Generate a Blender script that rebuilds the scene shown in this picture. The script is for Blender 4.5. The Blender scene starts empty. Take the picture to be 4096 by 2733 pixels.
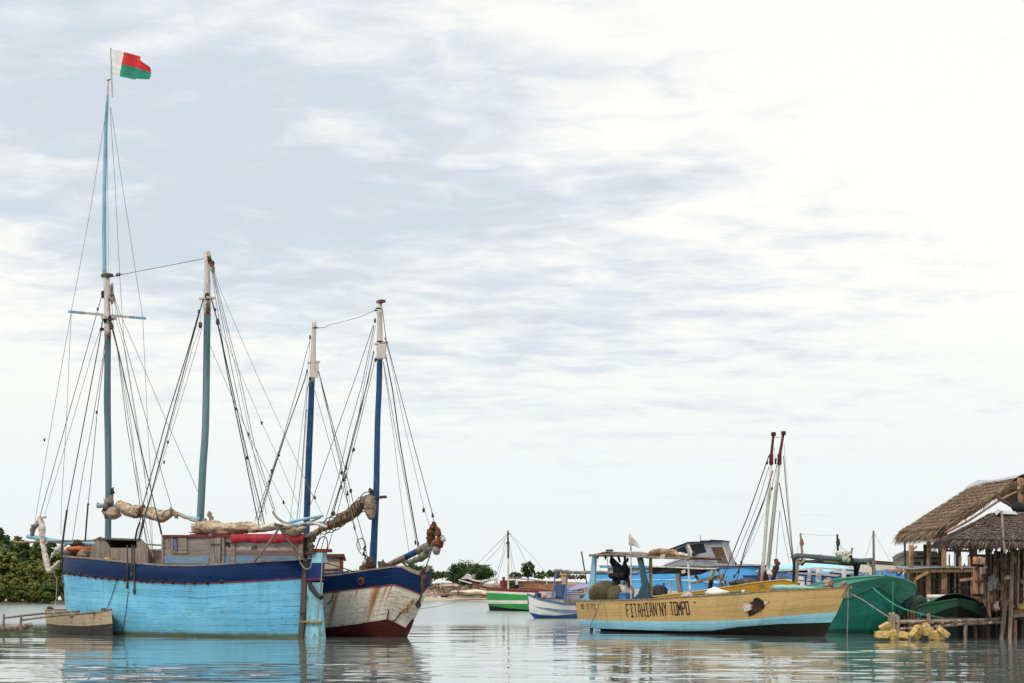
import bpy, bmesh, math, random
from mathutils import Vector, noise
from mathutils.bvhtree import BVHTree
R = math.radians
random.seed(7)
SC = bpy.context.scene
COL = SC.collection

# ------------------------------------------------------------------ camera model
F, HC, HY, CX = 7643.0, 1.8, 2380.0, 2048.0       # focal length in photo pixels, eye height, horizon row
def P(px, py, d):
    return Vector(((px-CX)*d/F, d, HC-(py-HY)*d/F))
def lerp(a, b, t): return a+(b-a)*t
def interp(c, x):
    if x <= c[0][0]: 
        return c[0][1]
    for (x0, y0), (x1, y1) in zip(c, c[1:]):
        if x <= x1: return lerp(y0, y1, (x-x0)/(x1-x0) if x1 > x0 else 0)
    return c[-1][1]

# ------------------------------------------------------------------ materials
def newmat(name):
    m = bpy.data.materials.new(name); m.use_nodes = True
    nt = m.node_tree; nt.nodes.clear()
    out = nt.nodes.new('ShaderNodeOutputMaterial'); b = nt.nodes.new('ShaderNodeBsdfPrincipled')
    nt.links.new(b.outputs[0], out.inputs[0])
    return m, nt, b
def nd(nt, t, **k):
    n = nt.nodes.new(t)
    for a, v in k.items(): setattr(n, a, v)
    return n
def mth(nt, op, a, b=None, c=None, clamp=False):
    n = nt.nodes.new('ShaderNodeMath'); n.operation = op; n.use_clamp = clamp
    for i, v in enumerate((a, b, c)):
        if v is None: continue
        if isinstance(v, (int, float)): n.inputs[i].default_value = v
        else: nt.links.new(v, n.inputs[i])
    return n.outputs[0]
def mix(nt, f, a, b, typ='MIX'):
    n = nt.nodes.new('ShaderNodeMix'); n.data_type = 'RGBA'; n.blend_type = typ
    for s, v in ((n.inputs[0], f), (n.inputs[6], a), (n.inputs[7], b)):
        if isinstance(v, (int, float)): s.default_value = v
        elif isinstance(v, tuple): s.default_value = (*v, 1) if len(v) == 3 else v
        else: nt.links.new(v, s)
    return n.outputs[2]
def noi(nt, vec, scale, det=4, rough=.6, dist=0):
    n = nt.nodes.new('ShaderNodeTexNoise'); n.inputs['Scale'].default_value = scale
    n.inputs['Detail'].default_value = det; n.inputs['Roughness'].default_value = rough
    n.inputs['Distortion'].default_value = dist
    nt.links.new(vec, n.inputs['Vector']); return n.outputs['Fac']
def mapv(nt, vec, scale=(1,1,1), loc=(0,0,0)):
    n = nt.nodes.new('ShaderNodeMapping'); n.inputs['Scale'].default_value = scale; n.inputs['Location'].default_value = loc
    nt.links.new(vec, n.inputs['Vector']); return n.outputs[0]
def ramp(nt, f, lo, hi):
    n = nt.nodes.new('ShaderNodeMapRange'); n.inputs[1].default_value = lo; n.inputs[2].default_value = hi
    n.interpolation_type = 'SMOOTHSTEP'
    nt.links.new(f, n.inputs[0]); return n.outputs[0]
def bump(nt, b, h, strength=.3, dist=.02):
    n = nt.nodes.new('ShaderNodeBump'); n.inputs['Strength'].default_value = strength; n.inputs['Distance'].default_value = dist
    nt.links.new(h, n.inputs['Height']); nt.links.new(n.outputs[0], b.inputs['Normal'])
SEED = [0]
def M(name, col, rough=.8, var=.25, scale=2.0, wear=None, amt=.5, wscale=6, stretch=(1,1,1), bmp=.3, isl=0, spec=.3, trans=0):
    """weathered material; wear = second colour showing through in patches (amt: share)"""
    m, nt, b = newmat(name)
    SEED[0] += 3.7
    tc = nd(nt, 'ShaderNodeTexCoord').outputs['Object']
    v = mapv(nt, tc, stretch, (SEED[0], SEED[0]*.7, 0))
    n1 = noi(nt, v, scale, 5, .65)
    dark = tuple(c*(1-var) for c in col); lite = tuple(min(1, c*(1+var)) for c in col)
    c = mix(nt, ramp(nt, n1, .3, .7), dark, lite)
    n2 = noi(nt, v, wscale, 6, .7)
    if wear:
        c = mix(nt, ramp(nt, n2, .5+.22*(1-2*amt)-.03, .5+.22*(1-2*amt)+.05), c, wear)
    if isl:
        g = nd(nt, 'ShaderNodeNewGeometry').outputs['Random Per Island']
        k = mth(nt, 'MULTIPLY_ADD', g, 2*isl, 1-isl)
        cc = nd(nt, 'ShaderNodeVectorMath', operation='SCALE'); nt.links.new(c, cc.inputs[0]); nt.links.new(k, cc.inputs['Scale'])
        c = cc.outputs[0]
    nt.links.new(c, b.inputs['Base Color'])
    b.inputs['Roughness'].default_value = rough; b.inputs['Specular IOR Level'].default_value = spec
    if bmp: bump(nt, b, n2, bmp, .03)
    return m
def HM(name, col, wear=(.25,.2,.15), seam=.7, amt=.16, plank=.17, rough=.6, stain=None, var=.12, foul=None, streak=.22):
    """painted planked hull: UV in metres, u along, v down the side"""
    m, nt, b = newmat(name); SEED[0] += 5.3
    uv = nd(nt, 'ShaderNodeTexCoord').outputs['UV']
    s = nd(nt, 'ShaderNodeSeparateXYZ'); nt.links.new(uv, s.inputs[0]); u, v = s.outputs[0], s.outputs[1]
    o = (SEED[0], SEED[0]*.3, 0)
    big = noi(nt, mapv(nt, uv, (.45, .9, 1), o), 1.0, 4, .6)
    c = mix(nt, ramp(nt, big, .3, .7), tuple(x*(1-var) for x in col), tuple(min(1, x*(1+var)) for x in col))
    wide = noi(nt, mapv(nt, uv, (.20, .55, 1), o), 1.0, 5, .62); c = mix(nt, mth(nt, 'MULTIPLY', ramp(nt, wide, .42, .62), .62), c, (col[0]*.55, col[1]*.78, col[2]) if col[2] > 1.5*col[0] else tuple(x*.86 for x in col))
    per = noi(nt, mapv(nt, uv, (.12, 6.0, 1), o), 1.0, 2, .5)        # strakes differ a little
    c = mix(nt, mth(nt, 'MULTIPLY', ramp(nt, per, .38, .62), .34), c, tuple(min(1, x*1.3+.004) for x in col))
    st = noi(nt, mapv(nt, uv, (3.2, .25, 1), o), 1.0, 5, .65)         # dirt running down
    c = mix(nt, mth(nt, 'MULTIPLY', ramp(nt, st, .52, .75), streak), c, tuple(x*.5+.006 for x in col))
    warp = noi(nt, mapv(nt, uv, (.5, .5, 1), o), 1.0, 2, .5)
    vv = mth(nt, 'MULTIPLY_ADD', warp, plank*1.1, v)
    fr = mth(nt, 'FRACT', mth(nt, 'DIVIDE', vv, plank))
    dd = mth(nt, 'ABSOLUTE', mth(nt, 'SUBTRACT', fr, .5))
    line = ramp(nt, dd, .43, .485)
    brk = mth(nt, 'MULTIPLY', ramp(nt, noi(nt, mapv(nt, uv, (1.1, 4.0, 1), o), 1.0, 6, .8), .46, .58), mth(nt, 'MULTIPLY_ADD', ramp(nt, noi(nt, mapv(nt, uv, (.22, .5, 1), o), 1.0, 2, .5), .38, .6), .75, .25))
    lm = mth(nt, 'MULTIPLY', mth(nt, 'MULTIPLY', line, brk), seam)
    c = mix(nt, lm, c, tuple(x*.12 for x in col))
    spot = ramp(nt, noi(nt, mapv(nt, uv, (2.6, 4.5, 1), o), 1.7, 2, .5), .71, .75); c = mix(nt, mth(nt, 'MULTIPLY', spot, seam*.9), c, tuple(x*.25+y*.35 for x, y in zip(col, (.12, .09, .06))))
    chip = ramp(nt, noi(nt, mapv(nt, uv, (1.5, 7.0, 1), o), 1.6, 8, .8), .70-amt*.6, .74-amt*.6)
    c = mix(nt, chip, c, wear)
    if foul:
        g = nd(nt, 'ShaderNodeNewGeometry').outputs['Position']; s2 = nd(nt, 'ShaderNodeSeparateXYZ'); nt.links.new(g, s2.inputs[0])
        z = mth(nt, 'MULTIPLY_ADD', st, .22, mth(nt, 'MULTIPLY_ADD', big, .15, s2.outputs[2]))
        c = mix(nt, mth(nt, 'SUBTRACT', 1.0, ramp(nt, z, foul[1]+.12, foul[1]+.3)), c, foul[0])
    if stain:                                                       # rust run: (u, halfwidth, v0, v1)
        for (su, sw, s0, s1) in stain:
            du = mth(nt, 'ABSOLUTE', mth(nt, 'SUBTRACT', mth(nt, 'MULTIPLY_ADD', st, .25, u), su))
            f = mth(nt, 'SUBTRACT', 1.0, ramp(nt, du, 0, sw))
            f = mth(nt, 'MULTIPLY', f, mth(nt, 'SUBTRACT', 1.0, ramp(nt, v, s0, s1)))
            c = mix(nt, mth(nt, 'MULTIPLY', mth(nt, 'MULTIPLY', f, ramp(nt, mth(nt, 'MULTIPLY_ADD', chip, .2, st), .28, .52)), .9), c, (.32, .12, .028))
    nt.links.new(c, b.inputs['Base Color']); b.inputs['Roughness'].default_value = rough
    b.inputs['Specular IOR Level'].default_value = .16
    h = mth(nt, 'SUBTRACT', mth(nt, 'MULTIPLY', big, .3), mth(nt, 'MULTIPLY', line, .5))
    h = mth(nt, 'SUBTRACT', h, mth(nt, 'MULTIPLY', chip, .3))
    bump(nt, b, h, .5, .03)
    return m

W_OLD = (.20, .155, .12)
m_wood = M('weathered grey wood', (.20, .16, .13), .85, .35, 1.2, (.30, .26, .22), .35, 5, (3, 3, .5))
m_woodh = M('weathered cabin boards', (.235, .19, .16), .85, .3, 1.0, (.12, .10, .085), .35, 4, (.6, .6, 8))
m_brown = M('brown timber', (.29, .16, .095), .85, .4, 1.5, (.10, .06, .04), .4, 5, (3, 3, .5))
m_orangew = M('fresh orange timber', (.36, .19, .10), .8, .35, 1.5, (.17, .11, .07), .35, 5, (3, 3, .5))
m_darkw = M('dark wet timber and shade planks', (.065, .048, .036), .7, .5, 1.5, (.12, .09, .065), .3, 5, (3, 3, .5))
m_pole = M('bare poles', (.28, .21, .155), .85, .4, 1.5, (.09, .065, .05), .4, 5, (3, 3, .4))
m_black = M('black paint and inner shade', (.010, .009, .008), .9, .3)  # black marks; also painted shade inside the hatch, doorway and gaps
m_tar = M('black tarred cloth', (.012, .012, .013), .8, .4)
m_rope = M('black rope', (.035, .033, .03), .9, .3)
m_ropeg = M('grey rope', (.17, .16, .145), .9, .3)
m_ropel = M('pale rope', (.25, .23, .19), .9, .3)
m_ropegr = M('green rope', (.03, .22, .13), .8, .3)
m_white = M('worn white paint', (.54, .48, .43), .7, .12, 2, (.30, .24, .19), .30, 5, (2, 2, .35))
m_mblue = M('blue mast paint', (.006, .055, .155), .6, .35, 1.5, (.035, .09, .16), .42, 5, (2, 2, .35))
m_mteal = M('teal mast paint', (.095, .185, .20), .6, .28, .6, (.13, .12, .09), .34, 5, (3, 3, .25))
m_msky = M('sky blue spar paint', (.20, .40, .50), .6, .2, 1.2, (.10, .20, .24), .3, 5, (2, 2, .35))
m_sail = M('tan sailcloth', (.40, .31, .205), .95, .38, 2.6, (.24, .18, .12), .42, 5, (1, 1, 2.2), 1.0)
m_sail2 = M('brown sailcloth', (.25, .185, .12), .9, .35, 3, (.13, .10, .07), .45, 4, (1, 1, 1), .7)
m_rag = M('dirty white rag', (.55, .49, .42), .9, .3, 4, (.25, .2, .17), .35, 6)
m_redrag = M('red brown rag', (.16, .045, .03), .9, .5, 5, (.05, .03, .025), .5, 8)
m_red = M('red canvas', (.30, .022, .03), .75, .2, 1.5, (.36, .03, .03), .3, 5)
m_redp = M('dull red paint', (.15, .018, .024), .7, .25, 2, W_OLD, .25, 6)
m_navy = M('navy paint', (.008, .03, .13), .6, .2, 2, (.05, .07, .1), .2, 5)
m_tin = M('grey sheet', (.33, .33, .34), .6, .15, 2, (.25, .19, .15), .2, 4)
m_cream = M('cream boards', (.58, .50, .41), .8, .15, 1.5, (.33, .26, .2), .25, 4)
m_brtrim = M('maroon trim', (.15, .05, .035), .8, .3)
m_opening = M('painted opening shade', (.008, .008, .010), .4, .2)  # flat near-black panels paint the shade inside open windows
m_rub_hole = M('black rubber and hole shade', (.015, .015, .016), .6, .2)
m_yel = M('yellow plastic', (.46, .32, .095), .55, .2, 3, (.27, .19, .08), .42, 5, bmp=.1)
m_metal = M('grey metal', (.35, .36, .36), .4, .15)

# ------------------------------------------------------------------ mesh builder
class MB:
    def __init__(s): s.v = []; s.f = []; s.m = []
    def add(s, vs, fs, mi=0):
        o = len(s.v); s.v += [Vector(v) for v in vs]; s.f += [tuple(i+o for i in f) for f in fs]; s.m += [mi]*len(fs)
    def prism(s, pts, vec, mi=0):
        n = len(pts); pts = [Vector(p) for p in pts]
        s.add(pts+[p+vec for p in pts], [tuple(range(n)), tuple(range(2*n-1, n-1, -1))]+[(i, i+n, (i+1) % n+n, (i+1) % n) for i in range(n)], mi)
    def beam(s, a, b, w, h=None, mi=0, up=None):
        a, b = Vector(a), Vector(b); h = h or w; d = (b-a).normalized()
        up = up or (Vector((0, 0, 1)) if abs(d.z) < .85 else Vector((0, 1, 0)))
        x = d.cross(up).normalized(); y = x.cross(d).normalized()
        q = [x*(w/2)+y*(h/2), x*(-w/2)+y*(h/2), x*(-w/2)-y*(h/2), x*(w/2)-y*(h/2)]
        s.add([a+k for k in q]+[b+k for k in q], [(3, 2, 1, 0), (4, 5, 6, 7)]+[(i, (i+1) % 4, (i+1) % 4+4, i+4) for i in range(4)], mi)
    def tube(s, pts, rad, n=8, mi=0, lump=0, seed=0, flat=1.0, cap=True, sub=1, crease=0):
        pts = [Vector(p) for p in pts]
        if not hasattr(rad, '__len__'): rad = [rad]*len(pts)
        if sub > 1:
            np_, nr = [], []
            N = len(pts)
            for i in range(N-1):
                p0 = pts[max(i-1, 0)]; p1 = pts[i]; p2 = pts[i+1]; p3 = pts[min(i+2, N-1)]
                for k in range(sub):
                    t = k/sub
                    np_.append(.5*((2*p1)+(p2-p0)*t+(2*p0-5*p1+4*p2-p3)*t*t+(3*p1-3*p2+p3-p0)*t**3)); nr.append(lerp(rad[i], rad[i+1], t))
            np_.append(pts[-1]); nr.append(rad[-1]); pts, rad = np_, nr
        vs = []; N = len(pts); X = None
        for i, p in enumerate(pts):
            d = (pts[min(i+1, N-1)]-pts[max(i-1, 0)])
            if d.length < 1e-6: d = Vector((0, 0, 1))
            d.normalize()
            if X is None:
                X = d.cross(Vector((0, 0, 1)) if abs(d.z) < .85 else Vector((0, 1, 0))).normalized()
            else: X = (X-d*X.dot(d)).normalized()
            Y = d.cross(X)
            for k in range(n):
                a = 2*math.pi*k/n; q = X*math.cos(a)+Y*math.sin(a)
                r = rad[i]
                if lump: r *= 1+lump*noise.noise((p+q*rad[i])*2.2/max(rad[i], .05)*.35+Vector((seed*7.1, 0, 0)))*2
                if crease:
                    L_ = i*(pts[1]-pts[0]).length/max(rad[i], .08); r *= 1+crease*(math.sin(2*a+L_*1.1+2*noise.noise(p*1.2))*.6+math.sin(5*a-L_*2.3+3*noise.noise(p*2.))*.45)
                w = q*r; w.z *= flat
                vs.append(p+w)
        fs = [(i*n+k, i*n+(k+1) % n, (i+1)*n+(k+1) % n, (i+1)*n+k) for i in range(N-1) for k in range(n)]
        if cap: fs += [tuple(range(n-1, -1, -1)), tuple(range((N-1)*n, N*n))]
        s.add(vs, fs, mi)
    def blob(s, c, r, seed=0, amp=.25, mi=0, n=10, m=7):
        vs = [Vector(c)+Vector((0, 0, r[2]))]; c = Vector(c)
        for j in range(1, m):
            th = math.pi*j/m
            for k in range(n):
                a = 2*math.pi*k/n; q = Vector((math.sin(th)*math.cos(a), math.sin(th)*math.sin(a), math.cos(th)))
                f = 1+amp*2*noise.noise(q*1.6+Vector((seed*3.3, 1, 2)))
                vs.append(c+Vector((q.x*r[0]*f, q.y*r[1]*f, q.z*r[2]*f)))
        vs.append(c-Vector((0, 0, r[2])))
        fs = [(0, 1+k, 1+(k+1) % n) for k in range(n)]
        fs += [(1+j*n+k, 1+(j+1)*n+k, 1+(j+1)*n+(k+1) % n, 1+j*n+(k+1) % n) for j in range(m-2) for k in range(n)]
        L = len(vs)-1; fs += [(L, 1+(m-2)*n+(k+1) % n, 1+(m-2)*n+k) for k in range(n)]
        s.add(vs, fs, mi)
    def build(s, name, mats, parent=None, smooth=False, bevel=0, solid=0, merge=False):
        off = Vector((0, 0, 0)); q = parent
        while q is not None: off += q.location; q = q.parent
        me = bpy.data.meshes.new(name); me.from_pydata([v-off for v in s.v], [], s.f)
        if not isinstance(mats, (list, tuple)): mats = [mats]
        for m in mats: me.materials.append(m)
        for p, mi in zip(me.polygons, s.m): p.material_index = mi; p.use_smooth = smooth
        bm = bmesh.new(); bm.from_mesh(me)
        if merge: bmesh.ops.remove_doubles(bm, verts=bm.verts, dist=.001)
        bmesh.ops.recalc_face_normals(bm, faces=bm.faces); bm.to_mesh(me); bm.free()
        o = bpy.data.objects.new(name, me); COL.objects.link(o)
        if parent is not None: o.parent = parent
        if bevel:
            b = o.modifiers.new('b', 'BEVEL'); b.width = bevel; b.segments = 2; b.limit_method = 'ANGLE'
        if solid:
            b = o.modifiers.new('s', 'SOLIDIFY'); b.thickness = solid
        return o
def thing(name, label, cat, loc=(0, 0, 0), group=None):
    o = bpy.data.objects.new(name, None); COL.objects.link(o); o.location = loc
    o.empty_display_size = .3
    return tag(o, label, cat, group)
def tag(o, label=None, cat=None, group=None, kind=None):
    if label: o['label'] = label
    if cat: o['category'] = cat
    if group: o['group'] = group
    if kind: o['kind'] = kind
    return o
def lab(o, label): o['label'] = label; return o
def own_origin(o, loc):
    """a single-mesh thing whose vertices were built in world space: move its origin to its base"""
    loc = Vector(loc)
    for v in o.data.vertices: v.co -= loc
    o.location = loc; return o
def one(name, mb, mats, loc, label, cat, group=None, **k):
    o = mb.build(name, mats, None, **k); own_origin(o, loc); return tag(o, label, cat, group)

# ------------------------------------------------------------------ hull
def wshape(w0, bow, stern, w=1.0, mid=.5):
    """half width along t: w0 = transom share at t=0; bow / stern = fullness exponents"""
    def f(t):
        if t < mid:
            q = 1-t/mid; return w*(w0+(1-w0)*(1-q**stern)) if w0 else w*max(0, 1-q**stern)
        q = (t-mid)/(1-mid); return w*max(0, 1-q**bow)
    return f
class Boat:
    def __init__(s, A, B, name, label, group=None, cat='boat'):
        s.a = Vector(((A[0]-CX)*A[1]/F, A[1])); s.b = Vector(((B[0]-CX)*B[1]/F, B[1]))
        s.u = (s.b-s.a).normalized(); s.L = (s.b-s.a).length
        n = Vector((-s.u.y, s.u.x)); 
        if n.dot(-s.a) < 0: n = -n
        s.n = n; s.n3 = Vector((n.x, n.y, 0)); s.u3 = Vector((s.u.x, s.u.y, 0))
        c = (s.a+s.b)/2
        s.root = thing(name, label, cat, (c.x, c.y, 0), group); s.tag = name
    def solve(s, px, off=0):
        """depth and run along the keel where image column px meets the fore-and-aft plane"""
        r = (px-CX)/F; o = s.a+s.n*off
        k = (r*o.y-o.x)/(s.u.x-r*s.u.y)
        return o.y+s.u.y*k, k
    def cp(s, px, py, off=0):
        return P(px, py, s.solve(px, off)[0])
    def at(s, k, off, z):
        q = s.a+s.u*k+s.n*off; return Vector((q.x, q.y, z))
    def hull(s, rows, w, mats, caps=None, fdz=None, N=56, sub=3, bulge=.0, railw=.14, railh=.07, dz=.55, m_rail=None, m_in=None, m_deck=None, k1=None, deckname='deck'):
        """rows: (px0, px1, curve, (f0, fmid, f1)); curve of (px,py) or ('z', [(t, z)])"""
        ts = [0.5-0.5*math.cos(math.pi*i/(N-1)) for i in range(N)]
        near, far, vv = [], [], []
        G = []
        for (p0, p1, cv, fac) in rows:
            k0 = s.solve(p0)[1]; kk1 = s.solve(p1)[1]; rn, rf = [], []
            for t in ts:
                k = lerp(k0, kk1, t); f = interp([(0, fac[0]), (.5, fac[1]), (1, fac[2])], t)
                ww = w(t)*f; q = s.a+s.u*k; pn = q+s.n*ww; pf = q-s.n*ww
                if cv[0] == 'z': z = interp(cv[1], t)
                else:
                    px = CX+pn.x*F/pn.y; z = HC-(interp(cv, px)-HY)*pn.y/F
                rn.append(Vector((pn.x, pn.y, z))); rf.append(Vector((pf.x, pf.y, z+(fdz(t) if fdz else 0))))
            G.append((rn, rf))
        mb = MB(); uvs = []
        nr = len(G); rowsN = []; rowsF = []; rv = []; rm = []
        acc = 0.0
        for i in range(nr-1):
            h = sum((G[i][0][j]-G[i+1][0][j]).length for j in range(N))/N
            for q in range(sub):
                t = q/sub; bl = 1+bulge*math.sin(math.pi*t)
                def mixr(a, b, sgn):
                    o = []
                    for j in range(N):
                        p = a[j].lerp(b[j], t)
                        if bulge: p = p+s.n3*sgn*(w(ts[j])*bulge*math.sin(math.pi*t))
                        o.append(p)
                    return o
                rowsN.append(mixr(G[i][0], G[i+1][0], 1)); rowsF.append(mixr(G[i][1], G[i+1][1], -1)); rv.append(acc+h*t); rm.append(i)
            acc += h
        rowsN.append(G[-1][0]); rowsF.append(G[-1][1]); rv.append(acc)
        nR = len(rowsN)
        V = []; 
        for r in rowsN: V += r
        for r in rowsF: V += r
        kk = [ (Vector((p.x, p.y))-s.a).dot(s.u) for p in G[0][0]]
        Fc, Mi, UV = [], [], []
        for i in range(nR-1):
            for j in range(N-1):
                for side in (0, 1):
                    o = side*nR*N
                    q = [o+i*N+j, o+i*N+j+1, o+(i+1)*N+j+1, o+(i+1)*N+j]
                    uv = [(kk[j], rv[i]), (kk[j+1], rv[i]), (kk[j+1], rv[i+1]), (kk[j], rv[i+1])]
                    if side: q.reverse(); uv.reverse(); uv = [(a+3.3, b) for a, b in uv]
                    Fc.append(q); Mi.append(rm[i]); UV.append(uv)
            if w(0) > .02:                                                # transom
                a, b = i*N, nR*N+i*N
                q = [a, a+N, b+N, b]; Fc.append(q); Mi.append(rm[i]); UV.append([(0, rv[i]), (0, rv[i+1]), (2*w(0), rv[i+1]), (2*w(0), rv[i])])
        for j in range(N-1):                                              # bottom
            a, b = (nR-1)*N, (2*nR-1)*N
            Fc.append([a+j, a+j+1, b+j+1, b+j]); Mi.append(rm[-1]); UV.append([(kk[j], acc), (kk[j+1], acc), (kk[j+1], acc+1), (kk[j], acc+1)])
        me = bpy.data.meshes.new('hull'); loc = s.root.location
        me.from_pydata([v-loc for v in V], [], Fc)
        for m in mats: me.materials.append(m)
        ul = me.uv_layers.new(name='UVMap'); li = 0
        for p, mi, uv in zip(me.polygons, Mi, UV):
            p.material_index = mi; p.use_smooth = True
            for c, l in zip(uv, p.loop_indices): ul.data[l].uv = c
        bm = bmesh.new(); bm.from_mesh(me)
        bmesh.ops.remove_doubles(bm, verts=bm.verts, dist=.002); bmesh.ops.recalc_face_normals(bm, faces=bm.faces)
        for e in bm.edges:
            if len(e.link_faces) == 2 and e.calc_face_angle(0) > R(38): e.smooth = False
        bm.to_mesh(me)
        s.bvh = BVHTree.FromBMesh(bm); bm.free()
        s.ho = bpy.data.objects.new('hull', me); COL.objects.link(s.ho); s.ho.parent = s.root
        s.G = G; s.N = N; s.w = w
        # rail, inner bulwark, deck
        rn, rf = G[0]
        mb = MB()
        for r, sg in ((rn, 1), (rf, -1)):
            pr = None
            for j in range(N):
                iw = min(railw, w(ts[j])*1.0+.02)
                p = r[j]; a = p+s.n3*sg*.035; b = p-s.n3*sg*iw
                ring = [a+Vector((0, 0, railh*.55)), b+Vector((0, 0, railh*.55)), b-Vector((0, 0, railh*.45)), a-Vector((0, 0, railh*.45))]
                if pr: mb.add(pr+ring, [(i, (i+1) % 4, (i+1) % 4+4, i+4) for i in range(4)])
                pr = ring
        if w(0) > .02:
            mb.beam(rn[0]+Vector((0, 0, .004)), rf[0]+Vector((0, 0, .004)), railw, railh)
        s.rail = mb.build('gunwale_rail', m_rail or m_wood, s.root)
        mb = MB(); pr = None
        for j in range(N):
            iw = min(.06, w(ts[j])*.5)
            a = rn[j]-s.n3*iw-Vector((0, 0, .03)); b = rf[j]+s.n3*iw-Vector((0, 0, .03))
            zd = min(rn[j].z, rf[j].z)-dz
            c = Vector((a.x, a.y, zd)); d = Vector((b.x, b.y, zd))
            # keep the deck inside the narrowing sides
            c = c-s.n3*min(.05, w(ts[j])*.3); d = d+s.n3*min(.05, w(ts[j])*.3)
            ring = [a, c, d, b]
            if pr:
                mb.add(pr+ring, [(0, 1, 5, 4), (2, 3, 7, 6)], 0); mb.add(pr+ring, [(1, 2, 6, 5)], 1)
            pr = ring
        s.deck = mb.build(deckname, [m_in or m_wood, m_deck or m_wood], s.root)
        return s
    def path(s, i, side=0, off=.02, dzz=0):
        sg = 1 if side == 0 else -1
        return [p+s.n3*sg*off+Vector((0, 0, dzz)) for p in s.G[i][side]]
    def strake(s, i, name, mat, r=.03, dzz=0, off=.01):
        mb = MB()
        for side in (0, 1): mb.tube(s.path(i, side, off, dzz), r, 5)
        return mb.build(name, mat, s.root)
    def on(s, px, py, off=.015):
        o = Vector((0, 0, HC)); d = (P(px, py, 1.0)-o).normalized(); loc = s.root.location
        h = s.bvh.ray_cast(o-loc, d)
        if h[0] is None: return None
        n = h[1]; 
        if n.dot(d) > 0: n = -n
        return h[0]+loc+n*off, n
    def onP(s, px, py, off=.015):
        h = s.on(px, py, off); return h[0] if h else s.cp(px, py, 1.0)
    def decal(s, polys, name, mats, off=.02):
        mb = MB()
        for mi, poly in polys:
            pts = [s.onP(x, y, off+.003*mi) for x, y in poly]
            c = sum(pts, Vector())/len(pts)
            n = len(pts)
            mb.add(pts+[c], [(i, (i+1) % n, n) for i in range(n)], mi)
        return mb.build(name, mats, s.root)
GL = {
 'F': [((0,0),(0,1)),((0,0),(1,0)),((0,.45),(.75,.45))], 'I': [((.5,0),(.5,1)),((.1,0),(.9,0)),((.1,1),(.9,1))],
 'T': [((0,0),(1,0)),((.5,0),(.5,1))], 'A': [((0,1),(.25,0)),((.25,0),(.75,0)),((.75,0),(1,1)),((.1,.6),(.9,.6))],
 'H': [((0,0),(0,1)),((1,0),(1,1)),((0,.5),(1,.5))], 'N': [((0,1),(0,0)),((0,0),(1,1)),((1,1),(1,0))],
 'Y': [((0,0),(.5,.5)),((1,0),(.5,.5)),((.5,.5),(.4,1))], 'O': [((0,0),(1,0)),((1,0),(1,1)),((1,1),(0,1)),((0,1),(0,0))],
 'M': [((0,1),(0,0)),((0,0),(.5,.6)),((.5,.6),(1,0)),((1,0),(1,1))], 'P': [((0,1),(0,0)),((0,0),(1,0)),((1,0),(1,.5)),((1,.5),(0,.5))],
 "'": [((.5,0),(.4,.18))], 'D': [((0,0),(0,1)),((0,0),(.7,.05)),((.7,.05),(1,.5)),((1,.5),(.7,.95)),((.7,.95),(0,1))],
 '1': [((.5,0),(.5,1)),((.2,.2),(.5,0))], '3': [((0,0),(1,0)),((1,0),(1,1)),((.2,.5),(1,.5)),((0,1),(1,1))],
 '7': [((0,0),(1,0)),((1,0),(.5,1))], 'S': [((1,0),(0,0)),((0,0),(0,.5)),((0,.5),(1,.5)),((1,.5),(1,1)),((1,1),(0,1))],
 'J': [((.2,0),(1,0)),((.8,0),(.8,1)),((.8,1),(0,.9))], 'B': [((0,0),(0,1)),((0,0),(.9,.1)),((.9,.1),(.9,.4)),((.9,.4),(0,.5)),((0,.5),(1,.6)),((1,.6),(1,.95)),((1,.95),(0,1))],
 'R': [((0,1),(0,0)),((0,0),(1,0)),((1,0),(1,.5)),((1,.5),(0,.5)),((.3,.5),(1,1))],
}
def letters(text, tl, tr, hpx, slant, wid, proj, name, mat, parent, gap=.32, apos=.5):
    """stroke lettering; tl/tr = image points of the top edge; proj(px,py)->(point, normal)"""
    adv = [apos if ch == "'" else (.7 if ch == ' ' else 1) for ch in text]; tot = sum(adv); x = 0
    mb = MB(); out = []
    for ch, a in zip(text, adv):
        if ch == ' ' and mb.v: out.append(mb.build(name, mat, parent)); mb = MB()
        for (p, q) in GL.get(ch, []):
            pp = []
            for k in range(3):
                gx = lerp(p[0], q[0], k/2)*(1-gap)*a; gy = lerp(p[1], q[1], k/2)
                t = (x+gx)/tot; h = lerp(hpx[0], hpx[1], t) if hasattr(hpx, '__len__') else hpx
                pp.append(proj(lerp(tl[0], tr[0], t)+slant*gy, lerp(tl[1], tr[1], t)+h*gy))
            if any(z is None for z in pp): continue
            for (a0, n0), (b0, n1) in zip(pp, pp[1:]):
                d = (b0-a0).normalized(); sd = n0.cross(d).normalized()*wid/2; e = d*wid*.4
                mb.add([a0-sd-e, a0+sd-e, b0+sd+e, b0-sd+e], [(0, 1, 2, 3)])
        x += a
    out.append(mb.build(name, mat, parent)); return out

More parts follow.
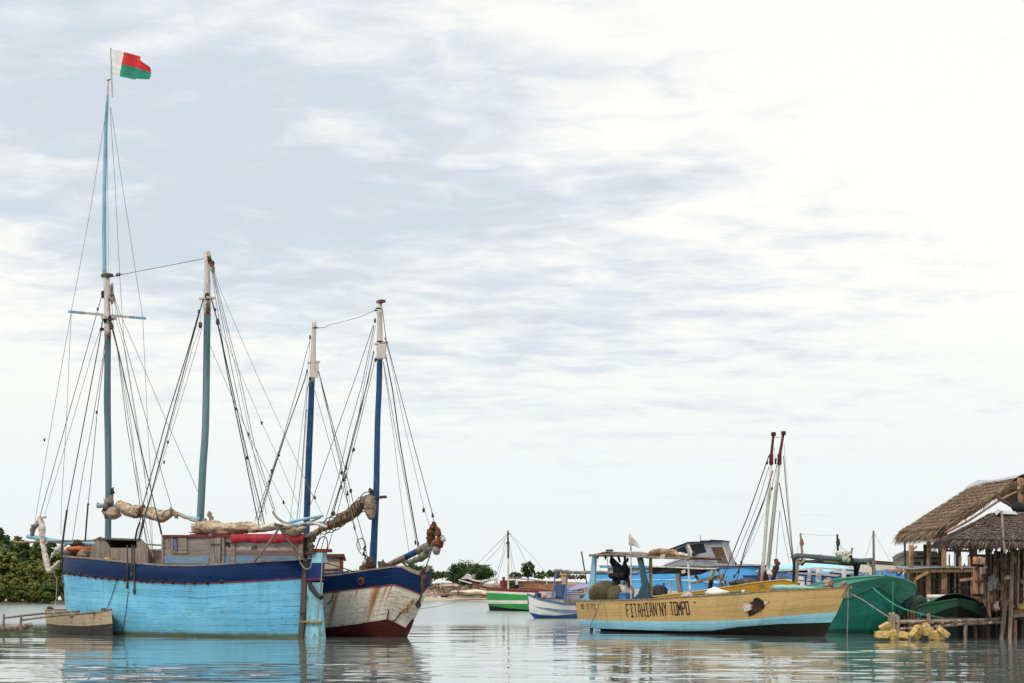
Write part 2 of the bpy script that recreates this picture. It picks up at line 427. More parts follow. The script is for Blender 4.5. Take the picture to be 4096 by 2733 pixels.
def rope(boat, pts, r=.018, mat=None, name='shroud', offs=(0, 0), sag=0, parent=None, knots=()):
    """pts: image points; offs: sideways plane offset at first and last point"""
    n = len(pts); q = []
    for i, (x, y) in enumerate(pts):
        o = lerp(offs[0], offs[1], i/(n-1)) if len(offs) == 2 else offs[i]
        q.append(boat.cp(x, y, o))
    if sag and n == 2:
        q = [q[0].lerp(q[1], t/10)-Vector((0, 0, sag*4*(t/10)*(1-t/10))) for t in range(11)]
    mb = MB(); mb.tube(q, r, 5)
    for t in knots:
        i = min(int(t*(len(q)-1)), len(q)-2); p = q[i].lerp(q[i+1], t*(len(q)-1)-i)
        mb.blob(p, (r*3, r*3, r*4.5), t*9, .3, 0, 6, 4)
    return mb.build(name, mat or m_ropeg, parent or boat.root)
def pole(boat, pts, px_r, mats, name, off=0, parent=None, n=10, bands=None, sub=3, lump=0):
    q = [boat.cp(x, y, off) for x, y in pts]; d = q[0].y
    if not hasattr(px_r, '__len__'): px_r = [px_r]*len(pts)
    mb = MB(); mb.tube(q, [r*d/F for r in px_r], n, 0, lump, len(pts), sub=sub)
    return mb.build(name, mats, parent or boat.root, smooth=True)
def block(boat, px, py, off=0, w=8, h=14, name='pulley_block', mat=None, parent=None):
    p = boat.cp(px, py, off); k = p.y/F; mb = MB()
    mb.blob(p, (w*k, w*k*.7, h*k), px, .1, 0, 8, 6)
    return mb.build(name, mat or m_darkw, parent or boat.root, smooth=True)
def panel(boat, pts, off, th, mat, name, parent=None, **k):
    """board lying in the fore-and-aft plane at the given offset, th metres thick (inward)"""
    vec = k.pop('vec', None)
    mb = MB(); mb.prism([boat.cp(x, y, off(x) if callable(off) else off) for x, y in pts], vec or -boat.n3*th)
    return mb.build(name, mat, parent or boat.root, **k)

# ================================================================== SCHOONER, LIGHT BLUE
hb_navy = HM('navy bulwark paint', (.001, .018, .070), (.06, .07, .08), .5, .17, .2, .55, var=.35)
hb_sky = HM('light blue hull paint', (.155, .45, .60), (.04, .12, .14), 1.0, .19, .27, .6, var=.22, foul=((.11, .15, .10), .16), streak=.6)
hb_below = HM('fouled bottom', (.10, .13, .10), (.05, .05, .04), .5, .2)
S1 = Boat((1200, 80), (262, 92), 'schooner', 'large light blue two-masted schooner with navy bulwark, flying a flag at its tall left mast')
S1.hull([
 (1216, 250, [(240, 2225), (372, 2235), (531, 2252), (640, 2261), (760, 2263), (876, 2258), (1040, 2247), (1230, 2236)], (1, 1, 1)),
 (1212, 253, [(240, 2292), (372, 2309), (478, 2320), (600, 2329), (700, 2334), (800, 2335), (958, 2328), (1225, 2313)], (1, 1, 1)),
 (1198, 270, ('z', [(0, 0), (1, 0)]), (.8, .93, .9)),
 (1190, 290, ('z', [(0, -.8), (1, -.8)]), (.2, .5, .4)),
], wshape(0, 3.0, 4.2, 2.15, .5), [hb_navy, hb_sky, hb_below], m_rail=m_wood, dz=.6, bulge=.05)
S1.strake(1, 'rubbing_strake', m_redp, .034)
mb = MB()
for i, x in enumerate([260, 281, 300, 325, 353, 384, 411, 439, 470, 500, 566, 590, 613, 655, 693, 739, 779, 832, 889]):
    y = interp([(240, 2289), (372, 2306), (478, 2317), (600, 2325), (700, 2330), (800, 2331), (958, 2324)], x)
    m1 = MB(); p = S1.onP(x, y, .0); m1.blob(p, (.13, .10, .09), i, .2, 0, 7, 5); m1.build('scupper', m_rub_hole, S1.root)  # black blobs stand for the shade inside the open scupper holes
# sternpost, rudder and its irons
panel(S1, [(1212, 2215), (1229, 2215), (1222, 2330), (1219, 2480), (1206, 2600), (1188, 2600), (1198, 2480), (1205, 2330)], .16, .32, m_darkw, 'sternpost')
rud = panel(S1, [(1222, 2330), (1283, 2330), (1279, 2380), (1284, 2450), (1293, 2552), (1294, 2620), (1204, 2620), (1211, 2480), (1215, 2400)], .07, .14, hb_sky, 'rudder')
rud.data.materials.clear(); rud.data.materials.append(M('faded rudder paint', (.20, .44, .52), .7, .22, 1.5, (.12, .17, .15), .34, 5, (1, 1, .4)))
panel(S1, [(1226, 2252), (1285, 2252), (1279, 2316), (1224, 2316)], .10, .2, m_navy, 'rudder_head', rud.parent)
panel(S1, [(1222, 2315), (1281, 2315), (1281, 2322), (1222, 2322)], .115, .23, m_redp, 'rudder_band')
panel(S1, [(1249, 2209), (1291, 2209), (1286, 2252), (1246, 2252)], .12, .24, M('pale blue block', (.26, .53, .62), .7, .12, 2, W_OLD, .15), 'rudder_block')
panel(S1, [(1252, 2195), (1307, 2196), (1307, 2210), (1244, 2209)], .15, .3, m_redp, 'rudder_cap')
panel(S1, [(1195, 2483), (1278, 2486), (1278, 2493), (1195, 2490)], .20, .4, M('rusted iron', (.26, .17, .05), .9, .3), 'rudder_strap')
panel(S1, [(1199, 2447), (1213, 2447), (1213, 2454), (1199, 2454)], .22, .4, m_redp, 'draught_mark')
mb = MB(); mb.tube([S1.cp(x, y, .3) for x, y in [(1238, 2328), (1245, 2350), (1262, 2374), (1286, 2392)]], .10, 8, sub=4); mb.build('rubber_fender', m_rub_hole, S1.root, smooth=True)
mb = MB(); mb.tube([S1.cp(x, y, .3) for x, y in [(1290, 2215), (1287, 2290), (1279, 2390), (1268, 2480)]], .03, 6, sub=4); mb.build('rudder_rope', m_ropel, S1.root)
mb = MB(); mb.tube([S1.cp(x, y, .35) for x, y in [(1195, 2235), (1212, 2268), (1228, 2277), (1243, 2268), (1246, 2245)]], .03, 6, sub=4); mb.build('rudder_rope', m_ropel, S1.root)
panel(S1, [(1204, 2150), (1228, 2150), (1243, 2236), (1218, 2240)], .14, .28, m_woodh, 'stern_head_post')
for (x, y) in ((1238, 2165), (1236, 2188), (1240, 2212), (1243, 2155)):
    mb = MB(); mb.beam(S1.cp(x-16, y+2, .2), S1.cp(x+18, y-3, .2), .14, .12); mb.build('tiller_peg', m_darkw, S1.root)
# chain plates and ropes down the side
for x, y0, y1 in ((513, 2150, 2345), (541, 2150, 2368), (531, 2160, 2300), (246, 2180, 2345)):
    pts = [S1.onP(x, y, .05) if y > 2262 else None for y in (y1, (y1+2270)/2, 2272)]
    pts = [p for p in pts if p]
    if x < 250: pts = [S1.onP(252, y, .03) for y in (2340, 2290, 2240)]
    mb = MB(); mb.tube(pts+[pts[-1]+Vector((0, 0, 1.0 if x > 250 else .5))], .035, 6); mb.blob(pts[0], (.07, .07, .12), x, .2, 0, 6, 5); mb.build('chain_plate', m_darkw, S1.root)
for pl in ([(470, 2327), (452, 2380), (430, 2440)], [(517, 2365), (508, 2440), (493, 2525)]):
    mb = MB(); mb.tube([S1.onP(x, y, .05) for x, y in pl], .016, 5); mb.build('side_rope', m_rope, S1.root)
# foredeck hatch
panel(S1, [(425, 2192), (558, 2192), (590, 2197), (590, 2262), (425, 2250)], 1.02, .06, m_wood, 'hatch_front')
panel(S1, [(356, 2248), (364, 2190), (392, 2156), (418, 2158), (440, 2194), (440, 2252)], 1.06, .06, m_wood, 'hatch_side')
panel(S1, [(546, 2160), (562, 2160), (591, 2196), (591, 2262), (550, 2262)], 1.09, .06, m_wood, 'hatch_side')
panel(S1, [(393, 2150), (560, 2156), (592, 2190), (592, 2262), (365, 2250), (365, 2185)], -.5, .08, m_black, 'hatch_back')  # black back panel paints the dim inside of the hatch
mb = MB(); a = [S1.cp(x, y, 1.12) for x, y in ((391, 2155), (560, 2159))]; b = [S1.cp(x, y, -.55) for x, y in ((560, 2157), (391, 2150))]
mb.prism(a+b, Vector((0, 0, -.05))); mb.build('hatch_roof', m_darkw, S1.root)
panel(S1, [(590, 2200), (648, 2204), (648, 2262), (590, 2262)], .6, .06, m_wood, 'bulkhead')
for a in (((0, 0)),): pass
for x0, y0, x1, y1, o in ((585, 2178, 650, 2182, .9), (590, 2200, 650, 2200, .9), (330, 2208, 395, 2152, -.2), (360, 2165, 392, 2156, .8)):
    mb = MB(); mb.beam(S1.cp(x0, y0, o), S1.cp(x1, y1, o), .09, .07); mb.build('deck_rail', m_wood, S1.root)
mb = MB(); mb.blob(S1.cp(325, 2200, .5), (.55, .4, .18), 3, .4); mb.build('orange_bundle', M('orange cloth', (.36, .10, .03), .9, .4, 4), S1.root, smooth=True)
mb = MB(); mb.blob(S1.cp(310, 2186, .3), (.3, .3, .28), 5, .5); mb.build('rope_heap', m_rope, S1.root, smooth=True)
mb = MB(); mb.blob(S1.cp(285, 2210, .4), (.5, .4, .25), 8, .5); mb.build('rope_heap', m_wood, S1.root, smooth=True)
mb = MB(); mb.blob(S1.cp(345, 2218, .7), (.4, .3, .2), 9, .5); mb.build('net_heap', m_sail2, S1.root, smooth=True)
mb = MB(); mb.blob(S1.cp(436, 2236, 1.2), (.25, .1, .05), 9, .4); mb.build('yellow_scrap', m_yel, S1.root, smooth=True)
# cabin
W1 = 0.0
GW = [(240, 2225), (531, 2252), (640, 2261), (760, 2264), (876, 2259), (1040, 2248), (1230, 2237)]
def woff(px): return 1.30-.92*max(0, (px-800)/(1205-800))**1.6 if px > 800 else 1.30     # the cabin side follows the hull in toward the stern
def wallp(pts, mat, name, off=W1, th=.05, par=None):
    q = []                                                            # subdivide so boards bend with the side
    for a, b in zip(pts, pts[1:]+pts[:1]):
        n = max(1, int(abs(b[0]-a[0])/40)); q += [(lerp(a[0], b[0], i/n), lerp(a[1], b[1], i/n)) for i in range(n)]
    top = [p for p in q]; xs = sorted(set(round(p[0], 3) for p in q))
    if len(xs) > 3:
        ed = list(zip(pts, pts[1:]+pts[:1])); mb = MB(); fr = []; 
        def span(x):
            ys = [lerp(a[1], b[1], (x-a[0])/(b[0]-a[0])) for a, b in ed if min(a[0], b[0])-1e-6 <= x <= max(a[0], b[0])+1e-6 and abs(a[0]-b[0]) > 1e-6]
            return min(ys), min(max(ys), interp(GW, x)+2)
        r = []
        for x in xs:
            y0, y1 = span(x); a, b = S1.cp(x, y0, woff(x)+off), S1.cp(x, y1, woff(x)+off); r.append([a, b, b-S1.n3*th, a-S1.n3*th])
        for a, b in zip(r, r[1:]): mb.add(a+b, [(i, (i+1) % 4, (i+1) % 4+4, i+4) for i in range(4)])
        mb.add(r[0], [(3, 2, 1, 0)]); mb.add(r[-1], [(0, 1, 2, 3)])
        return mb.build(name, mat, par or S1.root, merge=True)
    return panel(S1, pts, lambda x: woff(x)+off, th, mat, name, par)
def cabin_box(name, y0, y1, grow, mat, x0=648, x1=1203):
    xs = [lerp(x0, x1, i/12) for i in range(13)]; mb = MB(); r = []
    for x in xs:
        o = woff(x)+grow; a, b = S1.cp(x, y0, o), S1.cp(x, min(y1, interp(GW, x)+1.5), o); k = S1.solve(x, o)[1]+(1.6*((x-x0)/(x1-x0))**6); f = S1.at(k, -min(o, 1.1)*(.4 if x > 1190 else .9), a.z)
        r.append([a, b, Vector((f.x, f.y, b.z)), f])
    for a, b in zip(r, r[1:]): mb.add(a+b, [(i, (i+1) % 4, (i+1) % 4+4, i+4) for i in range(4)])
    mb.add(r[0], [(3, 2, 1, 0)]); mb.add(r[-1], [(0, 1, 2, 3)])
    return mb.build(name, mat, S1.root, merge=True)
cab = cabin_box('cabin_wall', 2147, 2262, -.01, m_woodh)
cabin_box('cabin_roof', 2140, 2148, .10, m_redp, 645, 1207)
wd = wallp([(690, 2150), (711, 2150), (711, 2202), (690, 2202)], m_opening, 'window', W1+.012, .02)
wallp([(694, 2156), (706, 2156), (708, 2200), (696, 2200)], M('blue curtain', (.10, .13, .22), .9), 'curtain', W1+.03, .01, wd)
for q in ([(686, 2147), (691, 2147), (691, 2214), (686, 2214)], [(711, 2150), (715, 2150), (715, 2208), (711, 2208)], [(686, 2202), (752, 2202), (752, 2214), (686, 2214)]):
    wallp(q, m_wood, 'window_frame', W1+.05, .05)
wallp([(717, 2150), (747, 2150), (747, 2200), (717, 2200)], m_woodh, 'shutter', W1+.06, .05)
wallp([(651, 2226), (835, 2228), (835, 2256), (651, 2254)], M('faded blue board', (.17, .235, .27), .85, .3, 1, (.10, .22, .42), .42, 2, (.5, .5, 2)), 'painted_board', W1+.02, .03)
wallp([(878, 2152), (892, 2152), (890, 2262), (880, 2262)], m_black, 'doorway', W1+.014, .02)  # black strip on the wall paints the shaded room behind
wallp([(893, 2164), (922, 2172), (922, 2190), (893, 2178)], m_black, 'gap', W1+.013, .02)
dr = wallp([(838, 2156), (881, 2150), (878, 2262), (842, 2262)], m_wood, 'door', W1+.16, .05)
wallp([(842, 2176), (876, 2176), (876, 2180), (842, 2180)], m_darkw, 'door_batten', W1+.20, .04, dr)
wallp([(893, 2228), (920, 2228), (920, 2258), (893, 2256)], M('blue scrap board', (.10, .20, .33), .85, .3), 'painted_board', W1+.02, .03)
wallp([(935, 2164), (1190, 2164), (1190, 2202), (935, 2202)], M('pale bare boards', (.36, .32, .28), .85, .25, 1, (.2, .16, .13), .4, 4, (.5, .5, 6)), 'board', W1+.02, .03)
wallp([(935, 2202), (1190, 2202), (1190, 2226), (935, 2226)], M('red brown board', (.18, .115, .10), .85, .25, 1, (.12, .08, .07), .4, 4, (.5, .5, 6)), 'board', W1+.026, .03)
wallp([(935, 2224), (1190, 2224), (1190, 2250), (935, 2252)], M('blue grey board', (.15, .20, .235), .85, .25, 1, (.09, .22, .40), .36, 2, (.5, .5, 6)), 'painted_board', W1+.032, .03)
for x0, x1 in ((922, 939), (1192, 1208), (880, 896), (646, 653)):
    wallp([(x0, 2150), (x1, 2150), (x1, interp(GW, x1)+1), (x0, interp(GW, x0)+1)], m_woodh, 'corner_post', W1+.07, .07)
mb = MB()                                                            # red canvas along the roof edge, sagging
N_ = 26; top = []; bot = []
for i in range(N_+1):
    x = 923+i*(1212-923)/N_
    top.append(S1.cp(x, 2137, woff(x)+.16)); bot.append(S1.cp(x, 2169+3*math.sin(i*.9)+(9 if i < 1 else 0)+(i/N_)*4, woff(x)+.17+.04*math.sin(i*1.7)))
mb.add(top+bot, [(i, i+1, N_+2+i, N_+1+i) for i in range(N_)])
mb.add([p for p in top]+[p-S1.n3*.35+Vector((0, 0, .02)) for p in top], [(i, i+1, N_+2+i, N_+1+i) for i in range(N_)])
mb.build('red_canvas', m_red, S1.root, smooth=True, solid=.02)
def proj_s1(px, py): return S1.cp(px, py, woff(px)+.06), S1.n3
letters('SA', (1006, 2185), (1030, 2185), 13, 0, .035, proj_s1, 'lettering', m_rope, S1.root, .35)
letters('RHI', (1040, 2184), (1066, 2184), 12, 0, .02, proj_s1, 'lettering', m_wood, S1.root, .4)
# masts
mt = pole(S1, [(432, 2240), (432, 2150), (434, 1935), (431, 1706), (428, 1600), (430, 1480), (431, 1325)], [13, 13, 13, 13.5, 13.5, 13, 13], m_mteal, 'mast')
pole(S1, [(431, 1345), (429, 1250), (426, 1095)], [14, 13.5, 12.5], m_white, 'mast_head', parent=mt)
mc = MB(); p = S1.cp(429, 1272); mc.beam(p-S1.u3*.40, p+S1.u3*.2, .4, .10); mc.beam(p+S1.n3*.3-S1.u3*.1, p-S1.n3*.35-S1.u3*.1, .3, .16); mc.build('mast_cap', m_white, mt)
mc = MB(); p = S1.cp(425, 1103); mc.beam(p-S1.u3*.3, p+S1.u3*.15, .36, .15); mc.build('mast_cap', m_darkw, mt)
tm = pole(S1, [(418, 1112), (417, 950), (417, 800), (419, 700), (424, 500), (430, 392)], [8.5, 8.5, 8, 8, 7, 5.5], m_msky, 'topmast')
pole(S1, [(430, 396), (432, 322)], [4.5, 4], m_white, 'topmast_pole', parent=tm)
mc = MB(); p = S1.cp(434, 320); mc.beam(p-S1.u3*.22, p+S1.u3*.1, .12, .03); mc.build('masthead_plate', m_metal, tm)
for x, y in ((436, 1345), (445, 1305), (440, 1280), (448, 1200), (446, 1175), (447, 1150), (420, 1280), (412, 1178)):
    mc = MB(); p = S1.cp(x, y, .15); mc.blob(p, (.10, .10, .17), x+y, .4, 0, 8, 6); mc.build('lashing', m_redrag if y > 1290 else (m_rope if y < 1290 and x < 445 else m_wood), mt)
# flag staff + flag
mc = MB(); mc.tube([S1.cp(443, 192, .1), S1.cp(449, 388, .1)], .035, 6); mc.build('flagstaff', m_metal, tm)
fl = Boat((449, 87), (640, 88), 'flag', 'x'); fr = fl.root
tag(fr, 'white, red and green flag flying above the tallest mast of the light blue schooner', 'flag'); fr.location = S1.cp(449, 387, .1)
def flagsheet(fx, mats):
    top = [(444, 196), (465, 200), (487, 207), (520, 214), (548, 223), (570, 240), (592, 266)]
    bot = [(450, 300), (470, 305), (488, 308), (520, 315), (545, 318), (575, 318), (594, 312)]
    NX, NY = 30, 14; mb = MB(); vs = []
    for i in range(NX+1):
        a = i/NX*6; k = min(int(a), 5); f = a-k
        for j in range(NY+1):
            t = j/NY
            x0 = lerp(top[k][0], top[k+1][0], f); y0 = lerp(top[k][1], top[k+1][1], f); x1 = lerp(bot[k][0], bot[k+1][0], f); y1 = lerp(bot[k][1], bot[k+1][1], f)
            amp = .16*min(1, i/8)
            vs.append(S1.cp(lerp(x0, x1, t), lerp(y0, y1, t), .1)+S1.n3*amp*math.sin(i*.55+t*1.8)+S1.n3*.03*noise.noise(Vector((i*.5, j*.6, 0))))
    fc = {}
    out = [MB(), MB(), MB()]
    for i in range(NX):
        for j in range(NY):
            w = 0 if i < NX/3 else (1 if j < NY*.5 else 2)
            q = [i*(NY+1)+j, (i+1)*(NY+1)+j, (i+1)*(NY+1)+j+1, i*(NY+1)+j+1]
            out[w].add([vs[z] for z in q], [(0, 1, 2, 3)])
    return out
fp = flagsheet(0, 0)
for m_, c_, nme in zip(fp, (M('flag white', (.68, .66, .63), .9, .08), M('flag red', (.52, .03, .03), .9, .15), M('flag green', (.03, .22, .15), .9, .2)), ('white_panel', 'red_panel', 'green_panel')):
    o = m_.build(nme, c_, fr, smooth=True, merge=True)
# crosstree
c = S1.cp(428, 1262); hw = 2.05
ct = MB(); ct.beam(S1.at(S1.solve(428)[1], hw, c.z-.05), S1.at(S1.solve(428)[1], -hw*1.05, c.z+.08), .09, .10); cto = ct.build('crosstree', m_cream, S1.root)
for sg in (1, -1):
    k = S1.solve(428)[1]; ct = MB(); ct.beam(S1.at(k, sg*hw*(1.02 if sg > 0 else 1.06), c.z+(-.05 if sg > 0 else .082)), S1.at(k, sg*hw*.6, c.z+(-.024 if sg > 0 else .052)), .10, .11); ct.build('crosstree_end', m_msky, cto)
mt2 = pole(S1, [(799, 2160), (801, 2083), (805, 2000), (812, 1859), (822, 1706), (827, 1400), (829, 1250)], [15, 15, 15, 15, 14.5, 14, 13.5], m_mteal, 'mast')
pole(S1, [(829, 1262), (828, 1190), (829, 1105), (829, 1020)], [15, 15, 12.5, 11.5], m_white, 'mast_head', parent=mt2)
for y, w, h in ((1194, .62, .09), (1022, .30, .14), (1012, .22, .14)):
    mc = MB(); p = S1.cp(829, y); mc.beam(p-S1.u3*w*.5, p+S1.u3*w*.5, w*.7, h); mc.build('mast_cap', m_white, mt2)
for x, y, m_ in ((832, 1225, m_darkw), (832, 1243, m_darkw), (840, 1040, m_rope), (848, 1060, m_redrag), (851, 1078, m_wood), (829, 1186, m_rope), (838, 2060, m_wood), (845, 2080, m_wood), (820, 2088, m_sail2), (446, 1990, m_wood), (449, 1965, m_rope), (418, 2045, m_rope)):
    mc = MB(); mc.blob(S1.cp(x, y, .16), (.11, .10, .15), x+y, .45, 0, 8, 6); mc.build('lashing', m_, mt2 if x > 600 else mt)
block(S1, 801, 1300, .4); block(S1, 871, 1288, .2)
# standing and running rigging of the light blue schooner: ((points), radius, material, offs)
T, D, G_ = .0115, .024, .0165
for pts, r, m_, of in [
 ([(428, 425), (360, 850), (285, 1246)], T, m_ropeg, (0, 2.2)), ([(284, 1255), (249, 1450), (190, 1790), (136, 2110)], T, m_ropeg, (2.2, 0)),
 ([(285, 1256), (278, 1400), (265, 1700), (246, 2010), (243, 2140)], T, m_ropeg, (2.2, 1.0)),
 ([(443, 430), (498, 800), (522, 950), (543, 1093), (571, 1268)], T, m_ropeg, (0, -2.2)),
 ([(571, 1281), (579, 1447), (592, 1731), (602, 1890), (610, 2200)], T, m_ropeg, (-2.2, -1.6)),
 ([(440, 430), (461, 750), (471, 950), (479, 1100), (487, 1237), (498, 1400), (559, 1777), (590, 1977)], T, m_ropeg, (0, -1.5)),
 ([(428, 560), (434, 950), (435, 1100)], .010, m_ropeg, (0, 0)),
 ([(437, 1215), (442, 1500), (443, 1750), (446, 1980)], .012, m_rope, (.15, .2)),
 ([(412, 1165), (391, 1240), (347, 1400), (265, 1690), (160, 2065)], G_, m_rope, (0, 0)),
 ([(412, 1290), (373, 1400), (262, 1780), (179, 2060)], T, m_ropeg, (0, .2)),
 ([(411, 1270), (402, 1340), (391, 1400), (330, 1720), (268, 2043)], D, m_rope, (.1, 1.2)), ([(268, 2040), (258, 2110), (248, 2190), (247, 2225)], .05, m_rope, (1.2, 1.5)),
 ([(411, 1300), (392, 1390), (336, 1690), (262, 2080), (252, 2180)], T, m_rope, (.1, 1.3)),
 ([(422, 1345), (412, 1430), (370, 1690), (330, 1900), (289, 2168)], G_, m_ropeg, (.1, 1.6)),
 ([(420, 1400), (390, 1640), (370, 1850), (352, 2022)], G_, m_rope, (.1, 1.9)), ([(352, 2018), (346, 2090), (341, 2165)], .04, m_rope, (1.9, 1.9)),
 ([(445, 1180), (455, 1323), (484, 1447), (523, 1680), (559, 2022), (585, 2170)], T, m_ropeg, (0, -1.8)),
 ([(443, 1290), (455, 1335), (475, 1410), (554, 1757), (602, 1951), (630, 2070)], D, m_rope, (.1, 1.9)), ([(630, 2070), (640, 2110), (646, 2138)], .045, m_rope, (1.9, 1.9)),
 ([(443, 1300), (470, 1400), (508, 1706), (562, 2030), (590, 2180)], G_, m_rope, (0, -1.8)),
 ([(443, 1285), (472, 1400), (516, 1690), (580, 2080), (612, 2230)], G_, m_ropeg, (0, 1.9)),
 ([(453, 1170), (478, 1290), (508, 1400), (590, 1696), (687, 2033)], G_, m_ropeg, (0, 0)),
 ([(453, 1170), (478, 1250), (544, 1400), (666, 1686), (791, 1966)], T, m_rope, (0, 0)),
 ([(453, 1175), (468, 1290), (500, 1400), (575, 1850), (612, 2225)], T, m_ropeg, (0, .5)),
 ([(490, 1098), (816, 1035)], G_, m_ropeg, (0, 0)), ([(428, 1108), (455, 1106), (490, 1098)], D, m_rope, (0, 0)),
 ([(812, 1196), (806, 1225), (795, 1252), (753, 1400), (666, 1680), (574, 2012), (559, 2090)], D, m_rope, (.1, 1.8)), ([(559, 2090), (548, 2120), (540, 2160)], .045, m_rope, (1.8, 1.9)),
 ([(812, 1200), (798, 1250), (758, 1400), (676, 1706), (595, 2012), (575, 2080)], D, m_rope, (.1, 1.8)), ([(575, 2080), (565, 2120), (555, 2160)], .045, m_rope, (1.8, 1.9)),
 ([(801, 1250), (801, 1295)], .01, m_ropeg, (.3, .4)), ([(798, 1315), (768, 1400), (676, 1726), (610, 1960), (545, 2160)], T, m_ropeg, (.4, 1.7)),
 ([(808, 1312), (784, 1400), (687, 1726), (610, 1966), (570, 2120), (560, 2170)], T, m_ropeg, (.3, 1.6)),
 ([(846, 1197), (858, 1237), (890, 1387), (911, 1500), (980, 1829), (1028, 2066), (1036, 2100)], D, m_rope, (.1, 1.4)),
 ([(846, 1200), (868, 1280), (892, 1387), (917, 1500), (946, 1634), (993, 1833), (1045, 2036), (1058, 2100)], D, m_rope, (.1, -1.6)),
 ([(851, 1085), (860, 1140), (932, 1500), (972, 1684), (1045, 1900), (1095, 2047)], G_, m_ropeg, (0, .1)),
 ([(853, 1085), (959, 1500), (1018, 1783), (1100, 2043)], G_, m_ropeg, (0, .1)),
 ([(847, 1085), (862, 1190), (894, 1390), (940, 1600), (985, 1830), (1050, 2100)], T, m_rope, (0, -1.2)),
 ([(871, 1300), (965, 1500), (1047, 1691), (1120, 1850), (1192, 2020)], .010, m_ropeg, (.1, -.3)),
 ([(856, 1085), (885, 1170), (1028, 1500), (1137, 1737), (1252, 1986), (1290, 2062)], T, m_ropeg, (0, .2)),
 ([(841, 1385), (930, 1592), (993, 1737), (1133, 2009), (1177, 2086)], T, m_ropeg, (0, 0)),
 ([(851, 1090), (905, 1320), (950, 1500), (1000, 1740), (1066, 2060)], T, m_ropeg, (0, -1.5)),
]:
    rope(S1, pts, r*1.0, m_, 'shroud' if r > T else 'stay', of)
for (x, y, o) in ((178, 1760, 1), (437, 1200, .1), (391, 1237, 0), (402, 1320, .2), (411, 1318, .2), (795, 1246, .2), (861, 1240, .2), (387, 1650, 1), (671, 1770, 1.2), (656, 1850, 1.2), (1047, 1692, 0), (989, 1832, .8), (1134, 2010, 0), (944, 1635, 0), (993, 1738, 0), (469, 1100, 0), (477, 1099, 0), (268, 2045, 1.2), (352, 2020, 1.9)):
    mc = MB(); mc.blob(S1.cp(x, y, o), (.05, .05, .085), x, .4, 0, 6, 5); mc.build('rope_knot', m_rope, S1.root)
# forward boom with furled sail
bo = pole(S1, [(392, 2021), (440, 2020), (500, 2030), (690, 2052), (740, 2068), (795, 2078)], [7, 7, 7, 7, 8, 8], m_msky, 'boom', .35, lump=.0)
pole(S1, [(394, 2012), (392, 2026), (405, 2026), (455, 2022)], [6, 7, 6, 5], m_wood, 'boom_jaw', .35, bo)
fs = MB(); fs.tube([S1.cp(x, y, .4) for x, y in [(470, 2018), (495, 2030), (520, 2046), (555, 2048), (572, 2044)]], [.16, .28, .27, .28, .15], 26, lump=.09, seed=2, sub=10, crease=.15)
fs.tube([S1.cp(x, y, .4) for x, y in [(572, 2046), (600, 2052), (640, 2066), (672, 2058), (700, 2050)]], [.15, .27, .26, .19, .08], 26, lump=.09, seed=4, sub=10, crease=.15)
fs.tube([S1.cp(x, y, .4) for x, y in [(700, 2050), (730, 2064), (765, 2078), (795, 2090)]], [.07, .06, .08, .05], 10, lump=.4, seed=6, sub=4)
fs.build('furled_sail', m_sail, bo, smooth=True)
fs = MB(); fs.blob(S1.cp(455, 2055, .45), (.36, .36, .28), 4, .22, 0, 14, 10); fs.build('sail_bundle', m_sail, bo, smooth=True)
for x, y, rr in ((572, 2046, .22), (566, 2052, .2), (580, 2050, .18), (432, 2012, .24), (443, 2006, .18), (427, 2056, .2), (686, 2042, .13), (704, 2062, .12)):
    fs = MB(); fs.blob(S1.cp(x, y, .5), (rr*.8, rr*.8, rr), x, .5, 0, 8, 6); fs.build('lashing', m_redrag if 560 < x < 585 else m_wood, bo, smooth=True)
def ties(boat, path, off, rads, par, n, mat=None):
    for k in range(n):
        t = (k+.6)/n*(len(path)-1); i = min(int(t), len(path)-2); f = t-i; x, y = (lerp(path[i][q], path[i+1][q], f) for q in (0, 1)); rr = lerp(rads[i], rads[i+1], f)*1.06+.01
        c = boat.cp(x, y, off); q = [c+boat.u3*(.10*math.sin(a+k)+.05*math.cos(2*a))+boat.n3*rr*math.cos(a)+Vector((0, 0, rr*math.sin(a))) for a in [z*math.pi/7 for z in range(15)]]
        m_ = MB(); m_.tube(q, .02, 5); m_.build('sail_tie', mat or m_wood, par)
ties(S1, [(470, 2018), (495, 2030), (520, 2046), (555, 2048), (572, 2044)], .4, [.16, .28, .27, .28, .15], bo, 4); ties(S1, [(572, 2046), (600, 2052), (640, 2066), (672, 2058), (700, 2050)], .4, [.15, .27, .26, .19, .08], bo, 5)
# after boom over the cabin with draped sail
b2 = pole(S1, [(775, 2116), (960, 2122), (1140, 2104), (1290, 2092)], [7, 8, 8, 6], m_msky, 'boom', .3)
pole(S1, [(1120, 2102), (1200, 2080), (1292, 2064)], [6, 6, 5], m_msky, 'gaff', .2)
pole(S1, [(1092, 2047), (1105, 2068), (1135, 2090), (1180, 2104), (1215, 2098), (1282, 2070)], [5, 5, 5, 5, 5, 4], m_wood, 'bent_branch', .5, sub=5)
pole(S1, [(1232, 2093), (1262, 2094), (1306, 2108)], [7, 7, 6], M('bleached wood', (.42, .38, .34), .8), 'bent_branch', .5)
fs = MB(); fs.tube([S1.cp(x, y, .6) for x, y in [(778, 2112), (800, 2115), (840, 2108), (885, 2120), (940, 2116), (985, 2108), (1030, 2114), (1110, 2108), (1170, 2105)]], [.10, .42, .50, .44, .40, .36, .26, .22, .08], 28, lump=.12, seed=8, flat=.62, sub=10, crease=.14)
fs.build('draped_sail', m_sail, b2, smooth=True)
fs = MB(); fs.tube([S1.cp(x, y, .75) for x, y in [(1045, 2112), (1100, 2102), (1160, 2106)]], [.12, .2, .1], 14, lump=.25, seed=9, flat=.7, sub=6); fs.build('pale_sail_roll', m_rag, b2, smooth=True)
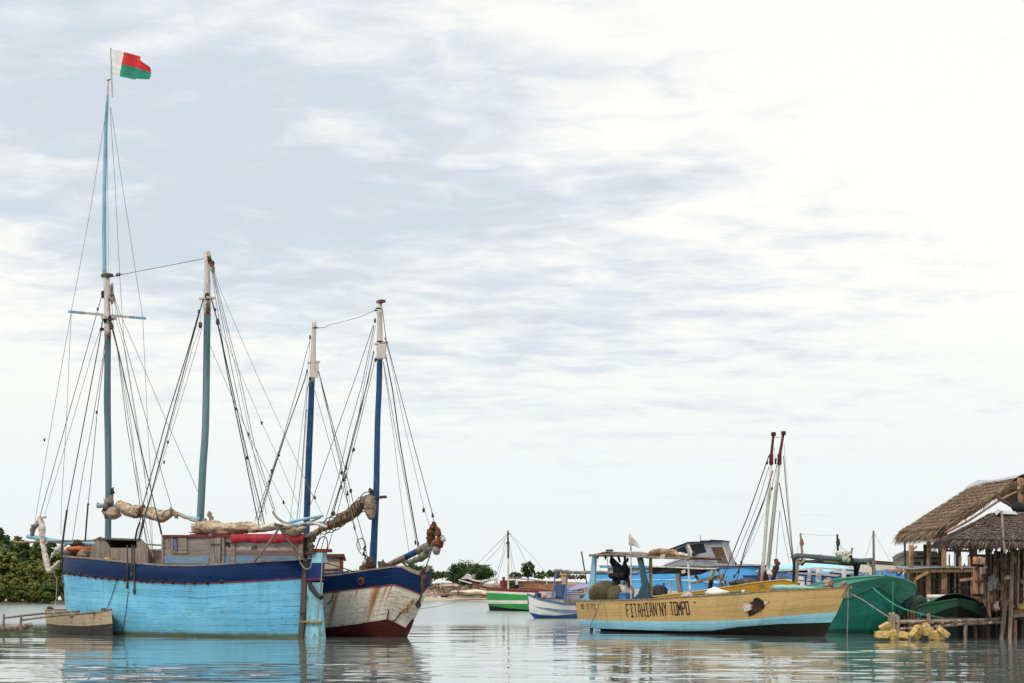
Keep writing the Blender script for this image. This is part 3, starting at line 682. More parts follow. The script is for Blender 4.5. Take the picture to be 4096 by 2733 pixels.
fs = MB(); fs.tube([S1.cp(x, y, .6) for x, y in [(1130, 2120), (1170, 2126), (1225, 2112)]], [.08, .22, .06], 12, lump=.5, seed=12, sub=5); fs.build('net_roll', m_sail2, b2, smooth=True)
for x0, y0, x1, y1 in ((768, 2098, 790, 2096), (766, 2108, 792, 2108), (760, 2131, 800, 2130), (765, 2138, 800, 2138)):
    fs = MB(); fs.beam(S1.cp(x0, y0, .7), S1.cp(x1+30, y1, .7), .12, .05); fs.build('roof_plank', m_wood, S1.root)
pole(S1, [(1118, 2112), (1070, 2180), (1018, 2246)], 4.5, m_wood, 'boom_crutch', 1.35)
pole(S1, [(1112, 2098), (1150, 2160), (1222, 2246)], 5, m_darkw, 'boom_crutch', 1.25)
pole(S1, [(1100, 2098), (1128, 2104)], 6, m_darkw, 'boom_crutch', 1.47)
# bowsprit with rags
bs = pole(S1, [(112, 2146), (150, 2152), (250, 2168), (400, 2182)], [9, 9, 10, 11], m_msky, 'bowsprit')
pole(S1, [(48, 2160), (62, 2168), (120, 2169), (250, 2165), (364, 2163)], [3, 4, 4, 4, 4], m_brown, 'boat_pole', .3)
pole(S1, [(390, 2155), (404, 2149)], 3, m_wood, 'peg', .9)
rg = MB(); rg.tube([S1.cp(x, y, .25) for x, y in [(158, 2070), (168, 2110), (170, 2165), (180, 2220), (190, 2268), (200, 2282), (222, 2264), (238, 2245)]], [.12, .16, .12, .14, .15, .13, .1, .06], 10, lump=.3, seed=3, sub=5)
rg.build('wrapped_rag', m_rag, S1.root, smooth=True)
rg = MB(); rg.tube([S1.cp(x, y, .25) for x, y in [(150, 2085), (160, 2070), (178, 2070), (184, 2066)]], [.05, .08, .06, .04], 8, lump=.5, seed=5, sub=4); rg.build('wrapped_rag', m_rag, S1.root, smooth=True); rg = MB(); rg.tube([S1.cp(x, y, .1) for x, y in [(205, 2230), (222, 2205), (240, 2190), (262, 2180)]], [.06, .1, .12, .06], 8, lump=.6, seed=5, sub=4)
rg.build('wrapped_rag', m_rag, S1.root, smooth=True)
rg = MB(); rg.tube([S1.cp(x, y, .1) for x, y in [(128, 2142), (135, 2115), (150, 2095), (160, 2085)]], [.10, .14, .12, .05], 8, lump=.6, seed=7, sub=4); rg.build('lashing', m_wood, bs, smooth=True)
rope(S1, [(212, 2284), (228, 2320), (224, 2400), (218, 2440)], .014, m_ropel, 'bow_line', (.3, 3.2))

# ================================================================== SCHOONER, WHITE
hw_navy = HM('navy bow paint', (.001, .015, .060), (.05, .08, .10), .5, .17, .2, .5, var=.35)
S2 = Boat((960, 94), (1680, 79.5), 'schooner', 'white and navy two-masted schooner with rust streaks, moored behind the light blue one')
STAIN = [(S2.solve(1452, 2.0)[1], .42, .9, 3.4), (S2.solve(1445, 2.0)[1]+.25, .15, .9, 3.6), (S2.solve(1325, 2.2)[1], .30, 1.2, 3.4), (S2.solve(1556, 1.2)[1], .10, .9, 1.9), (S2.solve(1392, 2.1)[1], .08, .8, 1.5), (S2.solve(1586, .7)[1], .10, .8, 2.4)]
hw_white = HM('worn white hull', (.72, .65, .54), (.20, .15, .11), .6, .25, .23, .7, stain=STAIN, var=.1, streak=.3)
hw_red = HM('red antifouling', (.07, .013, .010), (.05, .04, .03), .5, .24, .2, .8)
# u of the stain is measured along the keel from the stern
_w2 = wshape(0, 2.0, 2.5, 2.25, .5)
def knuckle(t):                                                      # planked sides meet a blunt bow at a corner
    tk = .962; wk = .86
    if t > tk: return wk*(1-t)/(1-tk)
    return _w2(t) if t < .5 else lerp(wk, 2.25, 1-((t-.5)/(tk-.5))**2.2)
S2.hull([
 (950, 1690, [(900, 2316), (1290, 2304), (1352, 2300), (1471, 2281), (1540, 2272), (1582, 2266), (1609, 2269), (1651, 2289), (1697, 2306)], (1, 1, 1)),
 (955, 1684, [(900, 2368), (1292, 2373), (1426, 2355), (1577, 2339), (1637, 2358), (1690, 2380)], (1, 1, 1)),
 (960, 1622, [(900, 2510), (1292, 2513), (1426, 2497), (1554, 2476), (1600, 2500), (1640, 2520)], (.9, .95, .93)),
 (970, 1603, ('z', [(0, -.05), (1, -.05)]), (.8, .88, .72)),
 (980, 1590, ('z', [(0, -.8), (1, -.8)]), (.3, .5, .4)),
], knuckle, [hw_navy, hw_white, hw_red, hw_red], m_rail=m_wood, dz=.5, bulge=.02)
S2.strake(1, 'rubbing_strake', m_redp, .028)
mt3 = pole(S2, [(1224, 2260), (1227, 2078), (1236, 1806), (1243, 1650), (1248, 1510)], [13.5, 13, 13, 12, 11.5], m_mblue, 'mast')
pole(S2, [(1248, 1528), (1252, 1445), (1254, 1380), (1257, 1286)], [12, 11.5, 9.5, 8.5], m_white, 'mast_head', parent=mt3)
mt4 = pole(S2, [(1492, 2300), (1498, 2120), (1505, 1980), (1510, 1700), (1516, 1560), (1519, 1425)], [13.5, 13.5, 12.5, 11.5, 11.5, 11.5], m_mblue, 'mast')
pole(S2, [(1519, 1440), (1519, 1360), (1518, 1205)], [13, 12, 10.5], m_white, 'mast_head', parent=mt4)
pole(S2, [(1487, 2310), (1494, 2175), (1496, 2168)], [14.2, 13.8, 12], m_wood, 'mast_foot', parent=mt4)
for (m0, x, y0) in ((mt3, 1257, 1448), (mt4, 1527, 1372)):
    mc = MB(); mc.beam(S2.cp(x+3, y0+4, .12), S2.cp(x+1, y0+62, .12), .32, .30); mc.build('mast_cheek', m_white, m0)
    mc = MB(); p = S2.cp(x-4, y0+2); mc.beam(p-S2.u3*.35, p+S2.u3*.4, .30, .08); mc.build('mast_cap', m_white, m0)
mc = MB(); p = S2.cp(1522, 1207); mc.beam(p-S2.u3*.18, p+S2.u3*.25, .22, .12); mc.build('mast_cap', m_redrag, mt4)
for (m0, x, y, w, h) in ((mt3, 1240, 1350, 4, 10), (mt4, 1500, 1283, 4, 11), (mt3, 1272, 1487, 3, 4), (mt3, 1228, 1483, 3, 4), (mt4, 1495, 1408, 3, 4), (mt4, 1540, 1355, 3, 4), (mt3, 1226, 1642, 3, 4), (mt3, 1262, 1312, 14, 3), (mt4, 1514, 1234, 13, 3), (mt4, 1503, 1242, 6, 4), (mt4, 1519, 1366, 14, 4), (mt3, 1240, 1515, 5, 8), (mt4, 1502, 1440, 5, 9)):
    block(S2, x, y, .2, w, h, 'pulley_block' if h > 9 else 'lashing', m_rope, m0)
for y in (1470, 1500): pass
for pts, r, m_, of in [
 ([(1240, 1365), (1228, 1400), (1204, 1500), (1135, 1741), (1087, 1886), (1018, 2085)], G_, m_ropeg, (0, 2.0)),
 ([(1228, 1485), (1219, 1520), (1140, 1741), (1090, 1890), (1032, 2085)], D, m_rope, (0, 2.0)),
 ([(1230, 1485), (1150, 1715), (1090, 1900), (1040, 2085)], G_, m_ropeg, (0, 2.2)),
 ([(1240, 1365), (1227, 1546), (1190, 1852), (1160, 2085)], T, m_ropeg, (0, 1.6)),
 ([(1238, 1520), (1229, 1560), (1208, 1883), (1187, 2085)], G_, m_rope, (0, 1.0)),
 ([(1227, 1641), (1198, 2080)], T, m_ropeg, (.2, .8)),
 ([(1273, 1485), (1300, 1592), (1336, 1752), (1365, 1875), (1396, 2036), (1417, 2110), (1445, 2200)], G_, m_rope, (0, 2.0)),
 ([(1275, 1487), (1310, 1620), (1331, 1700), (1382, 1882), (1417, 2026), (1452, 2152), (1470, 2230)], G_, m_rope, (0, 1.6)),
 ([(1275, 1487), (1298, 1600), (1350, 1790), (1395, 1990), (1438, 2200)], T, m_ropeg, (0, 2.1)),
 ([(1259, 1563), (1298, 1700), (1324, 1791), (1361, 1924), (1389, 2008), (1415, 2080)], T, m_rope, (0, .4)),
 ([(1494, 1299), (1430, 1490), (1341, 1739), (1253, 1991), (1236, 2034)], G_, m_ropeg, (0, .3)),
 ([(1496, 1303), (1450, 1530), (1395, 1724), (1354, 1910), (1321, 2016), (1295, 2103), (1263, 2194)], G_, m_ropeg, (0, 2.0)),
 ([(1495, 1406), (1470, 1530), (1414, 1739), (1363, 1945), (1333, 2052)], D, m_rope, (0, 2.2)),
 ([(1502, 1303), (1429, 1686), (1372, 1910), (1326, 2050)], T, m_ropeg, (0, .4)),
 ([(1499, 1445), (1450, 1650), (1400, 1850), (1345, 2070), (1300, 2240)], G_, m_ropeg, (0, 2.2)),
 ([(1495, 1408), (1440, 1660), (1385, 1870), (1330, 2040), (1285, 2195)], G_, m_rope, (0, 2.25)),
 ([(1533, 1448), (1560, 1640), (1575, 1747), (1607, 2016), (1636, 2208), (1642, 2240)], T, m_ropeg, (0, -1.2)),
 ([(1541, 1415), (1570, 1560), (1596, 1747), (1635, 1973), (1673, 2184)], D*1.1, m_rope, (0, .3)),
 ([(1534, 1450), (1586, 1747), (1628, 1966), (1663, 2160)], G_, m_ropeg, (0, 0)),
 ([(1540, 1357), (1559, 1425), (1617, 1700), (1696, 2036), (1719, 2107)], T, m_ropeg, (0, 0)),
 ([(1529, 1235), (1544, 1357), (1646, 1747), (1731, 2061), (1735, 2085)], G_, m_rope, (0, 0)),
 ([(1268, 1312), (1302, 1310), (1315, 1301), (1380, 1285), (1450, 1265), (1480, 1250), (1505, 1240)], T, m_ropeg, (0, 0)),
 ([(1263, 2196), (1278, 2158), (1292, 2146), (1305, 2150), (1311, 2172), (1306, 2215), (1300, 2240)], D, m_rope, (1.6, 1.6)),
 ([(1452, 2152), (1432, 2158), (1426, 2180), (1436, 2205), (1452, 2222), (1464, 2190), (1460, 2165), (1445, 2152)], .018, m_rope, (1.5, 1.5)),
 ([(1290, 2249), (1330, 2260), (1420, 2288)], D, m_rope, (2.0, 2.0)),
 ([(1726, 2200), (1714, 2240), (1703, 2270), (1690, 2300)], .025, m_rope, (0, 0)),
]:
    rope(S2, pts, r, m_, 'shroud' if r > T else 'stay', of)
for x, y, o in ((1413, 1800, 1), (1385, 1870, 1.8), (1381, 1905, 1.8), (1374, 1920, 1.8), (1364, 1950, 1.8), (1390, 1975, 1.8), (1403, 1964, 1), (1419, 2112, 1.5), (1336, 2055, 2), (1259, 1991, .3), (1087, 1885, 1.2), (1078, 1930, 1.2), (1662, 2170, 0), (1672, 2180, 0), (1695, 2040, 0), (1455, 2215, 1.6), (1461, 2230, 1.6), (1470, 2240, 1.2), (1458, 2195, 1.5), (1731, 2062, 0), (1116, 1820, 1.2), (1366, 1892, 1.8)):
    mc = MB(); mc.blob(S2.cp(x, y, o), (.055, .055, .10), x, .5, 0, 6, 5); mc.build('rope_knot', m_rope, S2.root)
block(S2, 1329, 2055, .4, 6, 9); block(S2, 1480, 1962, .3, 7, 11)
# boom between the masts with rolled sail
b3 = pole(S2, [(1236, 2152), (1290, 2120), (1400, 2056), (1495, 1996)], [6, 7, 7, 6], m_msky, 'boom', .25)
fs = MB(); fs.tube([S2.cp(x, y, .35) for x, y in [(1228, 2146), (1260, 2134), (1285, 2118), (1310, 2106), (1360, 2082), (1410, 2048), (1450, 2015), (1480, 1992)]], [.10, .14, .14, .17, .22, .25, .24, .18], 26, lump=.12, seed=21, sub=10, crease=.17)
fs.build('rolled_sail', m_sail2, b3, smooth=True)
for k in range(9):
    x = 1300+k*21; y = interp([(1285, 2118), (1310, 2106), (1360, 2082), (1410, 2048), (1480, 1992)], x)
    c = S2.cp(x, y, .35); fs = MB(); rr = .3+.06*math.sin(k)
    fs.tube([c+S2.u3*(.1*math.sin(a))+S2.n3*rr*math.cos(a)*1.0+Vector((0, 0, rr*math.sin(a)))+S2.u3*.0 for a in [i*math.pi/6 for i in range(13)]], .022, 5); fs.build('sail_tie', m_rope, b3)
fs = MB(); fs.tube([S2.cp(x, y, .45) for x, y in [(1484, 1984), (1482, 2005), (1480, 2035), (1483, 2062), (1486, 2076)]], [.14, .24, .26, .18, .10], 22, lump=.10, seed=31, sub=8, crease=.10); fs.build('sail_bundle', m_sail2, b3, smooth=True)
pole(S2, [(1480, 1996), (1470, 1988), (1452, 2002), (1400, 2042)], [5, 5, 4, 3], m_navy, 'gaff', .4)
mc = MB(); mc.beam(S2.cp(1505, 1991, .1), S2.cp(1541, 1988, -.6), .16, .12); mc.build('mast_cleat', m_darkw, mt4)
pole(S2, [(1485, 1958), (1487, 1990), (1484, 2004)], [5, 9, 6], m_rope, 'gaff_jaw', .2, lump=.4)
# bowsprit
bs = pole(S2, [(1480, 2296), (1540, 2268), (1600, 2240), (1680, 2200), (1740, 2170), (1776, 2157)], [6, 10, 12, 12, 12, 8], m_mblue, 'bowsprit', .0)
pole(S2, [(1530, 2273), (1600, 2240), (1625, 2228)], [11, 13.5, 13], m_wood, 'bowsprit_bed', .0, bs)
pole(S2, [(1672, 2204), (1705, 2186), (1748, 2166)], [14, 15, 14], M('peeling wood', (.26, .22, .17), .9, .4, 4, (.12, .10, .08), .5), 'bowsprit_wrap', .0, bs, lump=.1)
for x, y, r_, m_ in ((1755, 2160, .17, M('red orange net', (.45, .09, .03), .9, .4, 6)), (1768, 2158, .12, m_redrag), (1760, 2175, .13, m_redrag), (1774, 2157, .09, m_metal), (1748, 2172, .14, m_redrag)):
    mc = MB(); mc.blob(S2.cp(x, y, .1), (r_, r_, r_*1.2), x, .5, 0, 8, 6); mc.build('tip_lashing', m_, bs, smooth=True)
rg = MB(); rg.tube([S2.cp(x, y, .15) for x, y in [(1735, 2086), (1734, 2105), (1728, 2130), (1722, 2155), (1715, 2172)]], [.05, .14, .19, .18, .08], 10, lump=.4, seed=14, sub=5); rg.tube([S2.cp(x, y, .2) for x, y in [(1738, 2095), (1752, 2120), (1752, 2145)]], [.06, .1, .12], 8, lump=.6, seed=5, sub=4); rg.build('hanging_bundle', m_redrag, bs, smooth=True)
rg = MB(); rg.tube([S2.cp(x, y, .0) for x, y in [(1735, 2190), (1712, 2196), (1700, 2215), (1690, 2232), (1668, 2238), (1640, 2248), (1618, 2244)]], [.08, .13, .16, .16, .12, .10, .05], 10, lump=.35, seed=24, sub=5); rg.build('hanging_bundle', M('mouldy rope roll', (.20, .19, .13), .9, .4, 4, (.1, .1, .07), .5), bs, smooth=True)
rg = MB(); rg.blob(S2.cp(1747, 2201, .1), (.17, .17, .2), 3, .2); rg.build('net_float', m_wood, bs, smooth=True)
rg = MB(); rg.tube([S2.cp(x, y, -.2) for x, y in [(1610, 2248), (1640, 2276), (1670, 2288), (1692, 2292)]], .05, 6, sub=4, lump=.3); rg.build('bow_rope', m_ropel, S2.root, smooth=True)
rg = MB(); rg.tube([S2.cp(x, y, .1) for x, y in [(1690, 2290), (1692, 2315), (1688, 2370), (1672, 2420)]], [.12, .10, .05, .03], 7, sub=4, lump=.4); rg.build('stem_chain', m_darkw, S2.root, smooth=True)
for x, y in ((1692, 2290), (1697, 2310), (1672, 2418), (1648, 2360)):
    mc = MB(); mc.blob(S2.cp(x, y, .15), (.13, .13, .14), x, .4, 0, 8, 6); mc.build('stem_knot', m_redrag if y > 2300 and y < 2400 else m_rope, S2.root)
for pts, m_, w_ in (([(1652, 2395), (1645, 2408), (1632, 2424), (1616, 2432), (1610, 2444), (1622, 2446), (1630, 2434)], m_yel, .06), ([(1640, 2405), (1634, 2412), (1628, 2420)], m_yel, .05)):
    q = [S2.on(x, y, .05) for x, y in pts]; q = [a[0] for a in q if a]
    if len(q) > 1: mc = MB(); mc.tube(q, w_, 7, lump=.4, sub=3); mc.build('gold_crest', m_, S2.root, smooth=True)
for pts in ([(1605, 2448), (1585, 2476), (1572, 2484)], [(1554, 2440), (1550, 2474)], [(1335, 2370), (1330, 2400), (1312, 2416)]):
    q = [S2.on(x, y, .03) for x, y in pts]; q = [a[0] for a in q if a]
    if len(q) > 1: mc = MB(); mc.tube(q, .025, 5); mc.build('side_rope', m_rope, S2.root)
h = S2.on(1448, 2325, .03)
if h: mc = MB(); mc.tube([h[0]-h[1]*.05, h[0]+h[1]*.06], .17, 12); mc.tube([h[0], h[0]+h[1]*.08], .09, 12, 1); mc.build('hawse_plate', [m_brtrim, m_black], S2.root)
# cabin and gear
SV = Vector((-.18, 1.6, 0))
panel(S2, [(1270, 2226), (1362, 2226), (1362, 2300), (1270, 2300)], .9, 1.8, m_cream, 'cabin_wall', vec=SV)
panel(S2, [(1300, 2216), (1377, 2216), (1386, 2243), (1376, 2240), (1374, 2228), (1300, 2227)], 1.1, 2.2, m_brtrim, 'cabin_roof', vec=SV)
panel(S2, [(1358, 2226), (1374, 2228), (1373, 2300), (1360, 2300)], .98, 1.9, m_brtrim, 'corner_post', vec=SV*.1)
panel(S2, [(1284, 2276), (1362, 2274), (1362, 2280), (1284, 2282)], .96, .08, m_brtrim, 'cabin_trim')
panel(S2, [(1284, 2292), (1360, 2288), (1360, 2300), (1284, 2304)], 1.2, .3, m_mblue, 'coaming')
for x, y, r_, m_ in ((1460, 2272, .14, m_rag), (1462, 2255, .12, m_metal), (1478, 2258, .2, m_redrag), (1455, 2290, .25, m_redrag), (1470, 2278, .2, m_darkw), (1530, 2272, .2, m_darkw)):
    mc = MB(); mc.blob(S2.cp(x, y, .7), (r_, r_, r_*1.6), x, .4, 0, 9, 7); mc.build('deck_gear', m_, S2.root, smooth=True)
mc = MB(); mc.tube([S2.cp(x, y, -.2) for x, y in ((1668, 2436), (1740, 2428), (1800, 2412), (1845, 2398))], .012, 5, sub=3); mc.build('mooring_line', m_ropel, S2.root)

# ================================================================== OUTRIGGER CANOE
hc_tan = HM('bare canoe planks', (.36, .28, .19), (.14, .10, .07), .8, .25, .22, .8)
hc_dark = HM('dark canoe bottom', (.035, .03, .025), (.08, .07, .06), .4, .25)
K = Boat((205, 91), (448, 84.5), 'outrigger_canoe', 'small bare-wood outrigger canoe floating by the bow of the light blue schooner', cat='canoe')
K.hull([
 (190, 445, [(180, 2437), (220, 2444), (319, 2455), (400, 2449), (452, 2435)], (1, 1, 1)),
 (194, 450, [(180, 2493), (240, 2501), (330, 2505), (400, 2500), (455, 2494)], (.9, .9, .9)),
 (196, 452, ('z', [(0, -.12), (1, -.12)]), (.7, .75, .7)),
], wshape(.25, 3.2, 3, .52, .5), [hc_tan, hc_dark], m_rail=m_pole, railw=.05, railh=.04, dz=.35, bulge=.04, deckname='floor')
for a, b in (((319, 2446), (11, 2473)), ((392, 2450), (80, 2482))):
    d0 = K.solve(a[0], .2)[0]; q0 = P(a[0], a[1], d0); q1 = P(b[0], b[1], d0-1.6)
    mb = MB(); m_ = q0.lerp(q1, .5)+Vector((0, 0, .05)); mb.tube([q0, m_, q1], [.06, .055, .045], 7, sub=4, lump=.1); mb.build('outrigger_boom', m_wood, K.root, smooth=True)
    mb = MB(); mb.tube([q1+Vector((.05, 0, .18)), q1+Vector((.03, 0, -.42))], [.05, .06], 7); mb.build('stanchion', m_wood, K.root)
    mb = MB(); mb.blob(q0.lerp(q1, .34), (.12, .1, .12), 2, .4); mb.build('lashing', m_wood, K.root)
mb = MB(); pa = P(-60, 2512, 85.5); pb = P(126, 2508, 86.8); mb.tube([pa, pa.lerp(pb, .4)+Vector((0, 0, -.05)), pa.lerp(pb, .85)+Vector((0, 0, .02)), pb+Vector((0, 0, .12))], [.12, .14, .15, .13], 9, sub=4, flat=.9); mb.build('outrigger_float', m_pole, K.root, smooth=True)
mb = MB(); mb.blob(K.cp(200, 2434), (.12, .12, .1), 2, .4); mb.build('prow_lashing', m_darkw, K.root); mb = MB(); mb.blob(K.cp(415, 2441), (.14, .12, .08), 7, .4); mb.build('rope_heap', m_darkw, K.root)
for x, y in ((228, 2446), (306, 2456)):
    mb = MB(); mb.beam(K.cp(x, y, .55), K.cp(x+12, y, -.55), .12, .05); mb.build('thwart', m_wood, K.root)

# ================================================================== TAN BOAT WITH LETTERING
hy_tan = HM('tan hull paint', (.47, .31, .125), (.24, .14, .07), .2, .20, .35, .6, var=.14, streak=.5)
hy_blue = HM('pale blue boot stripe', (.26, .52, .60), (.10, .10, .08), .5, .20, .3, .6, foul=((.05, .055, .04), .02), streak=.5)
hy_black = HM('black bottom', (.016, .015, .013), (.05, .045, .03), .3, .2)
Y = Boat((2372, 97), (3385, 81.5), 'motor_boat', 'long tan wooden boat lettered along its side, pale blue stripe at the water')
Y.hull([
 (2372, 3392, [(2280, 2404), (2403, 2402), (2575, 2398), (2747, 2387), (2950, 2375), (3080, 2364), (3309, 2352), (3386, 2347)], (1, 1, 1)),
 (2378, 3350, [(2280, 2475), (2403, 2483), (2633, 2486), (2850, 2484), (2950, 2480), (3041, 2475), (3233, 2456), (3345, 2448)], (.96, .95, .95)),
 (2384, 3325, [(2280, 2497), (2330, 2504), (2392, 2514), (2594, 2521), (2747, 2525), (2850, 2523), (2965, 2507), (3118, 2496), (3330, 2490)], (.90, .90, .85)),
 (2420, 3292, ('z', [(0, .10), (.15, -.1), (1, -.15)]), (.3, .62, .3)),
 (2440, 3282, ('z', [(0, -.5), (1, -.5)]), (.1, .3, .1)),
], wshape(.62, 2.2, 2.2, 1.75, .45), [hy_tan, hy_blue, hy_black, hy_black], m_rail=m_pole, railw=.10, railh=.05, dz=.45, bulge=.02)
letters("FITAHIAN'NY TOMPO", (2503, 2419), (2757, 2407), (49, 50), 7, .062, Y.on, 'lettering', M('black letter paint', (.018, .013, .010), .8, .3, 4, (.25, .16, .07), .22, 9), Y.root, .34, .62)
letters("MD 13 713", (2324, 2416), (2382, 2417), 20, 2, .030, Y.on, 'registration', M('faded letter paint', (.07, .05, .03), .9, .3), Y.root, .34)
def c6(pts): return [(2850+x/2.613, 2050+y/2.613) for x, y in pts]
Y.decal([
 (0, c6([(410, 950), (425, 930), (440, 905), (452, 893), (480, 890), (497, 900), (522, 918), (540, 925), (552, 945), (556, 965), (545, 990), (535, 1005)])+c6([(500, 1025), (485, 1040), (455, 1055), (430, 1070), (400, 1082), (370, 1085), (392, 1068), (360, 1052), (395, 1045), (352, 1030), (405, 1025), (412, 1000), (425, 975)])),
 (1, c6([(318, 942), (350, 952), (385, 962), (425, 966), (415, 990), (418, 1012), (390, 1025), (362, 1030), (333, 1042), (326, 1010), (325, 980)])),
 (1, c6([(537, 932), (560, 924), (582, 928), (598, 937), (576, 950), (562, 962), (548, 968)])),
 (2, c6([(585, 929), (600, 937), (586, 942)])),
 (2, c6([(410, 962), (388, 935), (420, 940)])), (2, c6([(470, 893), (440, 898), (426, 915)])),
], 'eagle_emblem', [M('emblem brown', (.020, .012, .007), .8, .5, 9), M('emblem white', (.50, .45, .38), .8, .2, 5, (.2, .15, .1), .3), m_black], .022)
rp = M('reddish emblem streak', (.09, .045, .02), .8, .4, 7)
mb = MB()
for k in range(22):
    a = c6([(415+k*5.5, 960+(k % 5)*14), (395+k*5.5+8, 1000+(k % 4)*16)]); q = [Y.on(x, y, .034) for x, y in a]
    if q[0] and q[1]: d = (q[1][0]-q[0][0]).normalized(); s_ = q[0][1].cross(d)*.012; mb.add([q[0][0]-s_, q[0][0]+s_, q[1][0]+s_, q[1][0]-s_], [(0, 1, 2, 3)])
mb.build('emblem_feathers', rp, Y.root)
Y.decal([(0, [(2774, 2412), (2779, 2406), (2786, 2413)]), (0, [(2299, 2422), (2303, 2414), (2307, 2423)])], 'triangle_mark', [m_black])
for pl, r_ in (([(2404, 2404), (2385, 2450), (2364, 2505)], .011), ([(2415, 2404), (2424, 2440), (2430, 2490)], .009)):
    q = [Y.on(x, y, .03) for x, y in pl]; q = [a[0] for a in q if a]
    if len(q) > 1: mb = MB(); mb.tube(q, r_, 5); mb.build('side_rope', m_ropeg, Y.root)
mb = MB(); q = Y.cp(2362, 2512, .9); mb.tube([q, q+Vector((.05, 0, -.45))], .04, 6); q = Y.cp(2368, 2512, .7); mb.tube([q, q+Vector((.1, 0, -.45))], .04, 6); mb.build('rudder_pintle', m_darkw, Y.root)
# canopy: flared end frames, posts, ragged cover
m_fin = M('blue flared post', (.20, .40, .52), .7, .15, 1, (.25, .33, .36), .3, 3, (1, 1, .3)); m_fin2 = M('dark teal flared post', (.035, .085, .105), .7, .25, 1)
panel(Y, [(2368, 2220), (2382, 2218), (2379, 2290), (2376, 2404), (2318, 2404), (2338, 2385), (2353, 2345), (2362, 2290)], .7, .10, m_fin, 'flared_post')
panel(Y, [(2547, 2232), (2566, 2232), (2577, 2290), (2592, 2345), (2600, 2400), (2526, 2400), (2552, 2375), (2566, 2340), (2558, 2280)], .9, .10, m_fin2, 'flared_post')
mb = MB(); NX, NY = 22, 6; vs = []
for i in range(NX+1):
    for j in range(NY+1):
        x = 2363+i/NX*(2762-2363); off = 1.0-2.0*j/NY
        y = interp([(2363, 2217), (2400, 2213), (2432, 2206), (2480, 2210), (2540, 2219), (2600, 2224), (2680, 2224), (2762, 2229)], x)+1.5*math.sin(i*1.3+j)
        vs.append(Y.cp(x, y, .9)-Y.n3*(.9-off)+Vector((0, 0, .04*noise.noise(Vector((i, j, 0))))))
mb.add(vs, [(i*(NY+1)+j, (i+1)*(NY+1)+j, (i+1)*(NY+1)+j+1, i*(NY+1)+j+1) for i in range(NX) for j in range(NY)])
mb.build('canopy_cover', M('ragged brown cover', (.24, .18, .15), .9, .3, 2, (.12, .09, .07), .5, 4), Y.root, smooth=True, solid=.05)
for o in (1.0, -1.0):
    mb = MB(); mb.tube([Y.cp(x, y, .9)-Y.n3*(.9-o) for x, y in [(2363, 2223), (2470, 2219), (2560, 2228), (2662, 2232), (2766, 2236)]], .05, 6, sub=3, lump=.15); mb.build('canopy_pole', m_wood, Y.root)
for x in (2366, 2470, 2597, 2755):
    y = interp([(2363, 2219), (2470, 2215), (2560, 2226), (2662, 2229), (2766, 2233)], x)
    mb = MB(); mb.beam(Y.cp(x, y+5, .9)+Y.n3*.15, Y.cp(x, y+5, .9)-Y.n3*1.95, .07); mb.build('canopy_pole', m_wood, Y.root)
mb = MB(); mb.tube([Y.cp(x, y, .75) for x, y in [(2585, 2222), (2610, 2214), (2645, 2208), (2690, 2212), (2715, 2221), (2740, 2226)]], [.08, .18, .22, .2, .12, .05], 12, lump=.22, seed=41, sub=4, flat=.8); mb.build('roof_bundle', M('brown bundle', (.36, .23, .13), .9, .4, 3, (.14, .09, .06), .5), Y.root, smooth=True)
mb = MB(); mb.tube([Y.cp(x, y, .8) for x, y in [(2700, 2222), (2728, 2218), (2752, 2224)]], [.04, .1, .05], 8, lump=.5, seed=4, sub=4); mb.build('roof_rag', m_rag, Y.root, smooth=True)
mb = MB(); mb.beam(Y.cp(2430, 2203, .5), Y.cp(2446, 2203, .5), .2, .12); mb.build('roof_block', m_redrag, Y.root)
for (pts, r_, m_, nme, o) in ((([(2603, 2230), (2602, 2300), (2604, 2398)]), .085, M('yellow post', (.42, .36, .10), .8, .3, 2, (.2, .2, .14), .4), 'post', -.9), (([(2751, 2234), (2755, 2300), (2763, 2392)]), .045, m_rag, 'post', .95), (([(2523, 2140), (2524, 2300), (2525, 2402)]), .04, m_rag, 'flag_pole', 1.1), (([(2428, 2230), (2436, 2300)]), .02, m_wood, 'post', -.8)):
    mb = MB(); mb.tube([Y.cp(x, y, o) for x, y in pts], r_, 8); mb.build(nme, m_, Y.root)
fl2 = thing('pennant', 'small ragged white flag on a thin pole over the tan boat', 'flag', tuple(Y.cp(2523, 2200, 1.1)))
mb = MB(); vs = []
for i in range(9):
    t = i/8
    x = lerp(2518, 2562, t); yt = lerp(2124, 2187, t**.8)+1.5*math.sin(i*2); yb = lerp(2180, 2192, t)+1.2*math.sin(i*1.4)
    for j in range(5): vs.append(Y.cp(x, lerp(yt, yb, j/4), 1.1)+Y.n3*(.05*math.sin(i*.9+j*.5)))
mb.add(vs, [(i*5+j, (i+1)*5+j, (i+1)*5+j+1, i*5+j+1) for i in range(8) for j in range(4)])
mb.build('flag_cloth', M('ragged white flag', (.52, .49, .47), .9, .15, 5), fl2, smooth=True, solid=.006)
def c5(pts): return [(2250+x/2.613, 2000+y/2.613) for x, y in pts]
nt_ = thing('hung_net', 'black net hung up to dry under the canopy of the tan boat', 'fishing net', tuple(Y.cp(2480, 2345, .3)))
mb = MB()
L_ = c5([(500, 588), (522, 588), (545, 640), (580, 680), (605, 715), (612, 712), (628, 660), (636, 594), (655, 594), (668, 680), (680, 745), (676, 800), (702, 860), (690, 912), (676, 870), (650, 845), (600, 842), (578, 855), (575, 902), (545, 900), (530, 850), (508, 800), (522, 720), (510, 650)])
mb.prism([Y.cp(x, y, .2)+Y.n3*.12*math.sin(i*1.7) for i, (x, y) in enumerate(L_)], -Y.n3*.10); mb.build('net', m_tar, nt_)
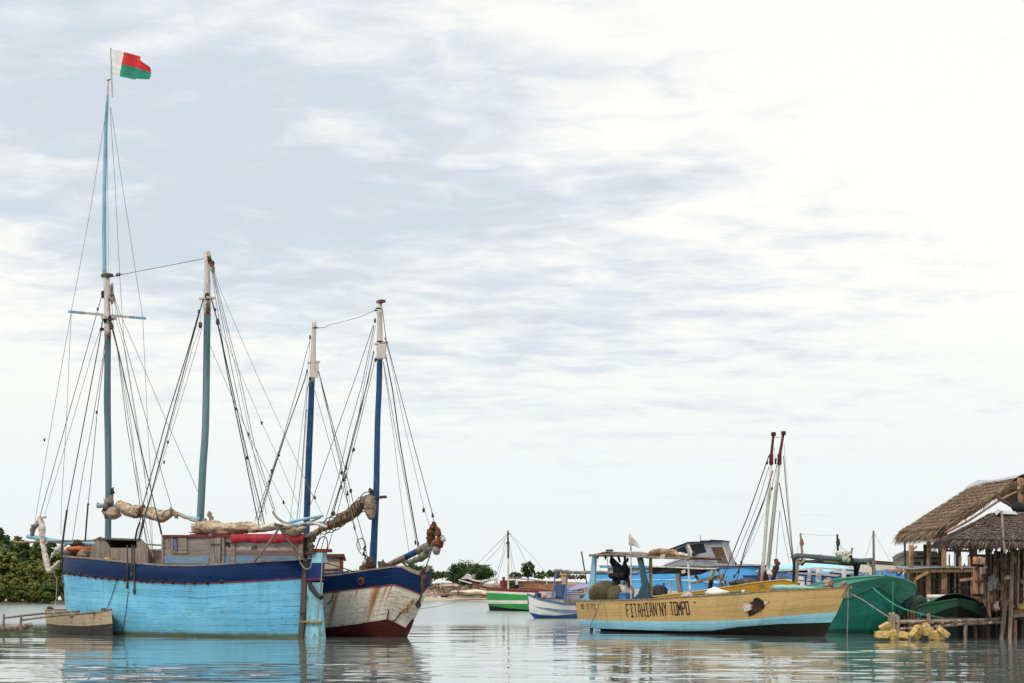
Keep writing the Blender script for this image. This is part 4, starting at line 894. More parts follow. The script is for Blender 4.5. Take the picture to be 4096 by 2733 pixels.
mb = MB(); mb.tube([Y.cp(x, y, .3) for x, y in c5([(500, 800), (560, 790), (650, 780)])], .14, 8, lump=.5, sub=4); mb.build('net_fold', m_tar, nt_, smooth=True)
for x, y in ((2392, 2228), (2422, 2232), (2475, 2232), (2478, 2240), (2510, 2240)):
    mb = MB(); mb.blob(Y.cp(x, y, .6), (.06, .06, .12), x, .4, 0, 6, 5); mb.build('hanging_tackle', m_wood if x == 2392 else m_rope, Y.root)
m_olive = M('olive tarpaulin', (.115, .105, .045), .9, .3, 1.5, (.06, .055, .03), .4, 3, bmp=.6)
tp = MB(); tp.blob(Y.cp(2418, 2375, .25), (.75, .6, .66), 3, .16, 0, 18, 12); tp.blob(Y.cp(2462, 2382, .3), (.42, .5, .50), 6, .14, 0, 16, 10)
one('tarp_bundle', tp, m_olive, Y.cp(2430, 2404, .3), 'olive green covered load sitting in the stern of the tan boat', 'bundle', smooth=True)
mb = MB(); mb.blob(Y.cp(2500, 2370, -.1), (.5, .4, .5), 11, .2, 0, 12, 8); one('white_sack', mb, m_rag, Y.cp(2500, 2402, -.1), 'pale sack behind the black net on the tan boat', 'sack', smooth=True)
mb = MB(); mb.beam(Y.cp(2488, 2392, .2), Y.cp(2520, 2392, .2), .5, .5); mb.beam(Y.cp(2488, 2375, .21)+Vector((0,0,0)), Y.cp(2520, 2375, .21), .56, .04)
one('blue_crate', mb, M('blue crate', (.05, .19, .42), .6, .2), Y.cp(2504, 2404, .2), 'blue crate beside the flag pole of the tan boat', 'crate', bevel=.02)
for nme, px, py, r_, m_, lb, ct_ in (('fish_sack', 2748, 2386, (.30, .25, .18), m_rag, 'crumpled pale sack at the foot of the white post on the tan boat', 'sack'), ('white_sack', 2868, 2374, (.55, .3, .24), M('bright white sack', (.72, .68, .62), .9, .1), 'bright white sack lying on the foredeck of the tan boat', 'sack'), ('net_float', 2973, 2366, (.09, .09, .07), M('white float', (.7, .68, .64), .6, .1), 'single white float lying on the green net of the tan boat', 'float')):
    mb = MB(); mb.blob(Y.cp(px, py, .3), r_, px, .22, 0, 14, 9); one(nme, mb, m_, Y.cp(px, py+6, .3), lb, ct_, smooth=True)
mb = MB(); mb.tube([Y.cp(x, y, .2) for x, y in [(2775, 2382), (2800, 2381), (2900, 2378), (2935, 2372), (2980, 2370), (3020, 2370)]], [.05, .12, .12, .14, .14, .04], 10, lump=.5, seed=3, sub=5, flat=.6); one('fishing_net', mb, M('green net', (.06, .20, .06), .9, .4, 6, (.14, .12, .08), .5), Y.cp(2880, 2384, .2), 'green fishing net heaped along the deck of the tan boat', 'fishing net', smooth=True)
mb = MB(); mb.tube([Y.cp(x, y, -.1) for x, y in [(3085, 2362), (3105, 2352), (3180, 2353), (3260, 2354)]], [.05, .22, .2, .05], 10, lump=.25, seed=3, sub=5, flat=.7); one('folded_tarp', mb, M('pale green tarp', (.22, .42, .33), .8, .2, 2, (.3, .28, .22), .3), Y.cp(3170, 2364, -.1), 'pale green folded tarp on the bow deck of the tan boat', 'tarp', smooth=True)
mb = MB(); mb.tube([Y.cp(3315, 2350, 0), Y.cp(3315, 2310, 0)], [.13, .12], 8); mb.tube([Y.cp(3303, 2330), Y.cp(3327, 2330)], .16, 8); mb.tube([Y.cp(3306, 2342), Y.cp(3324, 2342)], .17, 8); mb.build('mooring_bitt', m_pole, Y.root)
for x, y, r_ in ((3376, 2336, .12), (3392, 2346, .10), (3370, 2345, .14), (3405, 2352, .06)):
    mb = MB(); mb.blob(Y.cp(x, y, 0), (r_, r_, r_), x, .4, 0, 8, 6); mb.build('bow_lashing', m_sail2, Y.root)
mb = MB(); mb.tube([Y.cp(x, y, .1) for x, y in [(3394, 2356), (3392, 2420), (3390, 2500), (3388, 2560)]], .018, 5, sub=3); mb.build('anchor_line', m_ropel, Y.root)
mb = MB(); mb.beam(Y.cp(2575, 2394, -.2), Y.cp(2615, 2396, -.2), .5, .14); mb.build('engine_hatch', m_black, Y.root)

# ================================================================== AMBER SAILING BOAT BEHIND
ha = HM('amber paint', (.55, .27, .025), (.20, .10, .06), .3, .14, .3, .6, var=.12)
O_ = Boat((2560, 109), (3196, 98), 'sailing_boat', 'amber boat with two leaning white masts tipped dark red, behind the tan boat')
O_.hull([
 (2560, 3200, [(2480, 2400), (2614, 2386), (2700, 2376), (2850, 2356), (2950, 2342), (3003, 2333), (3137, 2318), (3200, 2332)], (1, 1, 1)),
 (2570, 3150, ('z', [(0, .2), (1, .9)]), (.8, .9, .8)), (2590, 3120, ('z', [(0, -.5), (1, -.5)]), (.2, .4, .2)),
], wshape(.4, 2.6, 2.2, 1.7, .5), [ha, hy_black], m_rail=M('amber rail', (.60, .42, .20), .8, .2), railw=.12, railh=.05, dz=.35)
mA = pole(O_, [(3040, 2345), (3052, 2262), (3068, 2060), (3084, 1850)], [8, 7.5, 7, 6.5], M('white mast paint', (.60, .57, .52), .7, .12, 2, (.36, .30, .24), .3, 4, (2, 2, .3)), 'mast', .2, sub=1)
mB = pole(O_, [(3062, 2345), (3072, 2268), (3098, 2020), (3117, 1850)], [9, 8.5, 8, 7], mA.data.materials[0], 'mast', -.3, sub=1)
m_tip = M('dark maroon paint', (.085, .012, .014), .7, .3)
for m0, pts, o in ((mA, [(3083, 1853), (3085, 1825), (3094, 1737)], .2), (mB, [(3116, 1853), (3119, 1820), (3134, 1733)], -.3)):
    pole(O_, pts, [7.5, 6, 5], m_tip, 'mast_tip', o, m0, sub=1)
    mc = MB(); p = O_.cp(pts[0][0]+2, 1832, o); mc.beam(p+Vector((0, 0, -.35)), p+Vector((0, 0, .2)), .2, .18); mc.build('mast_cheek', m_tip, m0)
    mc = MB(); p = O_.cp(pts[2][0], pts[2][1], o); mc.beam(p-O_.u3*.10, p+O_.u3*.10, .16, .2); mc.build('mast_cap', m_tip, m0)
    block(O_, pts[0][0]-14, 1850, o, 4, 9, 'pulley_block', m_rope, m0)
for m0, x0 in ((mA, 3040), (mB, 3064)):
    pole(O_, [(x0-3, 2345), (x0+2, 2300), (x0+5, 2262)], [11, 11, 8], m_redrag, 'mast_foot', .2 if m0 is mA else -.3, m0, lump=.2)
for pts, r, m_, of in [
 ([(3076, 1822), (2990, 2068), (2916, 2250), (2890, 2318)], .028, m_rope, (.2, 1.4)), ([(3076, 1866), (3030, 2020), (2955, 2205), (2929, 2262), (2900, 2320)], G_, m_ropeg, (.2, 1.4)),
 ([(3092, 1882), (3060, 1990), (2985, 2180), (2958, 2272), (2935, 2314)], .028, m_rope, (.2, 1.4)), ([(3090, 1890), (3055, 2010), (2975, 2230), (2947, 2322)], G_, m_rope, (.2, 1.5)),
 ([(3057, 2052), (3010, 2170), (2974, 2235), (2955, 2290)], T, m_ropeg, (.2, 1.4)), ([(3134, 1824), (3149, 2010), (3165, 2170), (3172, 2240), (3174, 2300)], .028, m_ropeg, (-.3, 0)),
 ([(3117, 1932), (3145, 2090), (3159, 2177), (3173, 2260)], .028, m_rope, (-.3, .2)), ([(3119, 2044), (3110, 2150), (3104, 2235)], G_, m_rope, (-.3, 0)), ([(3119, 2044), (3140, 2170), (3157, 2250)], T, m_ropeg, (-.3, -.4)),
 ([(3136, 1775), (3150, 1960), (3169, 2181), (3176, 2240)], T, m_ropeg, (-.3, -.2)), ([(3098, 1750), (3112, 1751), (3131, 1746)], T, m_ropeg, (.2, -.3)), ([(3112, 1840), (3085, 1960), (3062, 2140), (3052, 2250)], G_, m_rope, (-.3, .2)),
 ([(3096, 1790), (3101, 1830), (3105, 1850)], T, m_ropeg, (.2, 0)), ([(3117, 1850), (3102, 2040), (3075, 2260)], G_, m_ropeg, (-.2, .3)),
]: rope(O_, pts, r, m_, 'shroud' if r > T else 'stay', of)
for x, y in ((3088, 1955), (3103, 1840), (2894, 2304), (2937, 2305), (2943, 2255), (2955, 2290), (2965, 2250), (3051, 2218), (2901, 2330), (2890, 2338), (2940, 2330)):
    mc = MB(); mc.blob(O_.cp(x, y, 1.0 if x < 3000 else .2), (.055, .055, .10), x, .4, 0, 6, 5); mc.build('rope_knot', m_rope, O_.root)
for pts, m_, r_ in (([(3104, 2236), (3106, 2262), (3100, 2290), (3088, 2318)], m_redrag, [.1, .16, .14, .1]), ([(3068, 2270), (3078, 2292), (3092, 2300)], m_rag, [.08, .13, .06])):
    rg = MB(); rg.tube([O_.cp(x, y, .3) for x, y in pts], r_, 9, lump=.5, seed=3, sub=4); rg.build('hanging_rag', m_, O_.root, smooth=True)
mb = MB(); mb.blob(O_.cp(2990, 2335, .2), (.9, .5, .30), 3, .2, 0, 14, 9); one('net_heap', mb, M('dark net heap', (.05, .06, .04), .9, .4, 5, (.12, .10, .07), .4), O_.cp(2990, 2345, .2), 'dark heap of netting on the amber boat left of its masts', 'fishing net', smooth=True)
mb = MB(); mb.beam(O_.cp(2995, 2318, -.4), O_.cp(3048, 2318, -.4), .8, .42); mb.beam(O_.cp(2993, 2303, -.4), O_.cp(3050, 2303, -.4), .86, .05); one('blue_box', mb, M('deep blue box', (.02, .07, .30), .6, .2), O_.cp(3020, 2336, -.4), 'deep blue box at the foot of the two leaning masts', 'box', bevel=.02)
mb = MB(); mb.beam(O_.cp(2985, 2322, 1.6), O_.cp(3196, 2332, 1.5)-O_.u3*6.2, .04, .04)
O_.decal([(0, [(3035, 2340), (3052, 2335), (3062, 2344), (3056, 2351), (3038, 2349)])], 'bare_patch', [m_wood])
# black awning with posts (on the amber boat)
mb = MB(); vs = []; NX, NY = 16, 5
for i in range(NX+1):
    x = lerp(2603, 2862, i/NX)
    yt = lerp(2268, 2276, i/NX); yb = interp([(2603, 2297), (2700, 2295), (2712, 2306), (2740, 2306), (2800, 2298), (2862, 2277)], x)
    for j in range(NY+1): vs.append(O_.cp(x, lerp(yt, yb, j/NY), 1.2)+O_.n3*.06*math.sin(i*1.1+j))
mb.add(vs, [(i*(NY+1)+j, (i+1)*(NY+1)+j, (i+1)*(NY+1)+j+1, i*(NY+1)+j+1) for i in range(NX) for j in range(NY)]); 
tp_ = [O_.cp(lerp(2603, 2862, i/NX), lerp(2268, 2276, i/NX), 1.2) for i in range(NX+1)]
mb.add(tp_+[p-O_.n3*2.4+Vector((0, 0, .1)) for p in tp_], [(i, i+1, NX+2+i, NX+1+i) for i in range(NX)])
mb.build('awning', m_tar, O_.root, smooth=True, solid=.02)
mb = MB(); mb.tube([O_.cp(x, y, 1.28) for x, y in [(2598, 2267), (2700, 2270), (2800, 2275), (2864, 2276)]], .045, 6, sub=2, lump=.2); mb.build('awning_pole', m_rag, O_.root)
m_yp = M('yellow green post', (.33, .30, .07), .8, .3, 2, (.10, .10, .06), .4)
for pts, r_, m_, o in (([(2606, 2262), (2604, 2330), (2604, 2390)], .07, m_yp, 1.3), ([(2712, 2296), (2716, 2340), (2724, 2380)], .15, m_wood, 1.3), ([(2853, 2280), (2846, 2320)], .11, m_yp, 1.2), ([(2846, 2318), (2838, 2362)], .12, m_tar, 1.2), ([(2683, 2325), (2681, 2385)], .05, m_rag, .8), ([(2655, 2332), (2655, 2382)], .05, m_darkw, .8)):
    mb = MB(); mb.tube([O_.cp(x, y, o) for x, y in pts], r_, 8); mb.build('post', m_, O_.root)
for b_, q_, o in ((O_, [(2724, 2283), (2740, 2278), (2743, 2291), (2728, 2296)], 1.34), (Y, [(2641, 2219), (2661, 2217), (2659, 2234), (2641, 2235)], 1.12)):
    panel(b_, q_, o, .02, M('paper tag', (.45, .43, .34), .8, .2, 6), 'number_board')
for x0, y0, x1, y1 in ((2868, 2272, 2910, 2348), (2886, 2300, 2880, 2352), (2880, 2304, 2800, 2322), (2886, 2310, 2770, 2332), (2782, 2304, 2798, 2328), (2870, 2276, 2858, 2280)):
    mb = MB(); mb.beam(O_.cp(x0, y0, .9), O_.cp(x1, y1, .9), .12, .10); mb.build('trestle_bar', m_wood if y0 < 2300 else m_pole, O_.root)
mb = MB(); mb.blob(O_.cp(2632, 2372, .6), (.55, .4, .45), 3, .15, 0, 12, 8); one('engine_cover', mb, M('dark grey cover', (.05, .065, .07), .8, .3), O_.cp(2632, 2392, .6), 'dark grey covered engine under the black awning', 'engine', smooth=True)

# ================================================================== BACKGROUND BOATS
hbl = HM('azure hull', (.11, .40, .72), (.3, .3, .3), .3, .08, .5, .5, var=.08, streak=.12)
hbl2 = HM('mid blue hull', (.08, .26, .56), (.25, .25, .25), .3, .10, .5, .5, var=.08, streak=.15)
hwh = HM('white bottom', (.60, .57, .52), (.3, .25, .2), .3, .12, .5)
B1 = Boat((2420, 119), (2900, 113), 'motor_boat', 'low azure boat with white bottom seen under the black awning')
B1.hull([(2420, 2905, [(2400, 2320), (2550, 2319), (2700, 2320), (2830, 2329), (2910, 2335)], (1, 1, 1)), (2425, 2890, [(2400, 2362), (2550, 2356), (2740, 2366), (2900, 2362)], (.95, .95, .9)), (2440, 2860, ('z', [(0, .3), (1, .3)]), (.5, .6, .5))],
 wshape(.5, 2.4, 2.2, 1.4, .5), [hbl, hwh], dz=.3, m_rail=M('azure rail', (.30, .56, .78), .6), m_deck=hbl)
B2 = Boat((2400, 128), (2760, 121), 'motor_boat', 'light blue boat with dark lettering just behind the low azure boat')
B2.hull([(2400, 2760, [(2380, 2296), (2550, 2297), (2700, 2297), (2770, 2298)], (1, 1, 1)), (2410, 2740, ('z', [(0, .4), (1, .4)]), (.8, .9, .6)), (2420, 2735, ('z', [(0, -.2), (1, -.2)]), (.4, .6, .4))],
 wshape(.5, 2.4, 2.2, 1.4, .5), [hbl, hwh], dz=.3, m_rail=m_mblue, m_deck=hbl)
letters("JI FI", (2646, 2308), (2696, 2306), 12, -1, .05, B2.on, 'lettering', m_navy, B2.root, .3)
mb = MB(); 
panel(B2, [(2395, 2262), (2530, 2262), (2600, 2266), (2600, 2271), (2400, 2272)], .8, 1.8, M('teal roof', (.10, .30, .42), .7, .2), 'cabin_roof')
panel(B2, [(2430, 2272), (2590, 2271), (2590, 2300), (2430, 2300)], .6, 1.2, M('pale cabin', (.40, .44, .44), .8, .2, 2, (.2, .16, .12), .4), 'cabin_wall')
B3 = Boat((2560, 121), (3280, 118), 'fishing_boat', 'big azure boat with a tilted grey wheelhouse, behind the amber boat')
B3.hull([(2560, 3282, [(2540, 2290), (2700, 2275), (2869, 2262), (3000, 2262), (3100, 2270), (3290, 2282)], (1, 1, 1)), (2565, 3280, [(2540, 2294), (2700, 2280), (2869, 2268), (3000, 2268), (3100, 2276), (3290, 2290)], (1, 1, 1)), (2580, 3240, ('z', [(0, .3), (1, .3)]), (.75, .85, .7)), (2600, 3220, ('z', [(0, -.4), (1, -.4)]), (.4, .5, .4))],
 wshape(.5, 2.4, 2.2, 2.3, .5), [m_mblue, hbl, hbl], dz=.1, m_rail=m_tin, m_deck=m_tin, bulge=.05)
panel(B3, [(2869, 2254), (3040, 2258), (3130, 2264), (3130, 2270), (3040, 2264), (2869, 2263)], 2.38, .3, m_tin, 'bulwark')
m_gw = M('grey painted wheelhouse', (.30, .295, .31), .8, .14, 1.5, (.21, .19, .18), .35, 3, (1, 1, 1))
wh = panel(B3, [(2641, 2266), (2672, 2250), (2700, 2240), (2754, 2228), (2727, 2223), (2680, 2212), (2655, 2206), (2746, 2174), (2800, 2170), (2889, 2163), (2893, 2185), (2918, 2254), (2972, 2258), (2972, 2266), (2870, 2270)], 2.2, 2.6, m_gw, 'wheelhouse')
panel(B3, [(2655, 2204), (2745, 2170), (2752, 2168), (2749, 2175), (2657, 2209)], 2.3, 2.8, m_tar, 'wheelhouse_roof', wh)
panel(B3, [(2748, 2168), (2800, 2166), (2803, 2162), (2838, 2162), (2840, 2159), (2893, 2161), (2890, 2165), (2748, 2173)], 2.36, 2.9, m_tar, 'wheelhouse_roof', wh)
panel(B3, [(2680, 2210), (2741, 2184), (2753, 2219), (2727, 2222)], 2.215, .03, m_opening, 'window', wh)
panel(B3, [(2757, 2180), (2814, 2174), (2826, 2209), (2778, 2218)], 2.215, .03, m_opening, 'window', wh)
panel(B3, [(2745, 2172), (2756, 2172), (2774, 2222), (2764, 2226)], 2.27, .06, m_cream, 'corner_post', wh)
panel(B3, [(2843, 2187), (2892, 2186), (2916, 2253), (2872, 2254)], 2.216, .03, M('brown plywood', (.13, .08, .045), .85, .4, 1.5, (.07, .045, .03), .4), 'doorway', wh)
panel(B3, [(2843, 2185), (2893, 2184), (2893, 2189), (2844, 2190)], 2.26, .06, m_gw, 'door_frame', wh)
panel(B3, [(2890, 2186), (2895, 2186), (2919, 2254), (2914, 2254)], 2.26, .06, m_cream, 'door_frame', wh)
panel(B3, [(2638, 2266), (2700, 2241), (2755, 2228), (2754, 2231), (2700, 2245), (2645, 2268)], 2.25, .06, m_cream, 'sill', wh)
pole(B3, [(2803, 2168), (2802, 2139)], 2, m_metal, 'antenna', 1.5)
rope(B3, [(2776, 2220), (2820, 2242), (2856, 2252)], .02, m_ropeg, 'stay', (2.3, 2.3)); rope(B3, [(2784, 2230), (2772, 2270), (2768, 2300)], .02, m_ropeg, 'stay', (2.4, 2.6))
mc = MB(); mc.blob(B3.cp(2777, 2218, 2.35), (.12, .12, .2), 3, .4); mc.build('lashing', m_rope, B3.root)
B4 = Boat((3080, 117), (3400, 110), 'passenger_boat', 'blue boat with pale blue roof on white posts, left of the dark canopy')
B4.hull([(3080, 3402, [(3060, 2284), (3120, 2289), (3240, 2300), (3365, 2310), (3402, 2312)], (1, 1, 1)), (3090, 3380, ('z', [(0, .3), (1, .3)]), (.8, .9, .7)), (3100, 3370, ('z', [(0, -.3), (1, -.3)]), (.4, .5, .4))],
 wshape(.5, 2.4, 2.2, 1.7, .5), [hbl2, hbl2], dz=.1, m_rail=m_mblue, m_deck=m_tin)
mb = MB(); vs = []; NX, NY = 14, 6
for i in range(NX+1):
    x = lerp(3098, 3382, i/NX); y = interp([(3098, 2264), (3150, 2258), (3220, 2253), (3330, 2257), (3382, 2274)], x)
    for j in range(NY+1): vs.append(B4.cp(x, y, 0)+B4.n3*(1.5-3*j/NY)+Vector((0, 0, -.35*(2*j/NY-1)**2)))
mb.add(vs, [(i*(NY+1)+j, (i+1)*(NY+1)+j, (i+1)*(NY+1)+j+1, i*(NY+1)+j+1) for i in range(NX) for j in range(NY)]); mb.build('roof', M('pale blue roof', (.26, .55, .80), .6, .1, 2), B4.root, smooth=True, solid=.06)
panel(B4, [(3100, 2278), (3200, 2276), (3260, 2269), (3376, 2274), (3376, 2281), (3260, 2277), (3200, 2283), (3100, 2286)], 1.5, .08, m_cream, 'roof_beam')
m_wp = M('white post', (.58, .60, .60), .7, .1)
for x0, x1, x2, x3 in ((3232, 3242, 3236, 3224), (3264, 3280, 3276, 3262), (3367, 3379, 3378, 3366)):
    panel(B4, [(x0, 2276), (x1, 2276), (x2, 2345), (x3, 2345)], 1.52, .12, m_wp, 'roof_post')
panel(B4, [(3190, 2305), (3212, 2306), (3214, 2345), (3192, 2345)], 1.8, .1, m_wp, 'white_board')
panel(B4, [(3115, 2300), (3130, 2292), (3165, 2330), (3165, 2350), (3105, 2345)], 1.76, .1, M('slate canvas', (.10, .12, .14), .9, .3), 'canvas_flap')
panel(B4, [(3150, 2290), (3290, 2292), (3360, 2300), (3350, 2308), (3290, 2302), (3150, 2294)], 1.74, .1, m_tin, 'grey_strake')
B5 = Boat((3240, 140), (3600, 133), 'cargo_boat', 'large cream boat in the gap behind the green boat, dark rail on top')
B5.hull([(3240, 3600, [(3220, 2244), (3290, 2240), (3400, 2247), (3520, 2254), (3640, 2259)], (1, 1, 1)), (3245, 3598, [(3220, 2249), (3290, 2245), (3400, 2252), (3520, 2259), (3640, 2264)], (1, 1, 1)), (3250, 3594, [(3220, 2296), (3400, 2298), (3640, 2302)], (.98, .98, .95)), (3260, 3590, ('z', [(0, 0), (1, 0)]), (.7, .8, .6))],
 wshape(.5, 2.4, 2.2, 2.3, .5), [m_darkw, HM('cream hull', (.60, .53, .43), (.35, .28, .2), .3, .14, .3), hbl2], dz=.1, m_rail=m_darkw)
panel(B5, [(3498, 2282), (3540, 2280), (3560, 2286), (3612, 2300), (3616, 2325), (3498, 2322)], 2.5, .5, hbl2, 'blue_cover')
panel(B5, [(3381, 2298), (3412, 2292), (3412, 2312), (3381, 2314)], 2.6, .5, M('teal cover', (.05, .22, .34), .7), 'teal_cover')
panel(B5, [(3540, 2278), (3612, 2280), (3612, 2291), (3545, 2290)], 2.55, .2, m_pole, 'brown_board')
for i in range(4):
    pole(B5, [(3434+i*12, 2304), (3435+i*12, 2288)], 3, m_wood, 'rail_post', 2.5)
# masts of boats hidden behind
for (x0, y0, x1, y1, d, lb) in ((3202, 2133, 3209, 2220, 150, 'brown mast stub showing above the left end of the dark canopy'), (3349, 2138, 3352, 2212, 152, 'dark mast stub behind the pale rope bundle on the canopy'), ):
    r0 = thing('far_mast', lb, 'mast', tuple(P(x1, 2380, d)))
    mb = MB(); mb.tube([P(x1+2, 2380, d), P(x1, y1, d), P(x0, y0, d)], [.11, .10, .08], 8); mb.build('pole', m_wood if x0 < 3300 else m_rope, r0)
    mb = MB(); p = P(lerp(x0, x1, .45)+2, lerp(y0, y1, .45), d); mb.blob(p, (.16, .16, .3), x0, .3); mb.build('lashing', m_brown if x0 < 3300 else m_rope, r0)
    mb = MB(); mb.tube([P(x0, y0+28, d), P(x0-18, 2222, d)], .012, 4); mb.build('stay', m_ropeg, r0)
    if x0 > 3300:
        for k in range(3): mb = MB(); mb.tube([P(x0+2, y0+18+k*6, d), P(x0+20+k*10, 2212, d)], .010, 4); mb.build('stay', m_ropel, r0)
        mb = MB(); mb.tube([P(3205, 2136, 150), P(3280, 2142, 151), P(3348, 2141, 152)], .010, 4); mb.build('stay', m_ropel, r0)

# ================================================================== GREEN BOAT, BOW ON
hg = HM('sea green paint', (.13, .48, .35), (.10, .20, .17), .5, .20, .28, .5, var=.2, streak=.5)
hg2 = HM('deep green paint', (.05, .42, .31), (.06, .16, .12), .5, .20, .28, .5, var=.22, streak=.55)
hgd = HM('dark wet green', (.02, .22, .17), (.03, .06, .05), .3, .15, .28, .5)
Gn = Boat((3318, 99), (3540, 84.8), 'fishing_boat', 'sea green boat with its bow toward the viewer, dark canopy on posts behind')
Gn.hull([
 (3318, 3542, ('z', [(0, 2.15), (.4, 2.22), (.7, 2.38), (.85, 2.52), (.96, 2.64), (1, 2.66)]), (1, 1, 1)),
 (3318, 3512, ('z', [(0, 1.3), (.5, 1.35), (.8, 1.46), (.92, 1.62), (1, 2.12)]), (.97, .96, .86)),
 (3318, 3478, ('z', [(0, .2), (.5, .15), (1, .2)]), (.7, .66, .42)),
 (3318, 3468, ('z', [(0, -.6), (1, -.6)]), (.3, .4, .2)),
], wshape(.8, 3.6, 2.2, 2.2, .6), [hg, hg2, hgd], m_rail=M('light green rail', (.13, .42, .30), .6, .2), railw=.10, railh=.05, dz=.08, bulge=.03, m_in=hg, m_deck=hg, fdz=lambda t: -.42*min(1, (1-t)*4.5))
Gn.strake(1, 'rubbing_strake', hg2, .045)
mb = MB(); mb.tube([Gn.at(Gn.L-.9, 0, 2.45), Gn.at(Gn.L-.9, 0, 2.85)], .09, 8); mb.build('bow_post', m_pole, Gn.root)
# worn patch with engine bracket on the far shoulder
h = Gn.on(3632, 2400, .03)
if h: mb = MB(); mb.blob(h[0], (.22, .22, .45), 3, .3, 0, 10, 8); mb.build('tyre_scrap', M('slate scrap', (.04, .09, .09), .8, .4, 5), Gn.root, smooth=True)
# canopy
mb = MB(); vs = []; NX, NY = 20, 6
for i in range(NX+1):
    x = lerp(3180, 3498, i/NX); y = interp([(3180, 2228), (3188, 2218), (3205, 2219), (3291, 2226), (3406, 2237), (3460, 2241), (3498, 2238)], x)
    d = lerp(93, 92, i/NX)
    for j in range(NY+1): vs.append(P(x, y, d)+Vector((.1*j/NY, 2.4*j/NY, -.06*noise.noise(Vector((i, j, 3)))*1.5+.10*math.sin(j/NY*3.1))))
f_ = [(i*(NY+1)+j, (i+1)*(NY+1)+j, (i+1)*(NY+1)+j+1, i*(NY+1)+j+1) for i in range(NX) for j in range(NY)]
mb.add(vs, f_)
sk = []
for i in range(NX+1):
    x = lerp(3180, 3498, i/NX); y = interp([(3180, 2228), (3188, 2218), (3205, 2219), (3291, 2226), (3406, 2237), (3460, 2241), (3498, 2238)], x); yb = interp([(3180, 2236), (3215, 2232), (3280, 2241), (3300, 2238), (3406, 2250), (3498, 2252)], x)
    d = lerp(93, 92, i/NX)-.03
    for j in range(3): sk.append(P(x, lerp(y, yb, j/2), d-.02*j))
mb.add(sk, [(i*3+j, (i+1)*3+j, (i+1)*3+j+1, i*3+j+1) for i in range(NX) for j in range(2)], 1)
cn = mb.build('canopy_cover', [M('dark grey canvas', (.085, .09, .095), .9, .25, 3, (.05, .05, .05), .4), M('dark green canvas', (.04, .075, .07), .9, .3, 2, (.085, .09, .095), .5, .6)], Gn.root, smooth=True, solid=.03)
for (x0, y0, x1, y1, d, w_, m_) in ((3178, 2228, 3174, 2328, 92.9, .12, m_tar), (3192, 2234, 3185, 2330, 92.7, .14, m_pole), (3192, 2262, 3222, 2238, 92.7, .10, m_pole), (3205, 2262, 3224, 2240, 94.5, .12, m_tar), (3421, 2256, 3423, 2312, 94, .15, m_tar), (3438, 2256, 3424, 2308, 93.8, .11, m_tar), (3493, 2240, 3494, 2304, 91.8, .13, m_pole), (3468, 2252, 3490, 2268, 91.8, .10, m_pole), (3184, 2240, 3300, 2252, 92.8, .09, m_darkw), (3300, 2252, 3496, 2256, 92.3, .09, m_darkw), (3215, 2245, 3440, 2262, 94.8, .12, m_tar)):
    mb = MB(); mb.beam(P(x0, y0, d), P(x1, y1, d), w_); mb.build('canopy_post' if abs(x1-x0) < 25 else 'canopy_beam', m_, Gn.root)
mb = MB(); mb.tube([P(3498, 2304, 91.7), P(3495, 2238, 91.7), P(3494, 2123, 91.7)], [.07, .06, .05], 7); mb.build('canopy_mast', m_wood, Gn.root)
for x1, y1 in ((3458, 2240), (3570, 2262)):
    mb = MB(); mb.tube([P(3494, 2128, 91.7), P(x1, y1, 92)], .008, 4); mb.build('stay', m_ropel, Gn.root)
mb = MB(); mb.tube([P(3409, 2192, 91.9), P(3403, 2222, 91.9)], .05, 6); mb.build('canopy_stick', m_wood, Gn.root)
mb = MB()
mb.tube([P(x, y, 91.9) for x, y in [(3342, 2210), (3352, 2216), (3370, 2220), (3385, 2224), (3406, 2222)]], [.06, .16, .14, .22, .1], 10, lump=.6, seed=2, sub=4); mb.tube([P(x, y, 91.8) for x, y in [(3376, 2222), (3388, 2238), (3402, 2234)]], [.14, .18, .1], 10, lump=.6, seed=5, sub=4)
one('rope_bundle', mb, m_rag, P(3375, 2230, 91.9), 'bundle of pale rope lying on top of the dark canopy', 'rope bundle', smooth=True)
mb = MB(); mb.beam(P(3402, 2222, 91.8), P(3411, 2250, 91.7), .12); mb.build('canopy_block', m_tar, Gn.root)
mb = MB(); mb.tube([P(3195, 2322, 92.6), P(3280, 2330, 91.5)], .03, 6); mb.build('rail_pole', m_rope, Gn.root)
mb = MB(); mb.beam(P(3277, 2220, 93.5), P(3285, 2220, 93.5), .1, .1); mb.build('canopy_clip', m_metal, Gn.root)

# ================================================================== DARK GREEN TARP BOAT
hd = HM('dark green hull', (.022, .08, .045), (.03, .05, .04), .3, .12, .28, .7); hd2 = HM('black green hull', (.006, .012, .009), (.02, .03, .02), .3, .12, .28, .8)
Dk = Boat((3770, 86.5), (3832, 79), 'fishing_boat', 'dark green boat nosing up behind the low jetty, white pipe frame on top')
Dk.hull([(3770, 3832, ('z', [(0, 1.1), (.5, 1.2), (.85, 1.45), (1, 1.62)]), (1, 1, 1)), (3772, 3831, ('z', [(0, .75), (.5, .8), (.85, 1.0), (1, 1.35)]), (.97, .97, .92)), (3772, 3830, ('z', [(0, -.5), (1, -.5)]), (.5, .7, .3))],
 wshape(.6, 2.6, 2.2, 1.45, .55), [hd, hd2], m_rail=hd, m_in=hd, m_deck=hd, dz=.1)
mb = MB(); vs = []
for i in range(9):
    for j in range(9):
        k = Dk.L*(.25+.6*i/8); w_ = 1.25*math.sin(math.pi*(.5-abs(.5-.5)*0))*(1-.25*(i/8)**3); o = w_*(1-2*j/8); z = 1.25+.30*i/8+.32*(1-(1-2*j/8)**2)
        vs.append(Dk.at(k, o, z+.03*noise.noise(Vector((i, j, 1)))))
